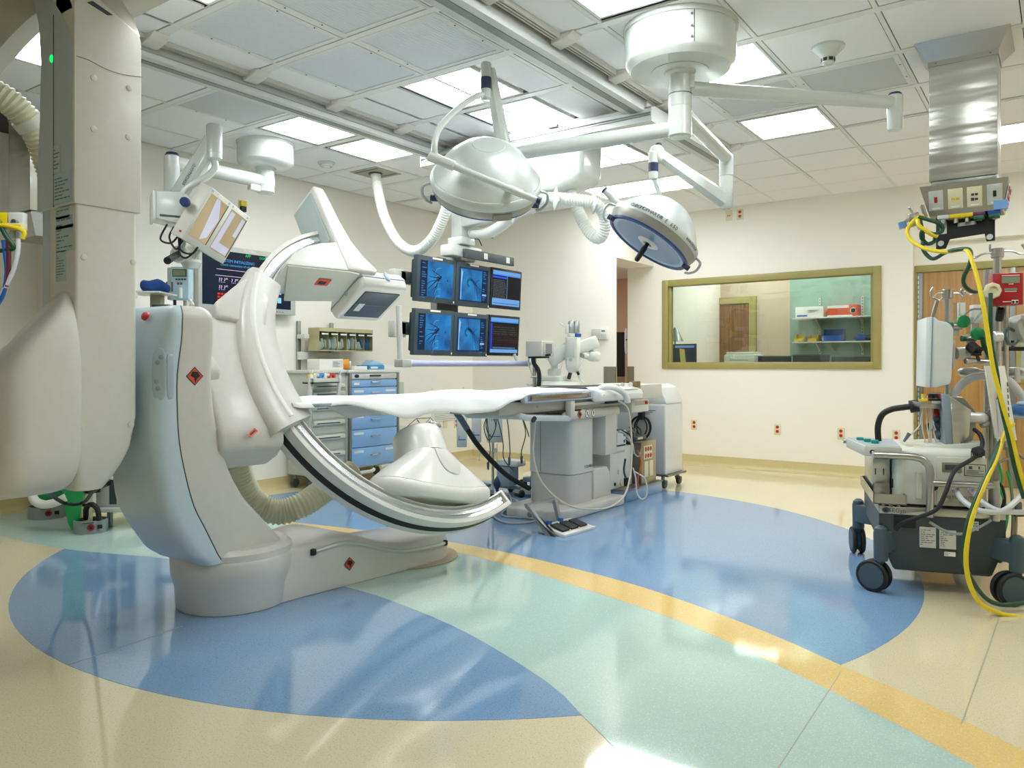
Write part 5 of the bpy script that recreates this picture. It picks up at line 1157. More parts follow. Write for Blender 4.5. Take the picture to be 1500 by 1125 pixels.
# loose grey cables on the floor by the table
for i, (pts, lab) in enumerate((([(725, 742), (760, 737), (740, 728), (718, 745), (735, 764), (775, 765), (815, 752), (850, 748)], 'grey cable coiled on the blue floor left of the table plinth'),
                              ([(728, 724), (745, 724), (748, 738), (735, 754), (760, 758), (790, 756)], 'short grey cable looping beside the table plinth, nearer the IV stand'))):
    P = [at(x, y, z=.012) for x, y in pts]
    tag(MB().tube(P, .008, 8, 8).build('floor_cable', mat('cable_grey', '#9aa0a0', .5), top=True), lab, 'cable')
tag(MB().tube([at(672, 608, d=5.7), at(684, 628, d=5.75), at(700, 652, d=5.85), at(722, 677, d=5.95), at(745, 698, d=6.05), at(776, 716, d=6.15)], .02, 12, 8).build('black_cable', black, top=True), 'thick black cable slanting from table edge down to the column', 'cable')
MB().tube([at(668, 604, d=5.69), at(676, 615, d=5.71), at(684, 628, d=5.74)], .024, 12, 6).build('cable_sleeve', slate, bpy.data.objects['black_cable'])
# ------------------------------------------------------------------ injector and stand behind the table
J = 7.35
ij = thing('contrast_injector', 'white contrast injector head with two syringes on a jointed pedestal arm behind the table', 'injector', at(812, 700, d=J))
wm = mat('injector_white', '#e6e8e2', .3, coat=.2)
jb = at(812, 562, d=J)
MB().lathe((jb.x, jb.y, jb.z-.02), UP, [(0, 0), (.25, 0), (.27, .012), (.25, .03), (.2, .045), (0, .05)], 36).build('round_tray', wm, ij)
MB().cyl((jb.x, jb.y, .05), (jb.x, jb.y, jb.z), .045, n=20).build('pedestal_post', cool_w, ij)
B(ij, 'arm_base', wm, jb.x-.16, jb.x+.14, jb.y-.10, jb.y+.1, jb.z+.02, jb.z+.075, bev=.02)
p0, p1 = at(803, 540, d=J-.05), at(838, 515, d=J-.1)
def arm(a, b, w_, h_, nm='arm_link'): return MB().bar(a, b, w_, h_, bev=.02).build(nm, wm, ij, ang=45)
arm(at(803, 528, d=J), at(836, 510, d=J-.02), .12, .15); arm(at(841, 512, d=J-.0), at(876, 500, d=J-.02), .12, .12)
MB().cyl(at(812, 548, d=J), at(812, 530, d=J), .035, n=16).build('arm_pivot', wm, ij); B(ij, 'pivot_block', wm, *[v for pr in zip(at(812, 548, d=J)-V((.05, .05, .05)), at(812, 548, d=J)+V((.05, .05, .05))) for v in pr], bev=.012)
MB().blob(at(870, 522, d=J-.02), .06, .06, .05, 3, 5).build('arm_joint', wm, ij); arm(at(852, 520, d=J-.05), at(870, 524, d=J-.02), .05, .06)
MB().cyl(at(851, 520, d=J-.12), at(853, 521, d=J-.08), .02, n=14).build('joint_bolt', alu_d, ij); MB().cyl(at(866, 512, d=J), at(868, 522, d=J), .025, n=14).build('arm_pivot', wm, ij)
hc = at(839, 520, d=J-.1)
HJ = frame(hc, (RGT*.97-FWD*.2).normalized(), (FWD*.97+RGT*.2).normalized(), UP)
MB(HJ).loft([[(x*w_, y*.075*k, z) for x, y in ((-1, -.6), (-.7, -1), (.7, -1), (1, -.6), (1, .6), (.7, 1), (-.7, 1), (-1, .6))] for z, w_, k in ((.165, .062, .9), (.16, .066, 1), (-.08, .066, 1), (-.13, .058, .95), (-.165, .035, .7))]).build('injector_head', wm, ij, ang=45)
B(ij, 'head_recess', mat('recess_white', '#cfd3cf', .4), -.045, .03, -.079, -.074, -.02, .14, M=HJ, bev=.004)
MB(HJ).cyl((-.01, -.078, -.045), (-.01, -.084, -.045), .016, n=16).build('head_knob', mat('head_grey2', '#b8bcba', .4), ij)
for x, r_ in ((-.015, .034), (.035, .03)):
    MB(HJ).lathe((x, 0, .175), (0, 0, 1), [(r_, 0), (r_, .12), (r_*.8, .14), (0, .15)], 20).build('syringe', mat('syringe_steel', '#b9bcbb', .15, .7), ij)
    MB(HJ).lathe((x+.01, -.01, .168), (0, 0, 1), [(r_*1.2, 0), (r_*1.2, .03), (r_, .034)], 18).build('syringe_collar', blue_m if x > 0 else paper, ij)
B(ij, 'heater_sleeve', wm, -.065, -.03, -.03, .02, .2, .29, M=HJ, bev=.006)
MB(HJ).tube([(-.045, -.01, .25), (-.09, -.01, .28), (-.12, -.01, .30)], .006, 8, 4).build('line_clip', wm, ij)
MB(HJ).cyl((-.02, -.03, -.17), (-.03, -.06, -.22), .018, n=12).build('manual_knob', black, ij); MB(HJ).cyl((.05, -.03, -.16), (.06, -.05, -.18), .012, n=12).build('port_cap', black, ij)
for pts in ([(844, 545), (850, 556), (858, 562)], [(851, 540), (849, 552), (852, 562)], [(824, 530), (820, 545), (818, 558)], [(855, 525), (848, 540), (849, 552)]):
    MB().tube([at(x, y, d=J-.12) for x, y in pts], .006, 6, 5).build('injector_cable', wm, ij)
# pedestal wheels and legs
for a in range(4):
    an = a*PI/2+.5; d = V((math.cos(an), math.sin(an), 0)); MB().bar(V((jb.x, jb.y, .09)), V((jb.x, jb.y, .08))+d*.3, .06, .05, bev=.008).build('base_leg', mat('leg_slate', '#7f8c96', .4, .3), ij)
    c = V((jb.x, jb.y, .042))+d*.3; MB().cyl(c-V((0, .02, 0)), c+V((0, .02, 0)), .04, n=18, bev=.006).build('caster', black, ij)
# injector display on its own post
d_ = thing('injector_display', 'small beige display unit on a bent steel post behind the table', 'display', at(785, 700, d=7.0))
dp = at(791, 511, d=7.0); DM2 = frame(dp, (RGT*.8-FWD*.6).normalized(), (FWD*.8+RGT*.6).normalized(), UP)
B(d_, 'display_case', mat('case_beige', '#d7d5c8', .4), -.09, .09, -.10, .10, -.07, .07, M=DM2, bev=.008)
MB(DM2).prism([(-.09, .10, .05), (-.09, .17, .03), (-.09, .17, -.02), (-.09, .10, -.04)], (.12, 0, 0)).build('rear_cowl', mat('case_beige', '#d7d5c8', .4), d_)
B(d_, 'screen_frame', mat('case_grey', '#c2c2ba', .4), .088, .097, -.085, .085, -.06, .06, M=DM2, bev=.003); B(d_, 'screen', mat('screen_grey', '#8d8d95', .2), .096, .0985, -.05, .05, -.045, .045, M=DM2)
B(d_, 'mount_plate', black, -.09, .06, -.06, .06, -.085, -.07, M=DM2); MB(DM2).cyl((.10, -.05, -.06), (.15, -.06, -.055), .01, n=10).build('side_knob', black, d_)
pb = at(783, 523, d=7.0); MB().cyl((pb.x, pb.y, .2), (pb.x, pb.y, pb.z), .018, n=14).build('post', steel, d_)
MB().tube([at(781, 524, d=6.97), at(782, 532, d=6.97), at(788, 541, d=6.97), at(790, 552, d=6.97), at(789, 566, d=6.97)], .02, 10, 6).build('cable_sleeve', black, d_)
MB().tube([at(778, 518, d=7.05), at(774, 530, d=7.03), at(778, 545, d=7.0), at(783, 556, d=7.0)], .006, 8, 6).build('cable', cool_w, d_)
MB().cyl(at(777, 552, d=6.98), at(787, 552, d=6.98), .009, n=8).build('post_clamp', steel, d_)
MB().lathe((pb.x, pb.y, .0), UP, [(0, 0), (.2, 0), (.2, .03), (.05, .06), (.03, .2), (0, .2)], 24).build('stand_foot', slate, d_)
# ------------------------------------------------------------------ hanging devices on a stand at the far side of the table
st = thing('device_stand', 'wheeled stand with grey transducer boxes and looped cables behind the table', 'stand', at(720, 712, d=6.9))
sp_ = at(722, 700, d=6.9)
MB().cyl((sp_.x, sp_.y, .1), (sp_.x, sp_.y, .93), .012, n=12).build('stand_pole', steel, st)
for a in range(5):
    an = a*2*PI/5+.3; d = V((math.cos(an), math.sin(an), 0)); MB().bar(V((sp_.x, sp_.y, .10)), V((sp_.x, sp_.y, .085))+d*.26, .035, .03, bev=.006).build('stand_leg', mat('leg_slate', '#7f8c96', .4, .3), st)
    c = V((sp_.x, sp_.y, .035))+d*.27; MB().cyl(c-V((.015, 0, 0)), c+V((.015, 0, 0)), .035, n=16, bev=.006).build('caster', black, st)
B(st, 'drive_box', mat('drive_blue_grey', '#93a3b0', .4), sp_.x+.08, sp_.x+.22, sp_.y-.05, sp_.y+.09, .11, .28, bev=.01); B(st, 'drive_cap', white_p, sp_.x+.07, sp_.x+.3, sp_.y-.05, sp_.y+.09, .285, .34, bev=.015)
tr_m = mat('transducer_grey', '#c3c6c2', .45)
for x0, y0, x1, y1 in ((669, 607, 684, 655), (691, 601, 705, 648), (713, 610, 736, 648)):
    a, b = at(x0, y0, d=6.6), at(x1, y1, d=6.6); c = (a+b)/2; w_ = (b-a).dot(RGT); h_ = a.z-b.z
    M = frame(c, RGT, FWD, UP); MB(M).box(-w_/2, w_/2, -.02, .02, -h_/2, h_/2, bev=.008).build('transducer_box', tr_m, st)
    MB(M).box(-w_*.3, w_*.38, -.0225, -.019, -h_*.28, -h_*.25).box(-w_*.3, -w_*.25, -.0225, -.019, -h_*.28, -h_*.16).build('scale_mark', blue_m, st, ang=0)
    if x0 > 680: text('pressure'[:5], .028, frame(c-FWD*.0215+UP*h_*.38, RGT, UP, -FWD), blue_m, st)
for pts in ([(716, 600), (712, 625), (720, 640), (727, 620), (723, 603)], [(718, 600), (726, 625), (716, 645), (709, 625), (716, 604)], [(724, 598), (732, 625), (737, 650), (738, 672), (752, 690)], [(742, 608), (745, 630), (747, 660), (746, 672)], [(765, 612), (770, 635), (764, 660), (764, 670)], [(764, 608), (772, 630), (775, 640)], [(712, 600), (716, 640), (718, 660), (715, 678)]):
    MB().tube([at(x, y, d=6.5) for x, y in pts], .0045, 6, 7).build('thin_cable', dark_g, st)
for x, y in ((746, 676), (764, 674), (715, 683)): MB().cyl(at(x, y-6, d=6.5), at(x, y+5, d=6.5), .012, .009, 10).build('cable_plug', slate, st)
MB().tube([at(728, 650, d=6.55), at(728, 675, d=6.55), at(728, 697, d=6.55)], .004, 6, 3).build('drip_line', tube_c, st); MB().tube([at(702, 648, d=6.55), at(702, 675, d=6.55)], .004, 6, 3).build('drip_line', tube_c, st)
MB().lathe(at(726, 660, d=6.6), FWD, [(0, 0), (.02, 0), (.02, .012), (0, .012)], 16).build('roller_clamp', cool_w, st)
tag(MB().lathe(at(728, 720, d=6.55), UP, [(0, 0), (.012, 0), (.014, .02), (.03, .05), (.032, .075), (.02, .105), (.009, .12), (0, .135)], 16).build('squeeze_bulb', navy, top=True), 'dark blue rubber squeeze bulb hanging on a thin line beside the table', 'bulb')
lv = MB()
for k in range(17): lv.box(WX+.001, WX+.012, 6.9, 7.45, .50+k*.022, .512+k*.022)
t = thing('wall_louver', 'white slatted return air louver low on the left wall near the corner', 'louver', (WX, 7.2, .48))
for k in range(17): MB().prism([(WX+.001, 6.9, .50+k*.022), (WX+.016, 6.9, .503+k*.022), (WX+.016, 6.9, .508+k*.022), (WX+.001, 6.9, .516+k*.022)], (0, .55, 0)).build('slat', grid_m, t, ang=0)
for a in ((6.87, 6.9), (7.45, 7.48)): B(t, 'louver_frame', grid_m, WX+.001, WX+.02, a[0], a[1], .47, .90)
# ------------------------------------------------------------------ white cart at the back right of the table
wc = thing('white_cart', 'tall white equipment cart with sloped top and cable coil on its side', 'cart', (-3.32, 6.96, 0))
CX0, CX1, CY0, CY1 = -3.58, -3.06, 6.76, 7.16
cw = mat('cart_white', '#e4e4e2', .35, coat=.1)
B(wc, 'cabinet', cw, CX0, CX1, CY0, CY1, .135, .80, bev=.008)
B(wc, 'side_panel', mat('cart_panel', '#cdd0d2', .4), CX0+.02, CX1-.012, CY0-.004, CY0+.01, .15, .785, bev=.002)
MB().prism([(CX0, CY0+.01, .80), (CX1+.005, CY0+.01, .80), (CX1+.005, CY0+.01, .82), (CX1-.06, CY0+.01, .96), (CX1-.14, CY0+.01, .99), (CX0, CY0+.01, .97)], (0, CY1-CY0-.02, 0), bev=.012).build('sloped_top', cw, wc, ang=40)
B(wc, 'top_recess', mat('recess_bluish', '#d4dde4', .25), CX0+.06, CX1-.12, CY0+.004, CY0+.02, .83, .95)
B(wc, 'bottom_plate', alu_d, CX0-.01, CX1+.03, CY0-.01, CY1+.02, .118, .135)
text('\u26a0', .05, frame(V((CX1+.0, CY0+.2, .88)), V((0, 1, 0)), UP, V((1, 0, 0))), alu_d, wc) if False else None
for k in range(3): B(wc, 'side_print', ink, CX0+.28, CX0+.28+.14-.03*k, CY0-.0055, CY0-.004, .735-k*.016, .741-k*.016)
for x in (CX0+.06, CX1-.04):
    for y in (CY0+.03, CY1-.03):
        MB().cyl((x, y, .118), (x, y, .08), .018, n=12).build('caster_stem', alu_d, wc)
        MB().prism([(x-.028, y-.02, .085), (x-.028, y+.045, .075), (x-.028, y+.05, .04), (x-.028, y+.01, .04)], (.056, 0, 0), bev=.006).build('caster_fork', slate, wc)
        MB().cyl((x-.018, y+.028, .04), (x+.018, y+.028, .04), .04, n=20, bev=.006).build('caster_wheel', dark_g, wc)
ch = at(940, 610, Y=CY0-.02)
for dx, dz, rx, rz in ((0, -.11, .10, .11), (.015, -.105, .08, .10), (-.02, -.10, .085, .10), (.03, -.10, .075, .095)):
    MB().tube([V((ch.x+dx+rx*math.sin(a), ch.y-.02, ch.z+dz+rz*math.cos(a))) for a in [math.radians(-150+k*25) for k in range(13)]], .0075, 8, 4).build('coiled_cable', black, wc)
B(wc, 'cable_hook', black, ch.x-.02, ch.x+.03, ch.y-.05, ch.y+.02, ch.z-.03, ch.z+.04, bev=.006)
B(wc, 'cable_plug', black, ch.x-.14, ch.x-.11, ch.y-.035, ch.y-.005, ch.z-.24, ch.z-.18, bev=.004); B(wc, 'red_plug', red_m, ch.x-.16, ch.x-.12, ch.y-.04, ch.y-.0, ch.z-.205, ch.z-.16, bev=.005)
# ------------------------------------------------------------------ blue vinyl plinth, steel outlet box, white computer box
pl = thing('power_plinth', 'low floor plinth clad in blue vinyl carrying steel power box and computer', 'plinth', (-3.25, 6.2, 0))
B(pl, 'plinth_box', blue_v, -3.55, -3.03, 5.9, 6.62, .0, .10, bev=.01); B(pl, 'plinth_edge', alu_d, -3.55, -3.025, 5.895, 6.625, .098, .108)
ob = thing('outlet_box', 'tan steel power box with six red sockets behind the table foot', 'power box', (-3.15, 6.4, .11))
tan_s = mat('tan_steel', '#ab9f83', .3, .7, stretch=(1, 1, 20))
ya_, yb_ = at(940, 690, X=-3.05).y, at(961, 690, X=-3.05).y
B(ob, 'steel_case', tan_s, -3.32, -3.05, ya_, yb_, .11, .49, bev=.004)
B(ob, 'case_side', mat('side_dark_steel', '#6e6a5e', .3, .8), -3.31, -3.06, ya_-.004, ya_+.004, .12, .48)
op = at(949, 663, X=-3.049); B(ob, 'socket_plate', ivory, -3.05, -3.045, op.y-.085, op.y+.08, op.z-.055, op.z+.065, bev=.002)
for i in range(3):
    for j in range(2): MB().lathe((-3.0455, op.y-.05+i*.05, op.z+.035-j*.06), (1, 0, 0), [(.018, 0), (.018, .003), (0, .003)], 16, sy=1.15).build('socket', red_m, ob, label='red power socket' if False else None)
for i in range(2): B(ob, 'blank_plate', ivory, -3.05, -3.046, ya_+.05+i*.1, ya_+.13+i*.1, .17, .31, bev=.002)
pc = thing('computer_box', 'white computer box with taped cables on the blue vinyl plinth', 'computer', (-3.3, 6.0, .11))
y0, y1 = at(894, 690, X=-3.14).y, at(926, 690, X=-3.14).y
B(pc, 'case', mat('pc_white', '#d9dad6', .4), -3.5, -3.14, y0, y1, .11, .46, bev=.004)
B(pc, 'vent_panel', mat('pc_grey', '#b9bbb8', .4), -3.142, -3.137, y0+.07, y0+.26, .41, .43)
MB().cyl((-3.14, (y0+y1)/2, .15), (-3.135, (y0+y1)/2, .15), .03, n=20).build('lock_disc', mat('disc_cream', '#cfc8b5', .4), pc); MB().cyl((-3.14, y0+.08, .15), (-3.134, y0+.08, .15), .014, n=14).build('port', black, pc)
text('\u2021', .05, frame(V((-3.1385, y0+.14, .25)), V((0, 1, 0)), UP, V((1, 0, 0))), ink, pc)
sb = thing('switch_box', 'small black and white network box stacked on the computer', 'switch box', (-3.25, 6.0, .47))
B(sb, 'case', black, -3.4, -3.16, y0+.02, y0+.32, .462, .60, bev=.006); B(sb, 'front_panel', mat('panel_white2', '#d4d6d8', .4), -3.162, -3.155, y0+.15, y0+.32, .475, .60, bev=.003)
for k in range(2): B(sb, 'blue_port', blue_m, -3.156, -3.153, y0+.27, y0+.30, .49+k*.055, .515+k*.055)
sb2 = thing('modem_box', 'flat dark device lying on top of the tan power box', 'device', (-3.2, 6.35, .49)); B(sb2, 'case', dark_g, -3.3, -3.1, ya_-.02, ya_+.2, .492, .54, bev=.006); B(sb2, 'display', alu, -3.1, -3.097, ya_+.02, ya_+.12, .505, .525)
MB().tube([(-3.11, ya_+.1, .54), (-3.13, ya_+.14, .58), (-3.16, ya_+.12, .62)], .006, 6, 4).build('cable', black, sb2)
CB = [('orange', mat('cable_orange', '#c8642f', .5), [(934, 660), (939, 675), (937, 690), (934, 705), (936, 716)], 'orange cable bundle hanging beside the tan power box'),
      ('white', cool_w, [(928, 690), (945, 702), (947, 725), (940, 731), (933, 722), (931, 700), (927, 685)], 'thin white cable looping down onto the blue vinyl plinth'),
      ('grey', mat('cable_grey', '#9aa0a0', .5), [(905, 632), (915, 636), (925, 650), (930, 665), (936, 668), (940, 655)], 'grey cable tangle above the white computer box'),
      ('black', dark_g, [(916, 672), (914, 690), (918, 704)], 'short black power cable plugged into the white computer box')]
for nm, m_, pts, lab in CB: tag(MB().tube([at(x, y, d=6.55) for x, y in pts], .007 if nm != 'black' else .009, 8, 7).build(nm+'_cable', m_, top=True), lab, 'cable')
B(bpy.data.objects['black_cable'] if False else bpy.data.objects['computer_box'], 'power_plug', black, *[v for pr in zip(at(918, 706, d=6.52)-V((.02, .02, .035)), at(918, 706, d=6.52)+V((.02, .02, .035))) for v in pr], bev=.006)
rnd = random.Random(9)
for k in range(5):
    x0, y0_ = 915+rnd.uniform(-6, 8), 632+rnd.uniform(-8, 12); MB().tube([at(x0, y0_, d=6.6), at(x0+rnd.uniform(5, 14), y0_+rnd.uniform(-8, 12), d=6.55), at(x0+rnd.uniform(8, 20), y0_+rnd.uniform(5, 28), d=6.55)], .006, 6, 6).build('cable', [cool_w, dark_g, alu_d][k % 3], sb)
# ------------------------------------------------------------------ wall fittings
def outlet(p, n, label, kind='red'):
    p = V(p); ex = UP.cross(n).normalized(); M = frame(p, ex, UP, n)
    t = thing('wall_outlet', label, 'outlet', p, 'wall outlets')
    MB(M).box(-.037, .037, -.06, .06, 0, .006, bev=.002).build('cover_plate', ivory, t)
    if kind == 'red':
        for dz in (.026, -.022): MB(M).lathe((0, dz, .006), (0, 0, 1), [(.0175, 0), (.0175, .003), (0, .003)], 16).build('socket', red_m, t)
    elif kind == 'data':
        for dx in (-.010, .010): MB(M).box(dx-.006, dx+.006, -.008, .006, .006, .0075).build('jack', dark_g, t, ang=0)
    return t
N_ = V((0, -1, 0))
for x, y, lab in ((1017, 622, 'red duplex outlet low on window wall, right beside the white cart'), (1139, 629, 'red duplex outlet low on window wall, second from the white cart'), (1232, 635, 'red duplex outlet low on window wall, third from the white cart'), (1313, 638, 'red duplex outlet low on window wall, next to the oak door')):
    p = at(x, y, Y=WW); outlet((p.x, WW, p.z), N_, lab)
p = at(1068, 316, Y=WW); outlet((p.x, WW, p.z), N_, 'ivory data plate high on window wall below the ceiling', 'data')
p = at(1084, 314, Y=WW); outlet((p.x, WW, p.z), N_, 'red duplex outlet high on window wall below the ceiling')
p = at(652, 620, X=WX); outlet(p, V((1, 0, 0)), 'blank ivory plate low on the left wall behind the tube housing', 'blank')
p = at(668, 620, X=WX); outlet(p, V((1, 0, 0)), 'red outlet low on the left wall beside the blank plate')
p = at(354, 303, X=WX); t = outlet(p, V((1, 0, 0)), 'outlet with yellow plug high on left wall behind tilted double monitor'); B(t, 'yellow_plug', yel_h, WX+.008, WX+.04, p.y-.03, p.y+.03, p.z+.0, p.z+.05, bev=.006); B(t, 'black_plug', black, WX+.008, WX+.05, p.y-.03, p.y+.02, p.z-.05, p.z, bev=.006)
t = thing('thermostat', 'white wall control with small display near the doorless opening', 'thermostat', at(880, 490, Y=WB)); a, b = at(868, 482, Y=WB), at(892, 497, Y=WB); mid = (a.x+b.x)/2
B(t, 'sensor_plate', mat('sensor_grey', '#c3c3ba', .4), a.x, mid-.005, WB-.03, WB, b.z, a.z, bev=.004); B(t, 'keypad', white_p, mid, b.x, WB-.035, WB, b.z, a.z, bev=.004)
B(t, 'display', dark_g, mid+.03, mid+.075, WB-.0365, WB-.034, a.z-.035, a.z-.02)
for i in range(3):
    for j in range(2): B(t, 'key', alu_d, mid+.025+i*.022, mid+.036+i*.022, WB-.037, WB-.034, b.z+.02+j*.025, b.z+.027+j*.025)
cg = mat('corner_guard_steel', '#a3a08c', .3, .9, stretch=(1, 1, 30))
struct(MB().box(-4.21, -4.056, WB-.004, WB, 0, 1.155).box(-4.06, -4.056, WB-.004, WB+.024, 0, 1.155), 'trim_4', cg); struct(MB().box(-4.424, -4.33, WW-.004, WW, 0, 1.155).box(-4.424, -4.42, WW-.004, WW+.124, 0, 1.155), 'trim_5', cg)
# dark machine and pale dispenser glimpsed in the corridor
t = thing('corridor_screen', 'tall black panel seen through the doorless opening', 'panel', at(910, 560, d=10.9)); a, b = at(904, 487, d=10.9), at(915, 548, d=10.9)
MB(frame((a+b)/2, RGT, FWD, UP)).box(-.13, .055, -.03, .03, -.33, .30, bev=.01).build('panel', black, t); MB(frame((a+b)/2, RGT, FWD, UP)).box(-.13, .05, -.05, .05, -1.42, -.33, bev=.01).build('panel_stand', mat('stand_tan', '#b08f78', .5), t)
t = thing('wall_dispenser', 'pale rounded dispenser at the corridor edge beside the opening', 'dispenser', at(919, 505, d=10.6)); a = at(919, 500, d=10.6)
MB(frame(a, RGT, FWD, UP)).blob((0, 0, 0), .035, .05, .18, 5, 6).build('dispenser_body', mat('dispenser_lilac', '#e3d9e2', .4), t); MB(frame(a, RGT, FWD, UP)).cyl((-.02, -.05, .02), (-.02, -.055, .02), .01, n=10).build('dispenser_window', black, t)
# ------------------------------------------------------------------ control room contents
def shelf(zpx, label):
    a, b = at(1160, zpx, Y=10.3), at(1281, zpx-2, Y=10.3)
    t = thing('wall_shelf', label, 'shelf', ((a.x+b.x)/2, 10.45, a.z)); B(t, 'shelf_board', white_p, a.x, b.x+.3, 10.3, 10.59, a.z-.015, a.z, bev=.002)
    for x in (a.x+.28, a.x+.80, a.x+1.32): MB().prism([(x, 10.59, a.z-.015), (x, 10.59, a.z-.13), (x, 10.34, a.z-.015)], (.012, 0, 0)).build('shelf_bracket', white_p, t)
    return a, b
a1_, b1_ = shelf(466, 'upper white shelf on green wall holding two cartons'); a2_, b2_ = shelf(501, 'lower white shelf on green wall holding coloured bins')
for i, x in enumerate((a1_.x+.28, a1_.x+.80, a1_.x+1.32)):
    t = thing('shelf_upright', 'slotted white shelf standard on the green wall, number %s from the left' % ('one', 'two', 'three')[i], 'bracket rail', (x, 10.59, 1.4)); B(t, 'channel', white_p, x-.012, x+.012, 10.575, 10.6, 1.3, 2.2 if i == 2 else 2.05)
    q = MB()
    for k in range(20): q.box(x-.005, x+.005, 10.573, 10.576, 1.33+k*.036, 1.35+k*.036)
    q.build('slots', dark_g, t, ang=0)
def pbox(x0, y0, x1, y1, dpt, m, nm, lab, cat, bev=.004):
    a, b = at(x0, y0, Y=10.34), at(x1, y1, Y=10.34); t = thing(nm, lab, cat, ((a.x+b.x)/2, 10.34+dpt/2, b.z)); B(t, 'body', m, a.x, b.x, 10.34, 10.34+dpt, b.z, a.z, bev=bev); return t, a, b
t, a, b = pbox(1165, 450, 1206, 464.5, .2, paper, 'carton', 'white carton with blue print on upper shelf', 'box'); B(t, 'blue_print', blue_m, a.x+.02, a.x+.15, 10.338, 10.3405, b.z+.015, b.z+.035)
for k in range(3): B(t, 'print_line', ink, a.x+.16, a.x+.3-.03*k, 10.338, 10.3405, a.z-.05-k*.012, a.z-.046-k*.012)
t, a, b = pbox(1212, 447.5, 1256, 463, .2, mat('carton_orange', '#d9532f', .6), 'carton', 'orange and white carton on upper shelf', 'box'); B(t, 'white_band', paper, a.x, b.x-.1, 10.338, 10.3405, a.z-.04, a.z-.005); B(t, 'white_stripe', paper, a.x, b.x-.06, 10.338, 10.3405, b.z+.005, b.z+.02)
MB().lathe((b.x-.05, 10.3385, (a.z+b.z)/2), (0, -1, 0), [(.035, 0), (.035, .001), (.028, .001), (.028, .0)], 20).build('ring_mark', paper, t)
def bin_(x0, y0, x1, y1, m, lab):
    a, b = at(x0, y0, Y=10.34), at(x1, y1, Y=10.34); t = thing('storage_bin', lab, 'bin', ((a.x+b.x)/2, 10.4, b.z)); h_ = a.z-b.z; w_ = .006
    B(t, 'bin_base', m, a.x, b.x, 10.34, 10.54, b.z, b.z+.008)
    for x in (a.x, b.x-w_): MB().prism([(x, 10.34, b.z), (x, 10.33, b.z+h_*.45), (x, 10.40, b.z+h_*.5), (x, 10.44, a.z), (x, 10.54, a.z), (x, 10.54, b.z)], (w_, 0, 0)).build('bin_side', m, t)
    MB().prism([(a.x, 10.34, b.z), (a.x, 10.33, b.z+h_*.45), (a.x, 10.336, b.z+h_*.45), (a.x, 10.346, b.z)], (b.x-a.x, 0, 0)).build('bin_front', m, t); B(t, 'bin_back', m, a.x, b.x, 10.53, 10.54, b.z, a.z)
ybin = mat('bin_yellow', '#e0c322', .4)
bin_(1163, 490, 1176, 500, ybin, 'yellow storage bin at the left end of lower shelf'); bin_(1183, 490, 1196, 500, ybin, 'yellow storage bin beside the blue bin on lower shelf'); bin_(1204, 482, 1233, 499, blue_m, 'blue storage bin on lower shelf')
for x, m_, lab in ((1262, blue_cl, 'folded blue cap at the right end of lower shelf'), (1276, black, 'black cap at the right end of lower shelf')):
    p = at(x, 498, Y=10.40); tag(MB().blob(p+UP*.02, .08, .08, .045, 2.5, 5).build('cloth_hat', m_, top=True), lab, 'cap')
# desk with monitors just behind the window
dk_ = thing('control_desk', 'grey control room desk behind the window', 'desk', (-2.7, 9.2, 0)); B(dk_, 'desk_top', mat('desk_grey', '#8d8f8d', .5), -4.25, -.6, 8.82, 9.55, .72, .76, bev=.005)
for x in (-4.2, -2.6, -.66): B(dk_, 'desk_leg', alu_d, x, x+.05, 8.9, 9.5, 0, .72)
def backmon(x0, x1, ytop, lab, Yp=9.05):
    a, b = at(x0, ytop, Y=Yp), at(x1, ytop, Y=Yp); t = thing('desk_monitor', lab, 'monitor', ((a.x+b.x)/2, Yp, .76)); z1 = a.z; z0 = .86
    B(t, 'rear_case', mat('mon_black', '#1d2022', .4), a.x, b.x, Yp, Yp+.05, z0, z1, bev=.006); B(t, 'top_edge', mat('mon_edge', '#5e6668', .3), a.x, b.x, Yp-.004, Yp+.054, z1-.006, z1+.004)
    for k in range(4): B(t, 'vent_slot', dark_g, a.x+.1, b.x-.1, Yp-.003, Yp+.001, z1-.03-k*.012, z1-.027-k*.012)
    B(t, 'stand_neck', black, (a.x+b.x)/2-.04, (a.x+b.x)/2+.04, Yp+.0, Yp+.05, .76, z0+.05); B(t, 'stand_foot', black, (a.x+b.x)/2-.12, (a.x+b.x)/2+.12, Yp-.08, Yp+.14, .76, .775)
backmon(1110, 1158, 522, 'black monitor back behind the window, nearest the white printer'); backmon(1161, 1214, 520, 'black monitor back behind the window, below the yellow bins'); backmon(1218, 1281, 523, 'black monitor back behind the window, at its right end')
a, b = at(1060, 517, Y=9.05), at(1106, 532, Y=9.05); t = thing('printer', 'white printer behind the window sill', 'printer', ((a.x+b.x)/2, 9.2, .76)); B(t, 'body', mat('printer_white', '#dddacd', .4), a.x, b.x, 9.05, 9.4, .762, a.z-.02, bev=.02); B(t, 'lid', mat('printer_lid', '#e6e4da', .4), a.x+.02, b.x-.03, 9.08, 9.38, a.z-.02, a.z+.01, bev=.008); MB().tube([(a.x+.1, 9.045, a.z), (a.x+.09, 9.04, a.z-.05), (a.x+.13, 9.04, a.z-.07), (a.x+.12, 9.045, a.z-.03)], .006, 6, 5).build('paper_clip', paper, t)
for k in range(2): B(t, 'paper_slot', alu_d, a.x+.08, b.x-.08, 9.047, 9.052, a.z-.09-k*.03, a.z-.083-k*.03)
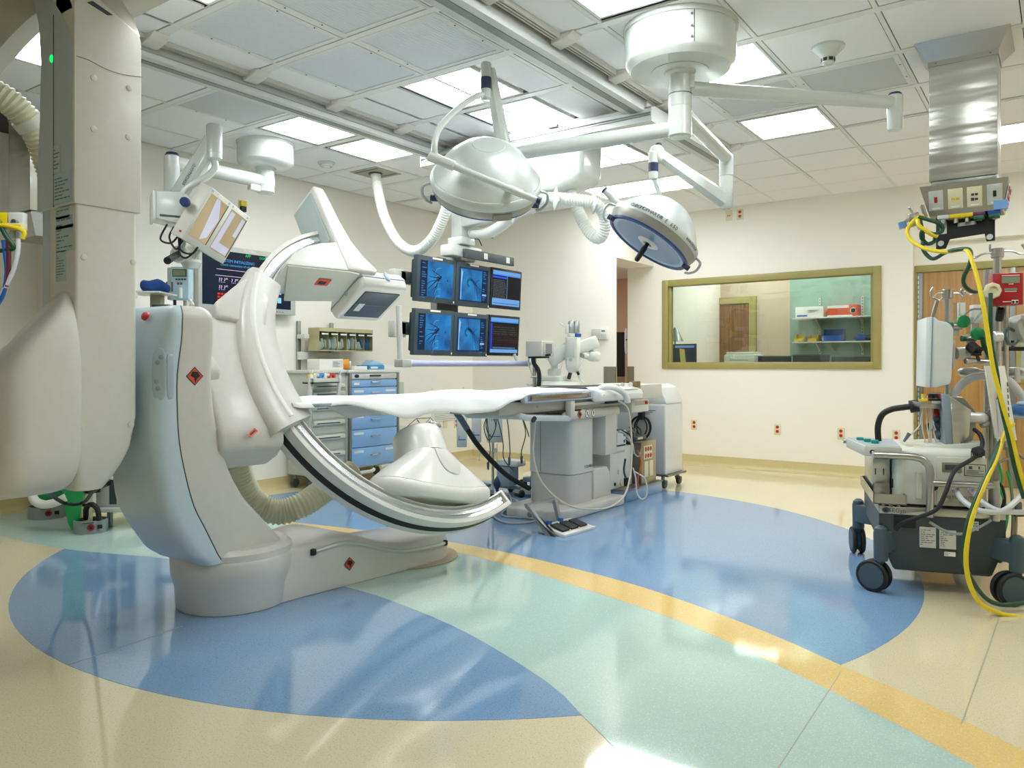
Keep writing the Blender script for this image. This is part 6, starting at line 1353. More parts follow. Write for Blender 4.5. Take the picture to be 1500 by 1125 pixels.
a, b = at(988, 504, Y=9.3), at(1019, 531, Y=9.3); t = thing('desk_monitor', 'desk monitor with coloured heart map at the left end of the window', 'monitor', ((a.x+b.x)/2, 9.3, .76)); B(t, 'casing', black, a.x-.02, b.x, 9.3, 9.34, .9, a.z, bev=.004); B(t, 'screen', glow('map_blue', '#5f86b4', .9), a.x+.01, b.x-.02, 9.297, 9.301, .93, a.z-.02)
B(t, 'map_panel', glow('map_dark', '#101c2c', .7), a.x+.01, b.x-.02, 9.2955, 9.297, .93, a.z-.05); MB().prism([(a.x+.06, 9.294, .95), (a.x+.10, 9.294, 1.05), (a.x+.07, 9.294, a.z-.06), (a.x+.14, 9.294, a.z-.07), (a.x+.17, 9.294, 1.06), (a.x+.13, 9.294, .95)], (0, .001, 0)).build('map_image', glow('map_rainbow', '#3fae5a', .9, '#c9722c', 25), t, ang=0)
B(t, 'stand', black, (a.x+b.x)/2-.05, (a.x+b.x)/2+.05, 9.34, 9.4, .76, .95)
a = at(989, 500, Y=9.6); t = thing('desk_lamp', 'grey slatted lamp shade at the left edge of the window', 'lamp', a); MB().lathe(a, UP, [(.11, 0), (.03, .17), (.0, .19)], 20).build('shade', alu_d, t); MB().cyl((a.x, a.y, .76), (a.x, a.y, a.z), .01, n=8).build('stem', alu_d, t)
# ------------------------------------------------------------------ wall display behind the C-arm
XD = -5.98; a, b = at(290, 362, X=XD), at(426, 462, X=XD)
wdm = thing('wall_display', 'large wall-mounted display with coloured figures on a dark screen behind the C-arm', 'display', ((XD+WX)/2, (a.y+b.y)/2, 1.65))
dz0, dz1 = 1.645, 2.215; dy0, dy1 = 3.78, 4.80
DMx = frame(V((XD, (dy0+dy1)/2, (dz0+dz1)/2)), V((0, 1, 0)), UP, V((1, 0, 0))); dw, dh = (dy1-dy0)/2, (dz1-dz0)/2
B(wdm, 'casing', mat('display_grey', '#b9bcb4', .4), -dw, dw, -dh, dh, -.06, .0, M=DMx, bev=.006); B(wdm, 'wall_bracket', dark_g, -.2, .2, -.15, .15, -.108, -.06, M=DMx)
B(wdm, 'screen', glow('display_navy', '#04081a', .7, '#0a2138', 2), -dw+.035, dw-.06, -dh+.05, dh-.045, -.001, .002, M=DMx)
text('TOSHIBA', .03, DMx @ Matrix.Translation((.0, dh-.022, .0008)), paper, wdm)
t_g, t_b, t_r, t_w, t_s = glow('text_green', '#28d06a', .9), glow('text_azure', '#3f9be0', .9), glow('text_red', '#e02a20', .9), glow('text_lilac', '#d9c6ee', .9), glow('text_sky', '#8fd0f0', .9)
def dtext(s_, x, y, sz, m_): text(s_, sz, DMx @ Matrix.Translation((x, y, .0022)), m_, wdm, align='LEFT')
dtext('SYSTEM INITIALIZING', -.30, .155, .036, t_b); dtext('Check connection of adapter cable', -.30, .12, .03, t_b)
dtext("??.?''  ?.?''", -.32, -.02, .058, t_w); dtext("??.?", -.02, -.025, .058, t_g); dtext("??.?''", -.32, -.085, .058, t_w)
dtext('AFP', -.05, .22, .035, t_g); dtext('DOSE  m', .10, .215, .03, t_g); dtext('RATE L/CM', .24, .225, .026, t_g); dtext('DD.DD RAD', .24, .195, .026, t_g); dtext('????', .245, .15, .05, t_g)
for y, x0, x1 in ((.075, -.34, .17), (-.0+.02, -.35, .10)): B(wdm, 'screen_line', t_w, x0, x1, y, y+.004, .002, .0026, M=DMx)
q = MB(DMx); rnd = random.Random(3)
for r in range(4):
    for k in range(6):
        x = -.33+k*.034; y = -.145-r*.028; q.box(x, x+.024, y, y+.016, .002, .0026)
q.build('red_figures', t_r, wdm, ang=0)
q = MB(DMx)
for r in range(3): q.box(-.36, -.22-r*.03, -.255-r*.0, -.247, .002, .0026)
q.build('white_figures', t_w, wdm, ang=0)
for (x, y, w_, h_) in ((.165, .15, .035, .085), (.165, .06, .035, .075), (-.34, -.235, .07, .012), (.30, -.02, .04, .05), (.30, -.10, .04, .05), (.30, -.18, .04, .05)): B(wdm, 'screen_button', t_s, x, x+w_, y, y+h_, .002, .0026, M=DMx)
q = MB(DMx)
for k in range(4): q.box(dw-.25+k*.03, dw-.235+k*.03, -dh+.02, -dh+.026, 0, .001)
q.build('buttons', dark_g, wdm, ang=0)
# ------------------------------------------------------------------ blue drawer cart
FX = -5.70
bc = thing('blue_drawer_cart', 'blue drawer supply cart with white top and aluminium corner posts against the left wall', 'cart', (-5.9, 5.6, 0))
by0, by1 = at(511, 600, X=FX).y, at(584, 600, X=FX).y
def zy(y, x=547): return at(x, y, X=FX).z
B(bc, 'carcass', cart_lt, -6.05, FX-.015, by0, by1, .15, 1.10, bev=.004)
B(bc, 'top', mat('cart_top', '#e3e4df', .35), -6.06, FX+.015, by0-.02, by1+.02, 1.095, 1.125, bev=.006)
for y in (by0, by1-.03): B(bc, 'corner_post', alu_d, FX-.02, FX+.012, y, y+.03, .12, 1.095, bev=.004)
B(bc, 'lock_panel', cart_lt, FX-.015, FX+.004, by0+.035, by1-.035, 1.035, 1.09, bev=.003)
B(bc, 'lock_bar', black, FX+.004, FX+.02, by0+.27, by0+.42, 1.058, 1.072, bev=.003)
MB().lathe((FX+.004, by0+.1, 1.062), (1, 0, 0), [(.03, 0), (.03, .003), (0, .003)], 20, sy=.6).build('oval_badge', navy, bc)
B(bc, 'maker_strip', alu, FX+.003, FX+.005, by1-.16, by1-.07, 1.055, 1.07)
zs = [(1.025, .975), (.97, .88), (.875, .765), (.76, .62), (.615, .45), (.445, .20)]
zs = [(1.025, .955), (.95, .82), (.815, .70), (.695, .535), (.53, .355), (.35, .165)]
for i, (z1, z0) in enumerate(zs):
    d = MB().box(FX-.02, FX+.008, by0+.035, by1-.035, z0, z1-.004, bev=.003).build('drawer', cart_blue, bc)
    zc = (z0+z1)/2+.01; yc_ = (by0+by1)/2
    MB().tube([(FX+.006, yc_-.055, zc), (FX+.03, yc_-.05, zc), (FX+.03, yc_+.05, zc), (FX+.006, yc_+.055, zc)], .006, 8, 4).build('drawer_handle', steel, d)
    MB().box(FX+.008, FX+.0095, by0+.06, by0+.06+(.07 if i == 0 else .13), z1-.05, z1-.028).build('drawer_label', paper, d, ang=0)
    if i in (1, 5): MB().box(FX+.008, FX+.0095, by1-.2, by1-.06, z1-.05, z1-.028).build('drawer_label', paper, d, ang=0)
MB().tube([(FX, by0-.0, .13), (FX+.09, by0+.0, .12), (FX+.10, by0+.2, .12), (FX+.08, by0+.26, .13)], .018, 8, 4).build('push_bumper', cart_lt, bc); MB().bar((FX+.03, by1-.3, .135), (FX+.06, by1+.14, .15), .05, .03, bev=.008).build('push_bumper', cart_lt, bc)
B(bc, 'side_tray', clear, -5.95, -5.75, by1+.01, by1+.13, .86, .99); B(bc, 'waste_bin', cart_lt, -5.95, -5.75, by1+.02, by1+.16, .25, .52, bev=.01); B(bc, 'waste_label', red_m, -5.749, -5.746, by1+.03, by1+.13, .33, .40)
for x in (-6.0, -5.76):
    for y in (by0+.05, by1-.05):
        MB().cyl((x, y, .15), (x, y, .08), .016, n=10).build('caster_stem', alu_d, bc); MB().cyl((x-.016, y+.02, .045), (x+.016, y+.02, .045), .045, n=18, bev=.006).build('caster_wheel', dark_g, bc)
# grey drawer cart with tilted tape tray, left of the blue one
gc = thing('grey_drawer_cart', 'grey drawer cart with lipped drawers standing left of the blue cart', 'cart', (-5.9, 5.05, 0))
gy0, gy1 = by0-.46, by0-.015
B(gc, 'carcass', cart_grey, -6.05, FX-.03, gy0, gy1, .13, 1.10, bev=.006); B(gc, 'top', cart_lt, -6.06, FX-.01, gy0-.015, gy1, 1.095, 1.125, bev=.005)
for z1, z0 in ((1.0, .93), (.925, .80), (.79, .66), (.65, .52), (.51, .36), (.35, .17)):
    d = MB().box(FX-.04, FX-.02, gy0+.03, gy1-.03, z0, z1-.006, bev=.004).build('drawer', cart_grey, gc); MB().prism([(FX-.022, gy0+.03, z1-.055), (FX+.005, gy0+.03, z1-.045), (FX+.005, gy0+.03, z1-.012), (FX-.022, gy0+.03, z1-.006)], (0, gy1-gy0-.06, 0), bev=.003).build('drawer_lip', mat('lip_grey', '#d0d2c6', .4), d); MB().box(FX+.0045, FX+.006, gy0+.06, gy1-.1, z1-.036, z1-.026).build('label_slot', dark_g, d, ang=0)
for x in (-6.0, -5.76):
    for y in (gy0+.05, gy1-.05): MB().cyl((x-.016, y, .045), (x+.016, y, .045), .045, n=18, bev=.006).build('caster_wheel', dark_g, gc); MB().cyl((x, y, .14), (x, y, .08), .016, n=10).build('caster_stem', alu_d, gc)
ty0, ty1 = at(457, 555, X=FX+.12).y, at(496, 555, X=FX+.12).y
tt = thing('tape_tray', 'small grey tray of coloured tape rolls hung on the grey cart front', 'tray', (FX+.07, (ty0+ty1)/2, 1.0))
B(tt, 'tray_base', cart_grey, FX-.015, FX+.13, ty0, ty1, 1.0, 1.012); B(tt, 'tray_front', cart_grey, FX+.12, FX+.13, ty0, ty1, 1.0, 1.05, bev=.002)
for y in (ty0, ty1-.008): B(tt, 'tray_side', cart_grey, FX-.015, FX+.13, y, y+.008, 1.0, 1.05)
for k, c in enumerate(('#d9c23a', '#e8e6df', '#4f9ad2', '#e8e6df', '#d2433c')):
    p = V((FX+.06, ty0+.04+k*(ty1-ty0-.07)/4, 1.055)); tag(MB().lathe(p-V((.02, 0, 0)), (1, .2, 0), [(.022, 0), (.042, 0), (.042, .03), (.022, .03), (.022, 0)], 18).build('tape_roll', mat('tape_%d' % k, c, .5), top=True), ('yellow', 'white left', 'light blue', 'white right', 'red')[k]+' tape roll lying in the small tray on the grey cart', 'tape roll')
for y_, z_, lab in ((at(455, 560, X=FX+.1).y, 1.0, 'white slim handle hooked left of the tape tray'), (at(497, 560, X=FX+.1).y, .99, 'white slim handle hooked right of the tape tray')):
    t = thing('hook_handle', lab, 'handle', (FX+.08, y_, z_-.08)); MB().prism([(FX+.07, y_-.018, z_-.12), (FX+.07, y_+.02, z_-.12), (FX+.07, y_+.035, z_+.08), (FX+.07, y_+.0, z_+.08)], (.03, 0, 0), bev=.008).build('grip', white_p, t); MB().tube([(FX+.085, y_+.015, z_+.08), (FX+.085, y_+.03, z_+.11), (FX+.04, y_+.07, z_+.115), (FX+.0, y_+.08, z_+.09)], .006, 8, 5).build('hook', white_p, t)
# things on top of the carts
def topbox(nm, lab, x0, x1, ya, yb, z0, z1, m_, bev=.004): t = thing(nm, lab, 'box', ((x0+x1)/2, (ya+yb)/2, z0)); B(t, 'body', m_, x0, x1, ya, yb, z0, z1, bev=bev); return t
Zt = 1.1255
ya, yb = at(468, 533, X=-5.8).y, at(503, 533, X=-5.8).y
t = topbox('supply_box', 'white supply box with small print on top of the grey cart', -5.98, -5.80, ya, yb, Zt, Zt+.105, paper); B(t, 'print_panel', mat('panel_print', '#d9dad6', .6), -5.80, -5.7985, yb-.14, yb-.01, Zt+.02, Zt+.09)
for k in range(4): B(t, 'print_line', ink, -5.7985, -5.797, yb-.13, yb-.05-.02*(k % 2), Zt+.03+k*.014, Zt+.034+k*.014)
om = mat('tape_orange', '#e29a2c', .5); yo = at(508, 536, X=-5.8).y
t = thing('tape_stack', 'orange and white gauze roll beside the white supply box', 'roll', (-5.82, yo, Zt)); MB().cyl((-5.86, yo-.04, Zt+.055), (-5.80, yo+.03, Zt+.055), .05, n=20, bev=.005).build('roll', om, t); MB().cyl((-5.80, yo+.03, Zt+.055), (-5.79, yo+.045, Zt+.055), .03, n=18).build('roll_core', paper, t)
ya, yb = at(519, 538, X=-5.76).y, at(538, 538, X=-5.76).y; topbox('paper_pad', 'flat white pack lying on top of the blue cart', -5.9, -5.76, ya, yb, Zt, Zt+.035, paper)
ya, yb = at(541, 538, X=-5.76).y, at(563, 538, X=-5.76).y
t = thing('glove_box', 'blue glove box with white tissue puffed from its top on the blue cart', 'box', (-5.85, (ya+yb)/2, Zt)); B(t, 'body', mat('glove_blue', '#3f93c9', .5), -5.95, -5.76, ya, yb, Zt, Zt+.045, bev=.003); B(t, 'print_panel', paper, -5.76, -5.7585, ya+.02, ya+.12, Zt+.01, Zt+.03)
MB().prism([(-5.78, ya+.01, Zt+.045), (-5.78, (ya+yb)/2-.02, Zt+.10), (-5.78, yb+.02, Zt+.06), (-5.78, yb, Zt+.045)], (-.12, 0, 0), bev=.006).build('open_flap', mat('flap_pale_blue', '#a9cfe6', .5), t)
ya, yb = at(563, 540, X=-5.76).y, at(572, 540, X=-5.76).y; topbox('small_pack', 'small white pack at the right end of the blue cart top', -5.85, -5.76, ya, yb+.03, Zt, Zt+.05, paper)
# bin organiser on its rail frame
og = thing('bin_organizer', 'beige organiser with clear tilt-out bins of supplies above the carts', 'organizer', (-5.92, 5.25, 1.31)); oy0, oy1 = at(467, 495, X=-5.85).y, at(546, 495, X=-5.85).y
beige_b = mat('organizer_beige', '#b7b186', .45)
B(og, 'cabinet_back', beige_b, -6.0, -5.98, oy0, oy1, 1.31, 1.535); B(og, 'cabinet_top', beige_b, -6.0, -5.85, oy0, oy1, 1.525, 1.535); B(og, 'cabinet_floor', beige_b, -6.0, -5.85, oy0, oy1, 1.31, 1.32)
n_b = 6
for k in range(n_b+1): B(og, 'partition', beige_b, -6.0, -5.85, oy0+(oy1-oy0-.006)*k/n_b if k else oy0, oy0+(oy1-oy0-.006)*k/n_b+.006, 1.32, 1.525)
B(og, 'side_panel', beige_b, -6.0, -5.85, oy0-.004, oy0+.003, 1.31, 1.535); B(og, 'header', beige_b, -5.86, -5.845, oy0, oy1, 1.50, 1.535)
for k in range(3):
    w_ = (oy1-oy0)/3; y = oy0+w_*k; bn = MB().prism([(-5.848, y+.012, 1.325), (-5.85, y+.012, 1.49), (-5.843, y+.012, 1.49), (-5.84, y+.012, 1.325)], (0, w_-.022, 0)).build('clear_bin', clear, og, ang=0)
    for j in range(2): MB().box(-5.842, -5.8395, y+.03+j*w_*.5, y+.11+j*w_*.5, 1.468, 1.482).build('bin_tag', paper, bn, ang=0)
rnd = random.Random(5)
for k in range(8):
    y = oy0+.06+k*(oy1-oy0-.12)/7; m_ = [paper, hose_w, cool_w, clear][k % 3] if k < 6 else (blue_m if k == 7 else paper)
    t = thing('packed_item', ('crumpled clear pouch', 'white folded pouch', 'pale wrapped pouch', 'small white sachet', 'upright white syringe pack', 'white gauze pack', 'tall white vial pack', 'blue capped pack')[k]+' in the tilt bins, %s from the left' % ('first', 'second', 'third', 'fourth', 'fifth', 'sixth', 'seventh', 'last')[k], 'pack', (-5.91, y, 1.321), 'supplies in the tilt bins'); MB().blob((-5.91, y, 1.321+.045+.01*(k % 3)), .04, .035, .045+.01*(k % 3), 2.2+k % 3, 5).build('wrapper', m_, t); MB().cyl((-5.875, y+.01, 1.35), (-5.87, y-.01, 1.43), .012, n=10).build('content', paper if k < 6 else blue_m, t)
rf = thing('rail_frame', 'grey upright wall rail frame carrying the beige organiser', 'rail', (-6.03, 5.2, .4))
for y in (oy0-.06, oy1-.36): B(rf, 'upright', alu_d, -6.085, -6.062, y-.02, y+.02, .35 if y < oy0 else 1.1, 1.60, bev=.003)
B(rf, 'cross_plate', cart_lt, -6.062, -6.04, oy0-.09, oy1-.28, 1.225, 1.30, bev=.003); B(rf, 'clip', cart_lt, -6.062, -5.95, oy0-.09, oy0-.03, 1.43, 1.47, bev=.003)
B(rf, 'bracket', beige_b, -6.062, -6.0, oy0+.28, oy0+.36, 1.20, 1.225)
# ------------------------------------------------------------------ infusion pump on a pole, shelf with blue towel
D = 6.0
pk = thing('infusion_pump', 'pale blue infusion pump with small display clamped to a pole behind the C-arm stand', 'pump', at(266, 450, d=D)); pc_ = at(266, 417, d=D); PMx = frame(pc_, RGT, FWD, UP)
pm_ = mat('pump_blue', '#b5d2dc', .4); B(pk, 'pump_body', pm_, -.065, .075, -.05, .05, -.12, .135, M=PMx, bev=.008); B(pk, 'pump_side', mat('pump_side_grey', '#b7b9b2', .45), -.10, -.065, -.03, .07, -.12, .13, M=PMx, bev=.006)
B(pk, 'display_bezel', mat('bezel_slate', '#5b6b6c', .4), -.05, .062, -.053, -.05, .055, .115, M=PMx); B(pk, 'display', mat('lcd_olive', '#8f9b78', .3), -.042, .05, -.0545, -.053, .065, .108, M=PMx)
for k in range(4): B(pk, 'soft_key', dark_g, -.025+k*.022, -.01+k*.022, -.053, -.05, .03, .042, M=PMx)
B(pk, 'red_key', red_m, -.012, .004, -.053, -.05, -.005, .012, M=PMx); B(pk, 'green_key', green_m, .012, .028, -.053, -.05, -.005, .012, M=PMx)
B(pk, 'level_bar', slate, -.058, -.045, -.053, -.05, -.06, .015, M=PMx); B(pk, 'syringe_clamp', paper, .01, .03, -.075, -.05, -.11, -.03, M=PMx, bev=.003); MB(PMx).cyl((-.115, 0, 0), (-.10, 0, 0), .025, n=14, bev=.004).build('clamp_knob', black, pk)
q = at(271, 440, d=D+.1); MB().cyl((q.x, q.y, .1), (q.x, q.y, at(270, 392, d=D+.1).z), .014, n=12).build('pump_pole', steel, pk); MB().cyl(at(256, 433, d=D), at(256, 450, d=D), .012, n=10).build('line_port', black, pk)
MB().lathe((q.x, q.y, 0), UP, [(0, 0), (.25, 0), (.25, .03), (.05, .07), (.03, .12), (0, .12)], 24).build('pole_foot', slate, pk)
MB().tube([at(277, 405, d=D), at(279, 425, d=D), at(280, 440, d=D), at(277, 455, d=D)], .006, 8, 5).build('drip_tube', tube_c, pk); MB().bar(at(277, 438, d=D-.05), at(283, 447, d=D-.05), .03, .02, bev=.004).build('roller_clamp', paper, pk)
sl = thing('side_shelf', 'white shelf trolley with grey post left of the infusion pump', 'shelf', at(226, 470, d=5.75)); s0, s1 = at(200, 428, d=5.75), at(247, 430, d=5.75); SM = frame((s0+s1)/2, RGT, FWD, UP)
B(sl, 'shelf_board', white_p, -.14, .12, -.15, .15, -.012, .0, M=SM, bev=.003); B(sl, 'back_lip', white_p, -.14, -.04, .12, .15, .0, .06, M=SM, bev=.003); B(sl, 'post', mat('post_olive', '#aba98f', .5), -.03, .05, .02, .09, -1.26, -.012, M=SM, bev=.004); B(sl, 'lower_board', dark_g, .05, .17, -.12, .12, -.12, -.095, M=SM, bev=.004); B(sl, 'lower_tray', mat('tray_dark_grey', '#6f7b7e', .5), -.16, -.04, -.16, .1, -.16, -.13, M=SM, bev=.004); B(sl, 'foot', slate, -.08, .14, .0, .15, -1.275, -1.245, M=SM, bev=.01)
tw = MB(SM); tw.blob((.03, -.02, .045), .10, .09, .042, 2.6, 8, lambda p: p+V((0, 0, .018*math.sin(p.x*40)*math.cos(p.y*30)))); tag(tw.build('folded_towel', blue_cl, top=True, ang=60), 'crumpled dark blue cloth lying on the white side shelf', 'cloth')
tag(MB(SM).lathe((-.06, -.17, -.035), (.5, -1, 0), [(.014, 0), (.03, 0), (.03, .03), (.014, .03), (.014, 0)], 16).build('tape_roll', paper, top=True), 'white tape roll hung on the front edge of the side shelf', 'tape roll')
# ------------------------------------------------------------------ floor items below the hanging column
gsy = mat('base_ring_grey', '#8b9191', .5)
def ringbase(px_, py_, lab, r_=.108):
    p = at(px_, py_, z=.0); t = thing('cylinder_base', lab, 'base', p)
    MB().lathe((p.x, p.y, 0), UP, [(0, 0), (r_, 0), (r_, .09), (r_-.012, .09), (r_-.012, .012), (0, .012)], 36).build('base_ring', gsy, t, ang=30)
    c = V((p.x, p.y, 0)); dv = (V((0, 0, 0))-c).normalized(); s_ = V((-dv.y, dv.x, 0)); f = c+dv*(r_+.0005); M = frame(f+UP*.05, s_, UP, dv)
    a_ = MB(M).lathe((0, 0, -.004), (0, 0, 1), [(.024, 0), (.024, .006), (.02, .006), (.02, .005)], 20).build('ban_ring', red_d, t); MB(M).box(-.011, .011, -.012, .012, -.002, .0055).build('pictogram', black, t, ang=0); MB(M).box(.04, .07, -.013, .013, -.008, .003).build('pictogram', black, t, ang=0); MB(M).box(-.05, .02, .030, .035, -.004, .0045).build('print_line', ink, t, ang=0)
    return t, p
t1, p1 = ringbase(133, 779, 'round grey floor base with printed pictogram below the hanging column'); t2, p2 = ringbase(71, 757, 'round grey floor base farther left, holding the green lined bag', .14)
MB().cyl((p1.x-.04, p1.y, .02), (p1.x-.04, p1.y, .62), .03, n=18, bev=.004).build('post', ivory, t1); MB().cyl((p1.x-.04, p1.y, .18), (p1.x-.04, p1.y, .2), .038, n=18).build('post_ring', black, t1); B(t1, 'black_socket', black, p1.x-.06, p1.x+.02, p1.y-.03, p1.y+.06, .27, .42, bev=.008); MB().cyl((p1.x, p1.y+.03, .42), (p1.x, p1.y+.03, .62), .012, n=12).build('rod', steel, t1)
MB().tube([(p1.x-.03, p1.y-.02, .09), (p1.x+.0, p1.y-.03, .17), (p1.x+.05, p1.y-.02, .2), (p1.x+.09, p1.y+.0, .17), (p1.x+.1, p1.y+.01, .09)], .018, 10, 6).build('hose_loop', black, t1)
MB().lathe((p2.x, p2.y, .02), UP, [(0, 0), (.09, 0), (.1, .05), (.1, .16), (.085, .18), (0, .18)], 24).build('green_jar', green_m, t2); MB().lathe((p2.x, p2.y, .205), UP, [(0, 0), (.085, 0), (.095, .1), (.07, .28), (.03, .34), (0, .34)], 20).build('clear_bag', glassy('bag_clear', '#c9d2b4', .08, 1, .2), t2); MB().blob((p2.x-.02, p2.y, .47), .05, .05, .04, 2.5, 5).build('yellow_wrap', mat('wrap_yellow', '#c9c14e', .6), t2); MB().tube([(p2.x+.08, p2.y-.05, .10), (p2.x+.11, p2.y-.06, .15), (p2.x+.12, p2.y-.03, .07)], .01, 8, 5).build('strap', black, t2)
gp = at(107, 776, z=.02); 
secs = []
for f in range(13):
    z = .018+f*.05; y = 1-((z-.075)/.6-.45)**2*2.2; w_ = .012+.06*max(0, min(1, (z-.018)/.22))**.6
    secs.append([gp+UP*z-V((0, 0, gp.z))+(RGT*x+FWD*y_) for x, y_ in ((-w_, 0), (-w_*.6, -.012), (w_*.6, -.012), (w_, 0), (w_*.6, .012), (-w_*.6, .012))])
tag(MB().loft(secs).build('green_bag', mat('bag_green', '#0b9a53', .35), top=True, ang=50), 'long bright green bag tapering to a point below the hanging column', 'bag')
tag(MB().tube([V((-3.5, 1.62, .68)), at(74, 720, d=4.3), at(90, 735, d=4.6), at(108, 739, d=4.6), at(125, 734, d=4.6), at(138, 718, d=4.3), V((-3.36, 1.7, .66))], .011, 8, 8).build('black_hose', black, top=True), 'black hose hanging in a loop below the column housing', 'hose')
tag(MB().tube([at(52, 692, d=5.4), at(46, 712, d=5.4), at(50, 732, d=5.4), at(64, 739, d=5.4), at(82, 736, d=5.4), at(98, 728, d=5.4)], .03, 12, 8).build('pale_hose', hose_w, top=True), 'thick pale hose looping beside the green lined base', 'hose')
cb = thing('anesthesia_cabinet', 'pale equipment cabinet partly hidden behind the blue-grey stand', 'cabinet', at(168, 752, d=5.6)); cA = at(140, 744, d=5.5); CM = frame(V((cA.x, cA.y, .16)), RGT, FWD, UP)
B(cb, 'cabinet_body', cool_w, 0, .30, 0, .4, 0, .75, M=CM, bev=.008); B(cb, 'base_tray', cool_w, -.02, .31, -.05, .42, -.03, 0, M=CM, bev=.006); B(cb, 'dark_panel', dark_g, .10, .15, -.004, .004, .02, .7, M=CM); B(cb, 'door_panel', alu, .04, .09, -.006, .004, .02, .7, M=CM); B(cb, 'side_tray', dark_g, .18, .28, -.004, .004, .08, .4, M=CM); B(cb, 'tray_frame', alu, .17, .29, -.012, .0, .05, .075, M=CM)
MB(CM).tube([(.03, -.05, .45), (.06, -.06, .30), (.14, -.06, .22), (.25, -.05, .22)], .014, 10, 6).build('pale_tube', hose_w, cb)
for x in (.05, .25): MB(CM).cyl((x, .1, -.16), (x, .1, -.03), .02, n=10).build('leg', alu_d, cb)
# cream hose at the upper left and its hanger
t = thing('cream_hose', 'thick cream corrugated hose entering at upper left beside the hanging column', 'hose', at(30, 160, d=3.75)); MB().corr([at(-60, 105, d=3.6), at(-20, 130, d=3.65), at(15, 150, d=3.7), at(45, 182, d=3.78), at(62, 215, d=3.85), at(80, 270, d=3.95), at(100, 340, d=4.0)], .068, .022, .14, 16).build('hose', hose_c, t, ang=40)
MB().corr([at(36, 172, d=3.755), at(47, 185, d=3.79)], .073, .03, .02, 16, 2).build('hose_cuff', cart_grey, t); 
# ------------------------------------------------------------------ wire rack behind the tube housing, welded floor seams
wr = thing('wire_rack', 'thin bent wire rack standing behind the white tube housing', 'rack', at(620, 660, d=6.6))
for pts in ([(594, 648), (594, 627), (610, 613), (617, 627), (594, 627)], [(617, 640), (616, 627), (631, 612), (644, 632), (652, 655)], [(610, 613), (624, 632), (628, 655)], [(610, 613), (631, 612)]):
    MB().tube([at(x, y, d=6.5) for x, y in pts], .0035, 6, 1).build('wire', dark_g, wr)
for x in (594, 628, 652): a = at(x, 650, d=6.5); MB().cyl((a.x, a.y, 0), a, .004, n=6).build('wire_leg', dark_g, wr)
seam = mat('weld_seam', '#a9ab9c', .5)
for (x0, y0), (x1, y1) in (((98, 974), (268, 917)), ((1232, 984), (1120, 1155)), ((1490, 830), (1408, 1060))):
    a, b = at(x0, y0, z=.0021), at(x1, y1, z=.0021); MB().bar(a, b, ((.003)), .0005).build('weld_seam', seam, floor, ang=0)
# ------------------------------------------------------------------ stainless service columns
def service_column(x0, x1, y0, y1, zb, label):
    t = thing('service_column', label, 'service column', ((x0+x1)/2, (y0+y1)/2, zb))
    B(t, 'shaft', steel_b, x0, x1, y0, y1, zb+.03, H-.02, bev=.003)
    for nm, s_ in (('front', -1), ('rear', 1)):
        yy, yo = (y0, y0-.10) if s_ < 0 else (y1, y1+.10)
        MB().prism([(x0-.06, yo, H-.002), (x1+.06, yo, H-.002), (x1+.004, yy, H-.09), (x0-.004, yy, H-.09)], (0, .003*s_, .0)).build('collar_flare', steel, t, ang=0)
    for xx, xo in ((x0, x0-.06), (x1, x1+.06)): MB().prism([(xo, y0-.10, H-.002), (xo, y1+.10, H-.002), (xx, y1, H-.09), (xx, y0, H-.09)], (.003 if xx == x1 else -.003, 0, 0)).build('collar_flare', steel, t, ang=0)
    B(t, 'collar_band', steel, x0-.005, x1+.005, y0-.005, y1+.005, H-.115, H-.085)
    for x in (x0+.035, x1-.035): MB().cyl((x, y0-.006, H-.1), (x, y0-.003, H-.1), .006, n=10).build('collar_screw', alu_d, t)
    B(t, 'seam_strip', alu, x1-.001, x1+.002, (y0+y1)/2-.03, (y0+y1)/2-.024, zb+.03, H-.115)
    B(t, 'shaft_foot', alu_d, x0+.01, x1-.01, y0+.01, y1-.01, zb, zb+.03, bev=.004)
    return t
RX0, RX1, RY0, RY1 = -.63, -.297, 4.96, 5.20
rc = service_column(RX0, RX1, RY0, RY1, 2.185, 'stainless ceiling service column with outlet head at right edge')
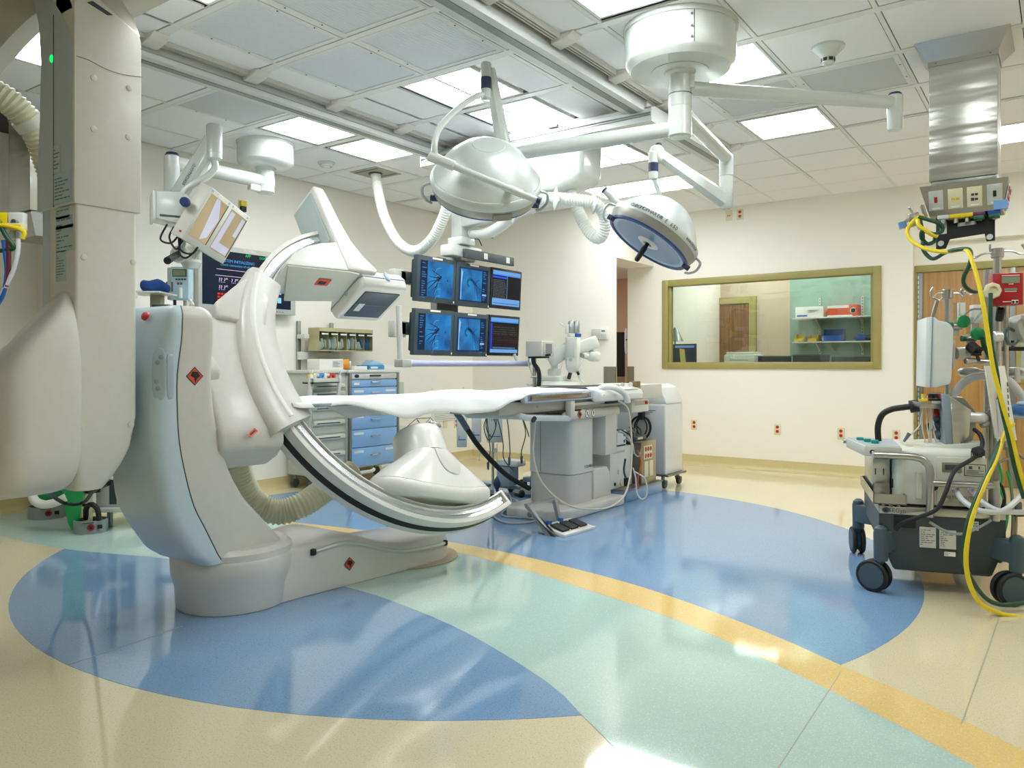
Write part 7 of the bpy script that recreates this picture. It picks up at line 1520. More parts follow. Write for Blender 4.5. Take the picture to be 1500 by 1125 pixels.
# outlet head: front slopes inward towards the bottom
hx0, hx1, hy0, hz0, hz1 = RX0-.045, RX1-.0, RY0-.03, 2.02, 2.185
hd = MB().loft([[(hx0, hy0, hz1), (hx1+.05, hy0, hz1), (hx1+.05, RY1+.03, hz1), (hx0, RY1+.03, hz1)], [(hx0+.045, hy0+.05, hz0), (hx1+.02, hy0+.05, hz0), (hx1+.02, RY1-.02, hz0), (hx0+.045, RY1-.02, hz0)]]).build('outlet_head', steel, rc, ang=0)
nv = V((0, -(hz1-hz0), -.05)).normalized(); ev = V((1, 0, 0)); uv = V((0, -.05, hz1-hz0)).normalized(); nv = ev.cross(uv)
for i, (f, m_, kind) in enumerate(((.155, alu, 'switch'), (.40, ivory, 'data'), (.635, ivory, 'quad'), (.875, alu, 'switch'))):
    c = V((hx0+.02+(hx1+.035-hx0-.02)*f, hy0+.025, (hz0+hz1)/2)); M = frame(c+nv*.001, ev, uv, nv)
    p_ = MB(M).box(-.036, .036, -.055, .055, 0, .004, bev=.001).build('outlet_plate', m_, rc)
    MB(M).box(-.02, .02, -.048, -.040, .004, .005).build('plate_label', paper, p_, ang=0)
    if kind == 'switch': MB(M).box(-.008, .008, -.012, .02, .004, .009).build('rocker', red_d if i == 0 else black, p_, ang=0)
    if kind == 'data': MB(M).box(-.02, -.002, -.008, .004, .004, .007).box(.002, .02, -.008, .004, .004, .007).build('yellow_jack', mat('jack_yellow', '#d8b921', .4), p_, ang=0)
    if kind == 'quad': MB(M).box(-.016, -.002, .006, .018, .004, .007).box(.002, .016, .006, .018, .004, .007).box(.002, .016, -.02, -.008, .004, .007).build('dark_jack', dark_g, p_, ang=0); MB(M).box(-.018, -.002, -.022, -.006, .004, .007).build('purple_jack', mat('jack_purple', '#6b2a6e', .4), p_, ang=0)
M = frame(V((hx1+.038, RY0+.13, (hz0+hz1)/2)), V((0, 1, 0)), V((.17, 0, 1)).normalized(), V((1, 0, -.17)).normalized())
pl_ = MB(M).box(-.10, .10, -.06, .065, 0, .004).build('socket_panel', alu, rc, ang=0)
for i in range(2):
    for j in range(3): MB(M).box(-.08+i*.09, -.02+i*.09, -.05+j*.037, -.026+j*.037, .004, .007).build('red_socket', red_m, pl_, ang=0)
for f, m_ in ((.22, cool_w), (.38, yel_h), (.53, yel_h), (.68, mat('gas_purple', '#5d2455', .4)), (.87, blue_m)):
    x = hx0+.03+(hx1-hx0-.0)*f; B(rc, 'gas_outlet', m_, x-.03, x+.03, hy0+.05, hy0+.13, hz0-.02, hz0+.004, bev=.004); MB().cyl((x, hy0+.085, hz0-.045), (x, hy0+.085, hz0-.018), .014, n=14).build('gas_nozzle', steel, rc)
    if f > .6: B(rc, 'gas_collar', mat('gas_green', '#1c5a3e', .4), x-.026, x+.026, hy0+.045, hy0+.10, hz0-.04, hz0-.02, bev=.004)
B(rc, 'blue_panel', mat('panel_sky', '#6f9fd6', .4), hx1-.02, hx1+.045, hy0+.03, hy0+.05, hz0-.0, hz0+.05)
bp = frame(V(((hx0+hx1)/2+.02, RY0+.10, 1.93)), V((1, 0, .06)).normalized(), UP, V((0, -1, 0)))
MB(bp).prism([(-.14, .10, 0), (.15, .10, 0), (.15, -.075, 0), (.11, -.075, 0), (.10, -.03, 0), (-.07, -.035, 0), (-.09, -.085, 0), (-.14, -.085, 0)], (0, 0, .008), bev=.002).build('black_bracket', black, rc, ang=30)
B(rc, 'bracket_slot', steel, -.03, .06, .03, .05, .008, .012, M=bp)
for x in (-.115, .125): MB(bp).lathe((x, -.052, .0085), (0, 0, 1), [(.016, 0), (.016, .002), (0, .002)], 16).build('key_hole', alu, rc)
MB(bp).box(-.12, -.085, .0, .07, .0085, .010).build('key_hole', alu, rc, ang=0)
# valve cluster
vd = 4.38
for (xa, ya_), (xb, yb_), r_ in (((1330, 318), (1352, 318), .016), ((1320, 325), (1322, 335), .018), ((1336, 318), (1340, 332), .02), ((1322, 328), (1345, 312), .01), ((1343, 322), (1349, 336), .014), ((1332, 303), (1338, 313), .009), ((1350, 300), (1356, 318), .012)): MB().cyl(at(xa, ya_, d=vd), at(xb, yb_, d=vd), r_, n=12, bev=.002).build('valve_fitting', steel, rc)
MB().cyl(at(1321, 325, d=vd-.02), at(1323, 333, d=vd-.02), .021, n=12).build('blue_band', mat('band_blue', '#5a8ec0', .4), rc)
lc_ = service_column(-5.98, -5.645, 2.33, 2.60, 2.185, 'stainless ceiling service column at left edge behind the hanging column')
MB().loft([[(-6.05, 2.30, 2.185), (-5.56, 2.30, 2.185), (-5.56, 2.63, 2.185), (-6.05, 2.63, 2.185)], [(-6.0, 2.35, 2.04), (-5.61, 2.35, 2.04), (-5.61, 2.58, 2.04), (-6.0, 2.58, 2.04)]]).build('outlet_head', steel, lc_, ang=0)
for x, y, m_ in ((4, 323, yel_h), (28, 323, cool_w)):
    p = at(x, y, d=5.05); MB(frame(p, RGT, UP, -FWD)).box(-.055, .045, -.055, .05, -.02, .03, bev=.008).build('gas_plate', m_, lc_); MB().cyl(p-FWD*.03-UP*.02, p-FWD*.06-UP*.02, .018, n=14).build('gas_nozzle', steel, lc_)
p = at(24, 332, d=4.98); MB(frame(p, RGT, UP, -FWD)).box(-.06, .06, -.025, .02, -.02, .02, bev=.004).build('valve_label', ivory, lc_); MB(frame(p, RGT, UP, -FWD)).box(-.03, .04, -.014, .010, .02, .022).build('yellow_tag', yel_h, lc_, ang=0)
for x in (18, 28): MB().cyl(at(x, 338, d=5.0), at(x, 350, d=5.0), .02, n=12, bev=.003).build('gas_connector', cool_w, lc_)
for nm, m_, pts, lab in (('blue_hose', blue_m, [(5, 352), (8, 375), (10, 400), (5, 430), (-6, 450)], 'blue gas hose hanging at left edge below the steel column'), ('maroon_hose', mat('hose_maroon', '#6b1f2a', .4), [(12, 350), (13, 375), (12, 400), (9, 420)], 'maroon gas hose hanging beside the blue one'), ('clear_hose', tube_c, [(27, 350), (26, 370), (20, 395), (8, 420), (-6, 445)], 'translucent grey hose hanging from the left gas outlet'), ('green_hose', grn_h, [(2, 333), (8, 345), (20, 362), (10, 366), (-6, 368)], 'dark green hose bent in a loop under the left outlet head'), ('yellow_hose', yel_h, [(-4, 330), (10, 331), (30, 336), (36, 342), (33, 350)], 'short yellow hose curving across the left outlet head')):
    tag(MB().tube([at(x, y, d=4.95) for x, y in pts], .014 if nm != 'black_cable' else .01, 10, 7).build(nm, m_, top=True), lab, 'hose')
# ------------------------------------------------------------------ hoses hanging from the right column
def hosed(nm, m_, pts, lab, r_=.0105): tag(MB().tube([at(x, y, d=d) for x, y, d in pts], r_, 10, 8).build(nm, m_, top=True), lab, 'hose')
hosed('yellow_hose', yel_h, [(1352, 316, 4.36), (1340, 322, 4.34), (1329, 338, 4.32), (1335, 352, 4.28), (1355, 364, 4.2), (1385, 369, 4.1), (1413, 366, 3.95), (1423, 380, 3.85), (1432, 410, 3.8), (1440, 445, 3.76), (1447, 490, 3.74), (1455, 540, 3.72), (1468, 590, 3.7), (1482, 640, 3.68), (1494, 690, 3.66), (1510, 745, 3.65)], 'bright yellow hose looping from the steel head down over the machine to right edge')
hosed('yellow_hose', yel_h, [(1484, 620, 3.76), (1470, 640, 3.72), (1461, 668, 3.66), (1447, 700, 3.6), (1430, 740, 3.56), (1420, 775, 3.54), (1415, 815, 3.54), (1419, 850, 3.56), (1433, 880, 3.58), (1455, 895, 3.6), (1480, 902, 3.6), (1510, 906, 3.6)], 'yellow hose sweeping in front of the machine base onto the floor')
hosed('green_hose', grn_h, [(1348, 322, 4.36), (1352, 345, 4.32), (1352, 365, 4.28), (1366, 379, 4.22), (1385, 370, 4.12), (1400, 366, 4.0), (1420, 366, 3.92), (1421, 385, 3.9), (1412, 405, 3.95), (1413, 418, 4.0), (1425, 427, 4.05), (1440, 425, 4.1), (1452, 420, 4.12)], 'dark green hose looping from the steel head to the red monitor fitting')
hosed('green_hose', grn_h, [(1451, 430, 3.8), (1451, 460, 3.77), (1452, 500, 3.75), (1460, 545, 3.73), (1466, 590, 3.71), (1476, 635, 3.69), (1488, 690, 3.67), (1500, 730, 3.66)], 'dark green hose running beside the yellow one down the pole')
hosed('green_hose', grn_h, [(1476, 630, 3.75), (1462, 655, 3.69), (1448, 690, 3.62), (1428, 735, 3.57), (1414, 780, 3.55), (1412, 820, 3.56), (1424, 850, 3.6), (1445, 877, 3.64), (1470, 886, 3.66), (1510, 882, 3.68)], 'dark green hose twisted with the yellow hose before the machine base')
hosed('green_hose', grn_h, [(1346, 318, 4.3), (1360, 322, 4.27), (1377, 328, 4.25), (1380, 338, 4.25), (1368, 343, 4.25), (1352, 338, 4.27), (1350, 348, 4.3), (1358, 357, 4.3), (1368, 354, 4.3), (1370, 346, 4.3)], 'dark green hose coiled in a small loop under the steel head', .011)
hosed('yellow_hose', yel_h, [(1344, 322, 4.3), (1346, 330, 4.28), (1356, 338, 4.26), (1366, 344, 4.25), (1373, 346, 4.25)], 'short yellow hose stub bent under the steel head', .011)
MB().tube([at(1417, 363, d=3.92), at(1421, 368, d=3.86), at(1424, 372, d=3.84)], .006, 6, 4)
# ------------------------------------------------------------------ heart-lung machine cart at right
wo = at(1280, 868, z=0); MX, MY = V((.96, .28, 0)), V((-.28, .96, 0)); HM_ = frame(wo, MX, MY, UP)
hl = thing('heart_lung_cart', 'charcoal based heart-lung machine cart with steel tray, control panel and big casters', 'medical cart', wo)
char = mat('charcoal_base', '#3f474c', .5, bump=.1, scale=120); char2 = mat('caster_slate', '#41535c', .45)
def hb_(nm, m_, *a, **k): return B(hl, nm, m_, *a, M=HM_, **k)
MB(HM_).loft([[(x, y, z) for x, y in p] for z, p in ((.405, [(.03, .05), (.60, .05), (.60, .82), (.03, .82)]), (.28, [(.03, .05), (.60, .05), (.60, .82), (.03, .82)]), (.115, [(.10, .09), (.55, .09), (.55, .74), (.10, .74)]), (.105, [(.11, .10), (.54, .10), (.54, .73), (.11, .73)]))]).build('base_body', char, hl, ang=20)
MB(HM_).prism([(.12, .048, .25), (.57, .048, .25), (.55, .075, .118), (.12, .075, .118)], (0, .01, 0)).build('base_face', mat('charcoal_face', '#363d42', .5), hl, ang=20) if False else None
MB(HM_).prism([(.03, .045, .402), (.60, .045, .402), (.60, .045, .44), (.03, .045, .44)], (0, .80, 0), bev=.003).build('steel_deck', steel, hl)
text('SEGyn', .03, HM_ @ frame(V((.115, .044, .421)), V((1, 0, 0)), UP, V((0, -1, 0))), ink, hl); MB(HM_).lathe((.062, .045, .421), (0, -1, 0), [(.019, 0), (.019, .001), (.012, .001), (.012, 0)], 20, sy=.75).build('round_logo', ink, hl)
hb_('cable_recess', black, .10, .20, .044, .05, .335, .395)
for x, w_, z0, z1, s_ in ((.255, .075, .24, .345, 3), (.345, .075, .24, .335, 5)): sticker(hl, HM_ @ frame(V((x, .0495, (z0+z1)/2)), V((1, 0, 0)), UP, V((0, -1, 0))), w_, z1-z0, mat('rating_label', '#c9c8bd', .5), 8, ink, 'rating_label', s_)
sticker(hl, HM_ @ frame(V((.355, .0495, .215)), V((1, 0, 0)), UP, V((0, -1, 0))), .05, .022, paper, 2, ink, 'small_label', 8); sticker(hl, HM_ @ frame(V((.455, .0495, .365)), V((1, 0, 0)), UP, V((0, -1, 0))), .055, .045, mat('label_green_white', '#cfd9c3', .5), 3, ink, 'asset_label', 9)
# casters: twin wheels on swivel arms
for (x, y, ax) in ((.035, .02, (.5, .85)), (.635, .0, (-.38, .95)), (.0, .86, (1, .12)), (.62, .88, (.7, .6))):
    a = V((ax[0], ax[1], 0)).normalized(); c = V((x, y, .082))
    ang_ = math.atan2(.4-y, .3-x); tov = V((math.cos(ang_), math.sin(ang_), 0))
    MB(HM_).bar(V((x, y, .255))-tov*.0, V((x, y, .265))+tov*.16, .075, .11, bev=.015).build('caster_arm', char2, hl); MB(HM_).lathe((x, y, .165), UP, [(0, 0), (.034, 0), (.036, .14), (.03, .165), (.015, .178), (0, .18)], 20).build('caster_post', char2, hl)
    perp_ = V((-a.y, a.x, 0))
    MB(HM_).prism([c+a*0+perp_*s0+UP*u for s0, u in ((-.02, .10), (.045, .09), (.05, -.03), (.02, -.04))]+[], a*.0001).build('caster_web', char2, hl) if False else None
    w0 = c+perp_*.035
    MB(HM_).cyl(w0-a*.008, w0+a*.008, .06, n=24).build('caster_hub', char2, hl)
    MB(HM_).bar(V((x, y, .17)), w0+UP*.02, .035, .05, up=a, bev=.006).build('caster_fork', char2, hl)
    for s_ in (-1, 1):
        k = MB(HM_).cyl(w0+a*s_*.012, w0+a*s_*.036, .082, n=36, bev=.007).build('caster_wheel', black, hl, ang=40); MB(HM_).cyl(w0+a*s_*.034, w0+a*s_*.038, .064, n=32).build('wheel_cover', char2, k)
hb_('tray_floor', mat('tray_steel', '#a19d92', .25, 1), .0, .155, .03, .72, .452, .458)
for a in ((.0, .006, .03, .72), (.15, .155, .03, .72), (.0, .155, .03, .036), (.0, .155, .714, .72)): hb_('tray_wall', steel, a[0], a[1], a[2], a[3], .452, .505)
for k in range(3): MB(HM_).cyl((.05+k*.035, .05, .44), (.05+k*.035, .05, .453), .010, n=10).build('tray_foot', alu_d, hl)
hb_('steel_box', steel_b, .02, .105, .25, .70, .46, .675, bev=.004)
for k in range(2): hb_('box_slot', dark_g, .03+k*.04, .036+k*.04, .247, .25, .575, .61)
# heater-cooler unit
un = mat('unit_cream', '#d9dbd0', .38, coat=.15)
MB(HM_).loft([rrect(.115, .53, .09, .60, z, .05, .05, 4) for z in (.452, .70)]+[rrect(.12, .525, .095, .595, .725, .05, .05, 4), rrect(.14, .505, .115, .575, .742, .05, .05, 4)]).build('unit_body', un, hl, ang=40)
MB(HM_).prism([(.20, .15, .735), (.53, .15, .735), (.53, .15, .775), (.30, .15, .755), (.20, .15, .745)], (0, .35, 0), bev=.01).build('unit_top', un, hl, ang=40)
hb_('top_plate', mat('plate_cream', '#dcd8c4', .4), .17, .30, .16, .40, .742, .756, bev=.004)
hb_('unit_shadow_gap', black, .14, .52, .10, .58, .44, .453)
hb_('front_panel', mat('panel_cream', '#cfcfbf', .4), .30, .525, .084, .094, .47, .70, bev=.004)
hb_('display_recess', mat('recess_taupe', '#85806f', .4), .325, .415, .080, .086, .625, .675, bev=.003); hb_('display', dark_g, .338, .402, .078, .082, .637, .663)
hb_('plate_border', black, .425, .52, .081, .085, .61, .67); hb_('rating_plate', mat('plate_pale', '#c5c3b3', .4), .428, .517, .0795, .0825, .613, .667)
for k in range(3): hb_('plate_print', ink, .435, .51-.02*(k == 1), .0785, .08, .62+k*.008, .623+k*.008)
hb_('plate_icon', ink, .445, .46, .0785, .08, .645, .66); hb_('plate_icon', ink, .487, .494, .0785, .08, .645, .66)
hb_('socket_frame', black, .455, .505, .082, .086, .705, .74); hb_('socket_face', un, .458, .502, .080, .084, .708, .737)
hb_('outlet_bay', mat('bay_tan', '#b6b2a0', .45), .355, .47, .0795, .086, .47, .565, bev=.003)
text('RETURN', .022, HM_ @ frame(V((.385, .0788, .498)), V((1, 0, 0)), UP, V((0, -1, 0))), ink, hl); text('OUTLET', .022, HM_ @ frame(V((.455, .0788, .498)), V((1, 0, 0)), UP, V((0, -1, 0))), ink, hl)
for x in (.385, .455): MB(HM_).cyl((x, .085, .54), (x, .05, .54), .016, n=16, bev=.003).build('hose_port', cool_w, hl)
MB(HM_).tube([(.385, .055, .54), (.40, -.02, .50), (.46, -.08, .465), (.55, -.09, .47), (.63, -.03, .52), (.72, .06, .60)], .0135, 10, 7).build('clear_hose', tube_c, hl); MB(HM_).tube([(.455, .055, .54), (.48, .0, .50), (.54, -.05, .465), (.62, -.04, .46), (.74, .02, .46)], .0135, 10, 7).build('clear_hose', tube_c, hl)
hb_('side_handle', un, .205, .235, .075, .092, .48, .62, bev=.006); MB(HM_).cyl((.285, .088, .55), (.285, .07, .55), .022, n=16).build('round_socket', black, hl)
hb_('side_latch', black, .109, .118, .2, .23, .515, .56, bev=.003); sticker(hl, HM_ @ frame(V((.150, .0895, .685)), V((1, 0, 0)), UP, V((0, -1, 0))), .03, .022, paper, 2, ink, 'small_label', 4)
# steel tube rails
MB(HM_).tube([(.0, .03, .705), (.10, .03, .705), (.20, .03, .70), (.245, .03, .675), (.262, .03, .63), (.263, .03, .50), (.262, .035, .40)], .019, 14, 6).build('steel_rail', steel, hl); MB(HM_).cyl((.265, .03, .572), (.55, .03, .572), .017, n=16).build('steel_rail', steel, hl); MB(HM_).tube([(.55, .03, .60), (.555, .03, .50), (.553, .035, .40)], .018, 12, 4).build('steel_rail', steel, hl)
hb_('rail_cap', alu, -.006, .004, .012, .048, .686, .724, bev=.004)
# control panel with teal buttons
MB(HM_).prism([(-.10, .44, .70), (-.035, .10, .69), (.14, .07, .69), (.14, .44, .70)], (0, 0, .055), bev=.004).build('control_panel', mat('panel_cream2', '#cdccc0', .4), hl, ang=40); MB(HM_).prism([(-.092, .432, .7555), (-.03, .108, .7455), (.135, .08, .7455), (.135, .432, .7555)], (0, 0, .002)).build('panel_face', mat('panel_blue_grey', '#a9b5bd', .35), hl, ang=0)
for x, y in ((-.035, .34), (-.005, .27), (.025, .20)): MB(HM_).box(x-.018, x+.018, y-.025, y+.025, .752, .768, bev=.003).build('teal_button', teal_b, hl)
MB(HM_).cyl((-.115, .45, .735), (.13, .46, .735), .014, n=14).build('panel_rail', steel, hl); MB(HM_).cyl((-.0, .085, .715), (.0, .075, .715), .012, n=14).build('panel_knob', black, hl)
MB().tube([at(1287, 650, d=4.25), at(1286, 625, d=4.25), at(1292, 608, d=4.22), at(1305, 600, d=4.2), at(1322, 597, d=4.18), at(1340, 595, d=4.15)], .0165, 12, 7).build('black_gooseneck', black, hl); MB().cyl(at(1332, 596, d=4.16), at(1346, 594, d=4.14), .034, n=16, bev=.004).build('gooseneck_clamp', black, hl)
# uprights, cross bars
def pole(px_, y0, y1, d, r_, nm='mast'): a, b = at(px_, y0, d=d), at(px_, y1, d=d); return MB().cyl((a.x, a.y, b.z), (a.x, a.y, a.z), r_, n=16).build(nm, steel, hl)
pole(1461, 366, 752, 4.02, .019); pole(1388, 438, 662, 4.35, .016); pole(1473, 440, 660, 4.1, .014); pole(1447, 395, 690, 4.3, .020); pole(1455, 600, 760, 4.05, .024)
def hooks(cxp, cyp, d, sp):
    MB().cyl(at(cxp, cyp-6, d=d), at(cxp, cyp+8, d=d), .03, n=12, bev=.004).build('pole_clamp', steel, hl)
    for pts in sp: MB().tube([at(x, y, d=d) for x, y in pts], .0055, 8, 6).build('pole_hook', steel, hl)
hooks(1461, 370, 4.02, [[(1455, 370), (1440, 372), (1427, 378), (1420, 372), (1421, 365)], [(1467, 368), (1482, 368), (1495, 372), (1503, 368), (1497, 358)], [(1452, 372), (1450, 365), (1450, 358)]]); hooks(1388, 430, 4.35, [[(1384, 430), (1374, 430), (1366, 436), (1363, 428), (1367, 421)], [(1394, 430), (1404, 430), (1410, 434), (1412, 427), (1420, 432), (1428, 430)], [(1412, 434), (1408, 425), (1418, 418)], [(1368, 436), (1376, 440), (1381, 436)], [(1372, 440), (1367, 455), (1364, 470)], [(1374, 440), (1370, 455), (1367, 470)]])
MB().bar(at(1426, 511, d=4.15), at(1512, 511, d=4.15), .03, .022, bev=.003).build('black_bar', black, hl); MB().cyl(at(1421, 506, d=4.15), at(1432, 516, d=4.1), .03, n=10, bev=.004).build('bar_knob', black, hl); MB().bar(at(1424, 519, d=4.1), at(1436, 519, d=4.1), .03, .015, bev=.003).build('lever', black, hl); MB().cyl(at(1431, 519, d=4.1), at(1434, 529, d=4.08), .008, n=8).build('lever', black, hl)
MB().cyl(at(1414, 529, d=4.1), at(1452, 531, d=4.1), .018, n=14, bev=.003).build('cross_tube', steel, hl); MB().blob(at(1464, 472, d=4.0), .045, .045, .04, 3, 5).build('mast_knob', black, hl) if False else MB().cyl(at(1459, 460, d=3.98), at(1471, 461, d=3.96), .038, n=10, bev=.006).build('mast_knob', black, hl); MB().cyl(at(1454, 493, d=4.0), at(1467, 493, d=4.0), .028, n=14, bev=.005).build('mast_clamp', alu, hl)
MB().bar(at(1420, 612, d=4.2), at(1462, 609, d=4.2), .04, .05, bev=.004).build('monitor_shelf', mat('shelf_slate', '#7d8386', .4, .4), hl); MB().bar(at(1341, 592, d=4.1), at(1384, 596, d=4.1), .10, .028, bev=.003).build('tray_plate', steel, hl)
MB().bar(at(1495, 612, d=4.3), at(1520, 612, d=4.3), .3, .02, bev=.002).build('side_tray', steel, hl)
for cxp in (1420, 1485): MB().blob(at(cxp, 545, d=4.35), .06, .03, .028, 2.5, 6).build('holder_wing', mat('wing_steel', '#aeb0ad', .3, .8), hl)
MB().bar(at(1424, 545, d=4.36), at(1484, 546, d=4.36), .03, .03, bev=.004).build('holder_bar', steel, hl); MB().bar(at(1489, 538, d=4.3), at(1491, 560, d=4.3), .012, .03, bev=.003).build('wing_nut', steel, hl)
# monitor heads
def slab(parent, nm, pts, ly, dep, m_, bev=.004, **k):
    n = MY; P = []
    for x, y in pts:
        d_ = FWD+RGT*((x-CX)/FPX)+UP*((HY-y)/FPX); t_ = ((wo+MY*ly)-V((0, 0, EYE))).dot(n)/d_.dot(n); P.append(V((0, 0, EYE))+d_*t_)
    return MB().prism(P, MY*dep, bev=bev).build(nm, m_, parent, ang=35, **k)
wmn = thing('white_monitor', 'white flat monitor seen from its side on the machine mast', 'monitor', at(1375, 568, d=4.15)); wmm = mat('monitor_cool_white', '#dde3e4', .35, coat=.1)
slab(wmn, 'front_bezel', [(1357, 465), (1366, 464), (1363, 568), (1355, 567)], .26, .30, wmm, .004); slab(wmn, 'rear_shell', [(1366.5, 464), (1371, 465), (1374, 469), (1387, 472), (1394, 476), (1397, 482), (1397, 500), (1394, 555), (1392, 563), (1372, 568), (1363.5, 568)], .265, .29, wmm, .01); slab(wmn, 'bezel_line', [(1366, 464.5), (1366.7, 464.5), (1363.7, 567.5), (1363, 567.5)], .258, .30, mat('line_blue', '#7f9fc0', .4), 0); slab(wmn, 'mount_plate', [(1396, 498), (1400, 498), (1399, 540), (1395, 540)], .36, .1, alu, .002)
a, b = at(1400, 518, d=4.2), at(1424, 517, d=4.2); MB().lathe(a, b-a, [(.032, 0), (.034, .05), (.03, .075), (.015, .09), (0, .092)], 20).build('swivel_joint', mat('joint_white', '#d9dad4', .3, .2), wmn)
smn = thing('steel_monitor', 'brushed steel tapered monitor back with slate bezel on the machine', 'monitor', at(1400, 660, d=4.1))
slab(smn, 'front_bezel', [(1380, 577), (1392, 578), (1396, 660), (1385, 659)], .16, .32, mat('bezel_slate_blue', '#8795a0', .4), .004); slab(smn, 'rear_cone', [(1391.5, 580), (1423, 601), (1420, 640), (1396, 658)], .165, .29, steel_b, .006); slab(smn, 'rear_shell', [(1391.5, 580), (1412, 582), (1430, 604), (1430, 630), (1420, 656), (1396, 658)], .24, .20, mat('shell_steel', '#9b9a8f', .3, .9), .006)
a, b = at(1416, 611, d=4.05), at(1446, 613, d=4.05); MB().lathe(a, b-a, [(.030, 0), (.032, .06), (.03, .085), (.018, .105), (0, .11)], 20).build('swivel_joint', alu, smn); MB().cyl(at(1437, 623, d=4.06), at(1458, 618, d=4.06), .018, n=14, bev=.003).build('arm_stub', steel, smn)
MB().tube([at(1427, 629, d=4.0), at(1435, 636, d=3.96), at(1439, 648, d=3.93), at(1436, 661, d=3.9), at(1425, 672, d=3.87), at(1402, 686, d=3.85), at(1393, 700, d=3.82), at(1385, 722, d=3.8), at(1372, 746, d=3.8), at(1345, 758, d=3.85), at(1322, 766, d=3.9), at(1312, 776, d=3.93)], .0105, 10, 7).build('black_cable', black, smn); MB().cyl(at(1427, 664, d=3.88), at(1439, 660, d=3.88), .028, n=6, bev=.004).build('ferrite_block', black, smn)
# red oximetry monitor
rd = thing('red_monitor', 'red box monitor with two grey displays on the machine mast', 'monitor', at(1478, 447, d=3.9))
def fpq(x, y, ly=.12):
    d_ = FWD+RGT*((x-CX)/FPX)+UP*((HY-y)/FPX); t_ = ((wo+MY*ly)-V((0, 0, EYE))).dot(MY)/d_.dot(MY); return V((0, 0, EYE))+d_*t_
a, b = fpq(1454, 447), fpq(1499, 399); wd_, ht_ = (b-a).dot(MX), b.z-a.z; RM = frame(a, MX, UP, -MY)
B(rd, 'case', red_d, 0, wd_, 0, ht_, -.10, 0, M=RM, bev=.004); B(rd, 'display', mat('lcd_green_grey', '#7f8d78', .25), wd_*.30, wd_*.88, ht_*.68, ht_*.88, 0, .003, M=RM); B(rd, 'display', mat('lcd_green_grey', '#7f8d78', .25), wd_*.38, wd_*.80, ht_*.45, ht_*.52, 0, .003, M=RM); B(rd, 'info_plate', paper, wd_*.62, wd_*.84, ht_*.04, ht_*.15, 0, .002, M=RM)
for x in (.67, .79): MB(RM).cyl((wd_*x, ht_*.085, .002), (wd_*x, ht_*.085, .004), .006, n=10).build('jack', black, rd)
for x0, x1, y in ((.30, .88, .91), (.52, .68, .64), (.40, .78, .41), (.33, .60, .09), (.05, .12, .66)): B(rd, 'print_line', paper, wd_*x0, wd_*x1, ht_*y, ht_*(y+.02), 0, .001, M=RM)
p = fpq(1453, 426, .10); MB(frame(p, MX, UP, -MY)).lathe((0, 0, 0), (0, 0, 1), [(.04, 0), (.042, .012), (.035, .03), (.022, .032), (.02, .022), (0, .022)], 8).build('gas_knob', ivory, rd, ang=20)
# flow meters with green knobs, white boxes
fm = thing('flow_meters', 'clear flow meter tubes with green knobs and white box left of the mast', 'flow meter', at(1415, 500, d=4.2))
for x, y0, y1, yk in ((1401, 444, 472, 478), (1421, 465, 490, 496)):
    MB().cyl(at(x, y0, d=4.2), at(x, y1, d=4.2), .018, n=14).build('clear_tube', clear, fm); MB(frame(at(x+7, (y0+y1)/2, d=4.24), RGT, UP, -FWD)).box(-.018, .02, -.058, .055, -.01, .008, bev=.003).build('scale_plate', paper, fm); MB().cyl(at(x-6, yk, d=4.2), at(x+9, yk, d=4.18), .022, n=14, bev=.003).build('valve_body', steel, fm)
    MB().cyl(at(x, yk+4, d=4.2), at(x, yk+14, d=4.2), .012, n=12).build('outlet_nipple', white_p, fm)
for x, y in ((1411, 471), (1432, 489)): MB().lathe(at(x, y, d=4.12), -FWD, [(0, -.01), (.034, -.008), (.034, .008), (.02, .016), (0, .016)], 18).build('green_knob', green_m, fm)
for x, y in ((1395, 476), (1414, 496)): MB().lathe(at(x, y, d=4.18), -RGT, [(.016, 0), (.016, .02), (0, .02)], 14).build('green_cap', mat('cap_green', '#3d7a63', .4), fm)
MB(frame(at(1433, 460, d=4.22), RGT, UP, -FWD)).box(-.032, .03, -.05, .05, -.03, .01, bev=.004).build('white_box', paper, fm)
MB().tube([at(1412, 472, d=4.12), at(1414, 460, d=4.12), at(1425, 453, d=4.14), at(1440, 453, d=4.16)], .006, 8, 6).build('grey_tube', mat('cable_grey', '#9aa0a0', .5), fm); MB().tube([at(1411, 474, d=4.12), at(1424, 472, d=4.12), at(1434, 462, d=4.14), at(1441, 454, d=4.16)], .006, 8, 6).build('grey_tube', mat('cable_grey', '#9aa0a0', .5), fm)
MB().tube([at(1439, 494, d=4.1), at(1441, 506, d=4.1), at(1447, 518, d=4.1), at(1451, 526, d=4.1)], .011, 8, 6).build('green_tube', grn_h, fm)
# roller pump cut by the right edge
pu = thing('roller_pump', 'pale pump head with green striped label cut by the right edge', 'pump', at(1494, 500, d=4.1)); pmt = mat('pump_pale', '#cbd0c4', .4)
pcn = at(1497, 482, d=4.1); PF = frame(pcn, RGT, UP, -FWD)
MB(PF).prism([(-.07, .03, -.06), (-.03, .07, -.06), (.08, .09, -.06), (.08, -.07, -.06), (-.03, -.07, -.06), (-.05, -.02, -.06)], (0, 0, .12), bev=.015).build('pump_body', pmt, pu, ang=40); MB(PF).cyl((-.035, .04, .06), (.07, .055, .09), .035, n=20, bev=.004).build('pump_lid', mat('lid_cream', '#d6d4c4', .4), pu); MB(PF).box(-.02, .08, -.058, -.012, .061, .063).build('pump_label', mat('label_pale_blue', '#c6d4da', .5), pu, ang=0); MB(PF).box(-.02, .08, -.018, -.008, .063, .064).build('green_stripe', green_m, pu, ang=0)
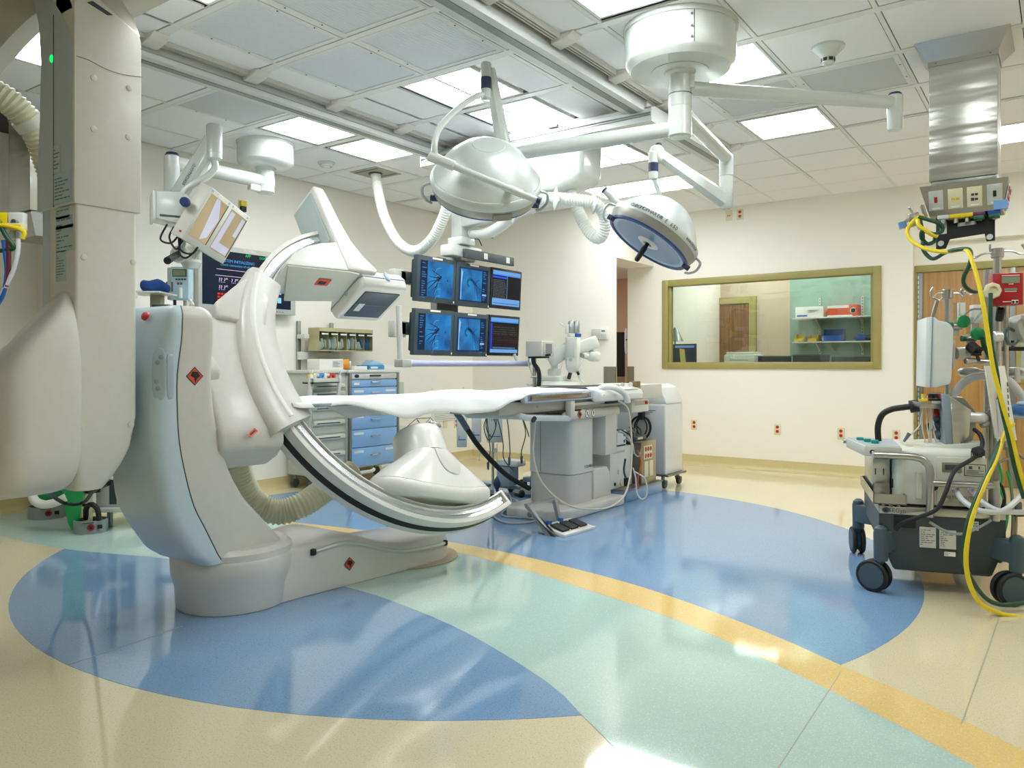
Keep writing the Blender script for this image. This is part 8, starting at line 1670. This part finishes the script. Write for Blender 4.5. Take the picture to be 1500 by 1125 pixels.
MB(PF).tube([(-.055, -.01, .02), (-.09, .0, .03), (-.11, -.03, .03), (-.09, -.075, .03), (-.06, -.08, .03), (-.04, -.06, .03)], .008, 8, 6).build('pump_tube', slate, pu); MB(PF).cyl((-.05, -.10, 0), (-.05, -.06, 0), .008, n=8).build('pump_stem', dark_g, pu)
# clipboard of charts
cl = thing('chart_holder', 'white clipboard charts hung slanting in front of the mast', 'clipboard', at(1468, 645, d=3.86)); slab(cl, 'front_sheet', [(1445, 537), (1472, 536), (1490, 645), (1461, 646), (1455, 600)], .10, .02, paper, .002); slab(cl, 'back_sheet', [(1443, 536), (1452, 536), (1464, 645), (1459, 642)], .09, .03, mat('sheet_cream', '#dcd9cb', .6), .002)
slab(cl, 'red_clip', [(1461, 580), (1466, 580), (1466, 585), (1460, 585)], .085, .01, red_d, .001); slab(cl, 'blue_pen', [(1462, 576), (1465, 576), (1466, 580), (1462, 580)], .085, .01, navy, .001); slab(cl, 'sleeve', [(1460, 586), (1466, 586), (1467, 640), (1463, 640)], .088, .004, mat('sleeve_lilac', '#c9ccd8', .4), 0)
for k in range(6): slab(cl, 'print_line', [(1475+k*.3, 560+k*9), (1476.5+k*.3, 560+k*9), (1477+k*.4, 566+k*9), (1475.5+k*.4, 566+k*9)], .098, .002, ink, 0)
# clear arch tube, blue packs, tray bits
tag(MB().tube([at(1394, 585, d=4.25), at(1404, 568, d=4.25), at(1420, 555, d=4.22), at(1440, 551, d=4.2), at(1462, 552, d=4.2), at(1480, 560, d=4.2), at(1495, 578, d=4.2), at(1510, 600, d=4.2)], .022, 12, 8).build('clear_tube', tube_c, top=True), 'thick translucent tube arching between steel monitor and clipboard', 'tube')
t = thing('blue_pack', 'blue wrapped surgical pack on the side tray at right edge', 'pack', at(1500, 610, d=4.25)); pcn = at(1501, 601, d=4.2); MB(frame(pcn, RGT, FWD, UP)).blob((0, 0, 0), .055, .08, .035, 3, 6).build('wrap', mat('wrap_blue', '#3f82c2', .6), t); MB(frame(pcn, RGT, FWD, UP)).blob((-.005, -.02, .036), .04, .05, .016, 2.3, 6).build('wrap_sheet', mat('wrap_pale', '#cfe0ee', .6), t)
mf = thing('stopcock_manifold', 'manifold of coloured stopcocks and thin white lines on the small steel tray', 'manifold', at(1362, 590, d=4.1))
MB().bar(at(1352, 583, d=4.08), at(1379, 583, d=4.08), .03, .022, bev=.003).build('manifold_bar', paper, mf); MB().bar(at(1360, 586, d=4.05), at(1380, 586, d=4.05), .012, .01).build('manifold_rail', black, mf)
for x, m_ in ((1354, mat('stop_pink', '#d77a86', .4)), (1353, yel_h), (1363, black), (1370, black), (1377, red_m)): MB().cyl(at(x, 577, d=4.06), at(x, 583, d=4.06), .012, n=10).build('stopcock', m_, mf)
MB().bar(at(1347, 587, d=4.04), at(1358, 585, d=4.04), .02, .012, bev=.002).build('yellow_tap', yel_h, mf)
for x0, x1, x2, y2 in ((1353, 1346, 1325, 645), (1352, 1351, 1355, 648), (1357, 1358, 1363, 650), (1361, 1362, 1360, 650), (1364, 1366, 1372, 650), (1367, 1364, 1364, 648)): MB().tube([at(x0, 595, d=4.1), at((x0+x1)/2, 610, d=4.1), at(x1, 625, d=4.1), at(x2, y2, d=4.12)], .0035, 6, 6).build('thin_line', white_p, mf)
MB().cyl(at(1332, 635, d=4.1), at(1324, 647, d=4.1), .011, .006, 10).build('line_connector', slate, mf)
cp = thing('cable_plugs', 'dark round cable plugs and red taps hanging beside the steel monitor', 'plugs', at(1374, 635, d=4.15))
for x, y, m_, r_ in ((1374, 612, dark_g, .026), (1377, 623, dark_g, .026), (1378, 636, slate, .028), (1372, 605, red_m, .018), (1376, 600, red_m, .016)): MB().cyl(at(x-2, y-5, d=4.15), at(x+2, y+5, d=4.12), r_, n=14, bev=.005).build('plug', m_, cp)
MB().cyl(at(1358, 627, d=4.16), at(1366, 625, d=4.14), .026, n=6, bev=.005).build('black_nut', black, cp); MB().cyl(at(1381, 645, d=4.15), at(1382, 652, d=4.15), .02, n=12).build('teal_cap', teal_b, cp)
# loose cables at the right
for nm, m_, r_, pts, lab in (('green_line', mat('line_green', '#17b357', .4), .006, [(1463, 680), (1468, 700), (1465, 715), (1470, 730), (1476, 755), (1470, 785), (1468, 790)], 'thin bright green line dangling right of the machine mast'), ('green_line', mat('line_green', '#17b357', .4), .006, [(1475, 690), (1480, 710), (1482, 735), (1476, 755), (1470, 775)], 'second thin green line dangling nearer the right edge'),
    ('tan_cable', mat('cable_tan', '#8f8a78', .5), .008, [(1475, 655), (1478, 680), (1482, 720), (1484, 760), (1482, 800)], 'tan cable hanging down right of the machine'), ('tan_cable', mat('cable_tan', '#8f8a78', .5), .008, [(1462, 678), (1475, 672), (1490, 665), (1498, 670), (1510, 678)], 'tan cable bundle looping to the right edge'), ('pump_cable', mat('cable_tan', '#8f8a78', .5), .009, [(1488, 755), (1487, 780), (1483, 805)], 'short tan cable below the black connector at right'),
    ('power_cable', black, .009, [(1460, 705), (1468, 715), (1471, 735), (1463, 755)], 'black power cable bowed behind the machine mast'), ('grey_lead', mat('cable_grey', '#9aa0a0', .5), .007, [(1362, 765), (1385, 778), (1410, 782), (1435, 772), (1452, 762)], 'grey lead sagging across the front of the machine deck'), ('power_lead', dark_g, .012, [(1464, 822), (1475, 815), (1490, 818), (1510, 824)], 'dark cord lying on the floor at the right edge')):
    o = MB().tube([at(x, y, d=3.95 if nm != 'grey_lead' else 3.83) if nm != 'power_lead' else at(x, y, z=.012) for x, y in pts], r_, 8, 7).build(nm, m_, top=True); tag(o, lab, 'cable')
t = thing('cable_connector', 'black and grey cable connector hanging at the right edge', 'connector', at(1490, 752, d=3.95)); a = at(1490, 752, d=3.95); MB(frame(a, RGT, UP, -FWD)).box(-.022, .024, -.014, .02, -.02, .02, bev=.004).build('connector_body', black, t); MB(frame(a, RGT, UP, -FWD)).box(-.012, .02, .02, .06, -.012, .012, bev=.004).build('connector_sleeve', slate, t)
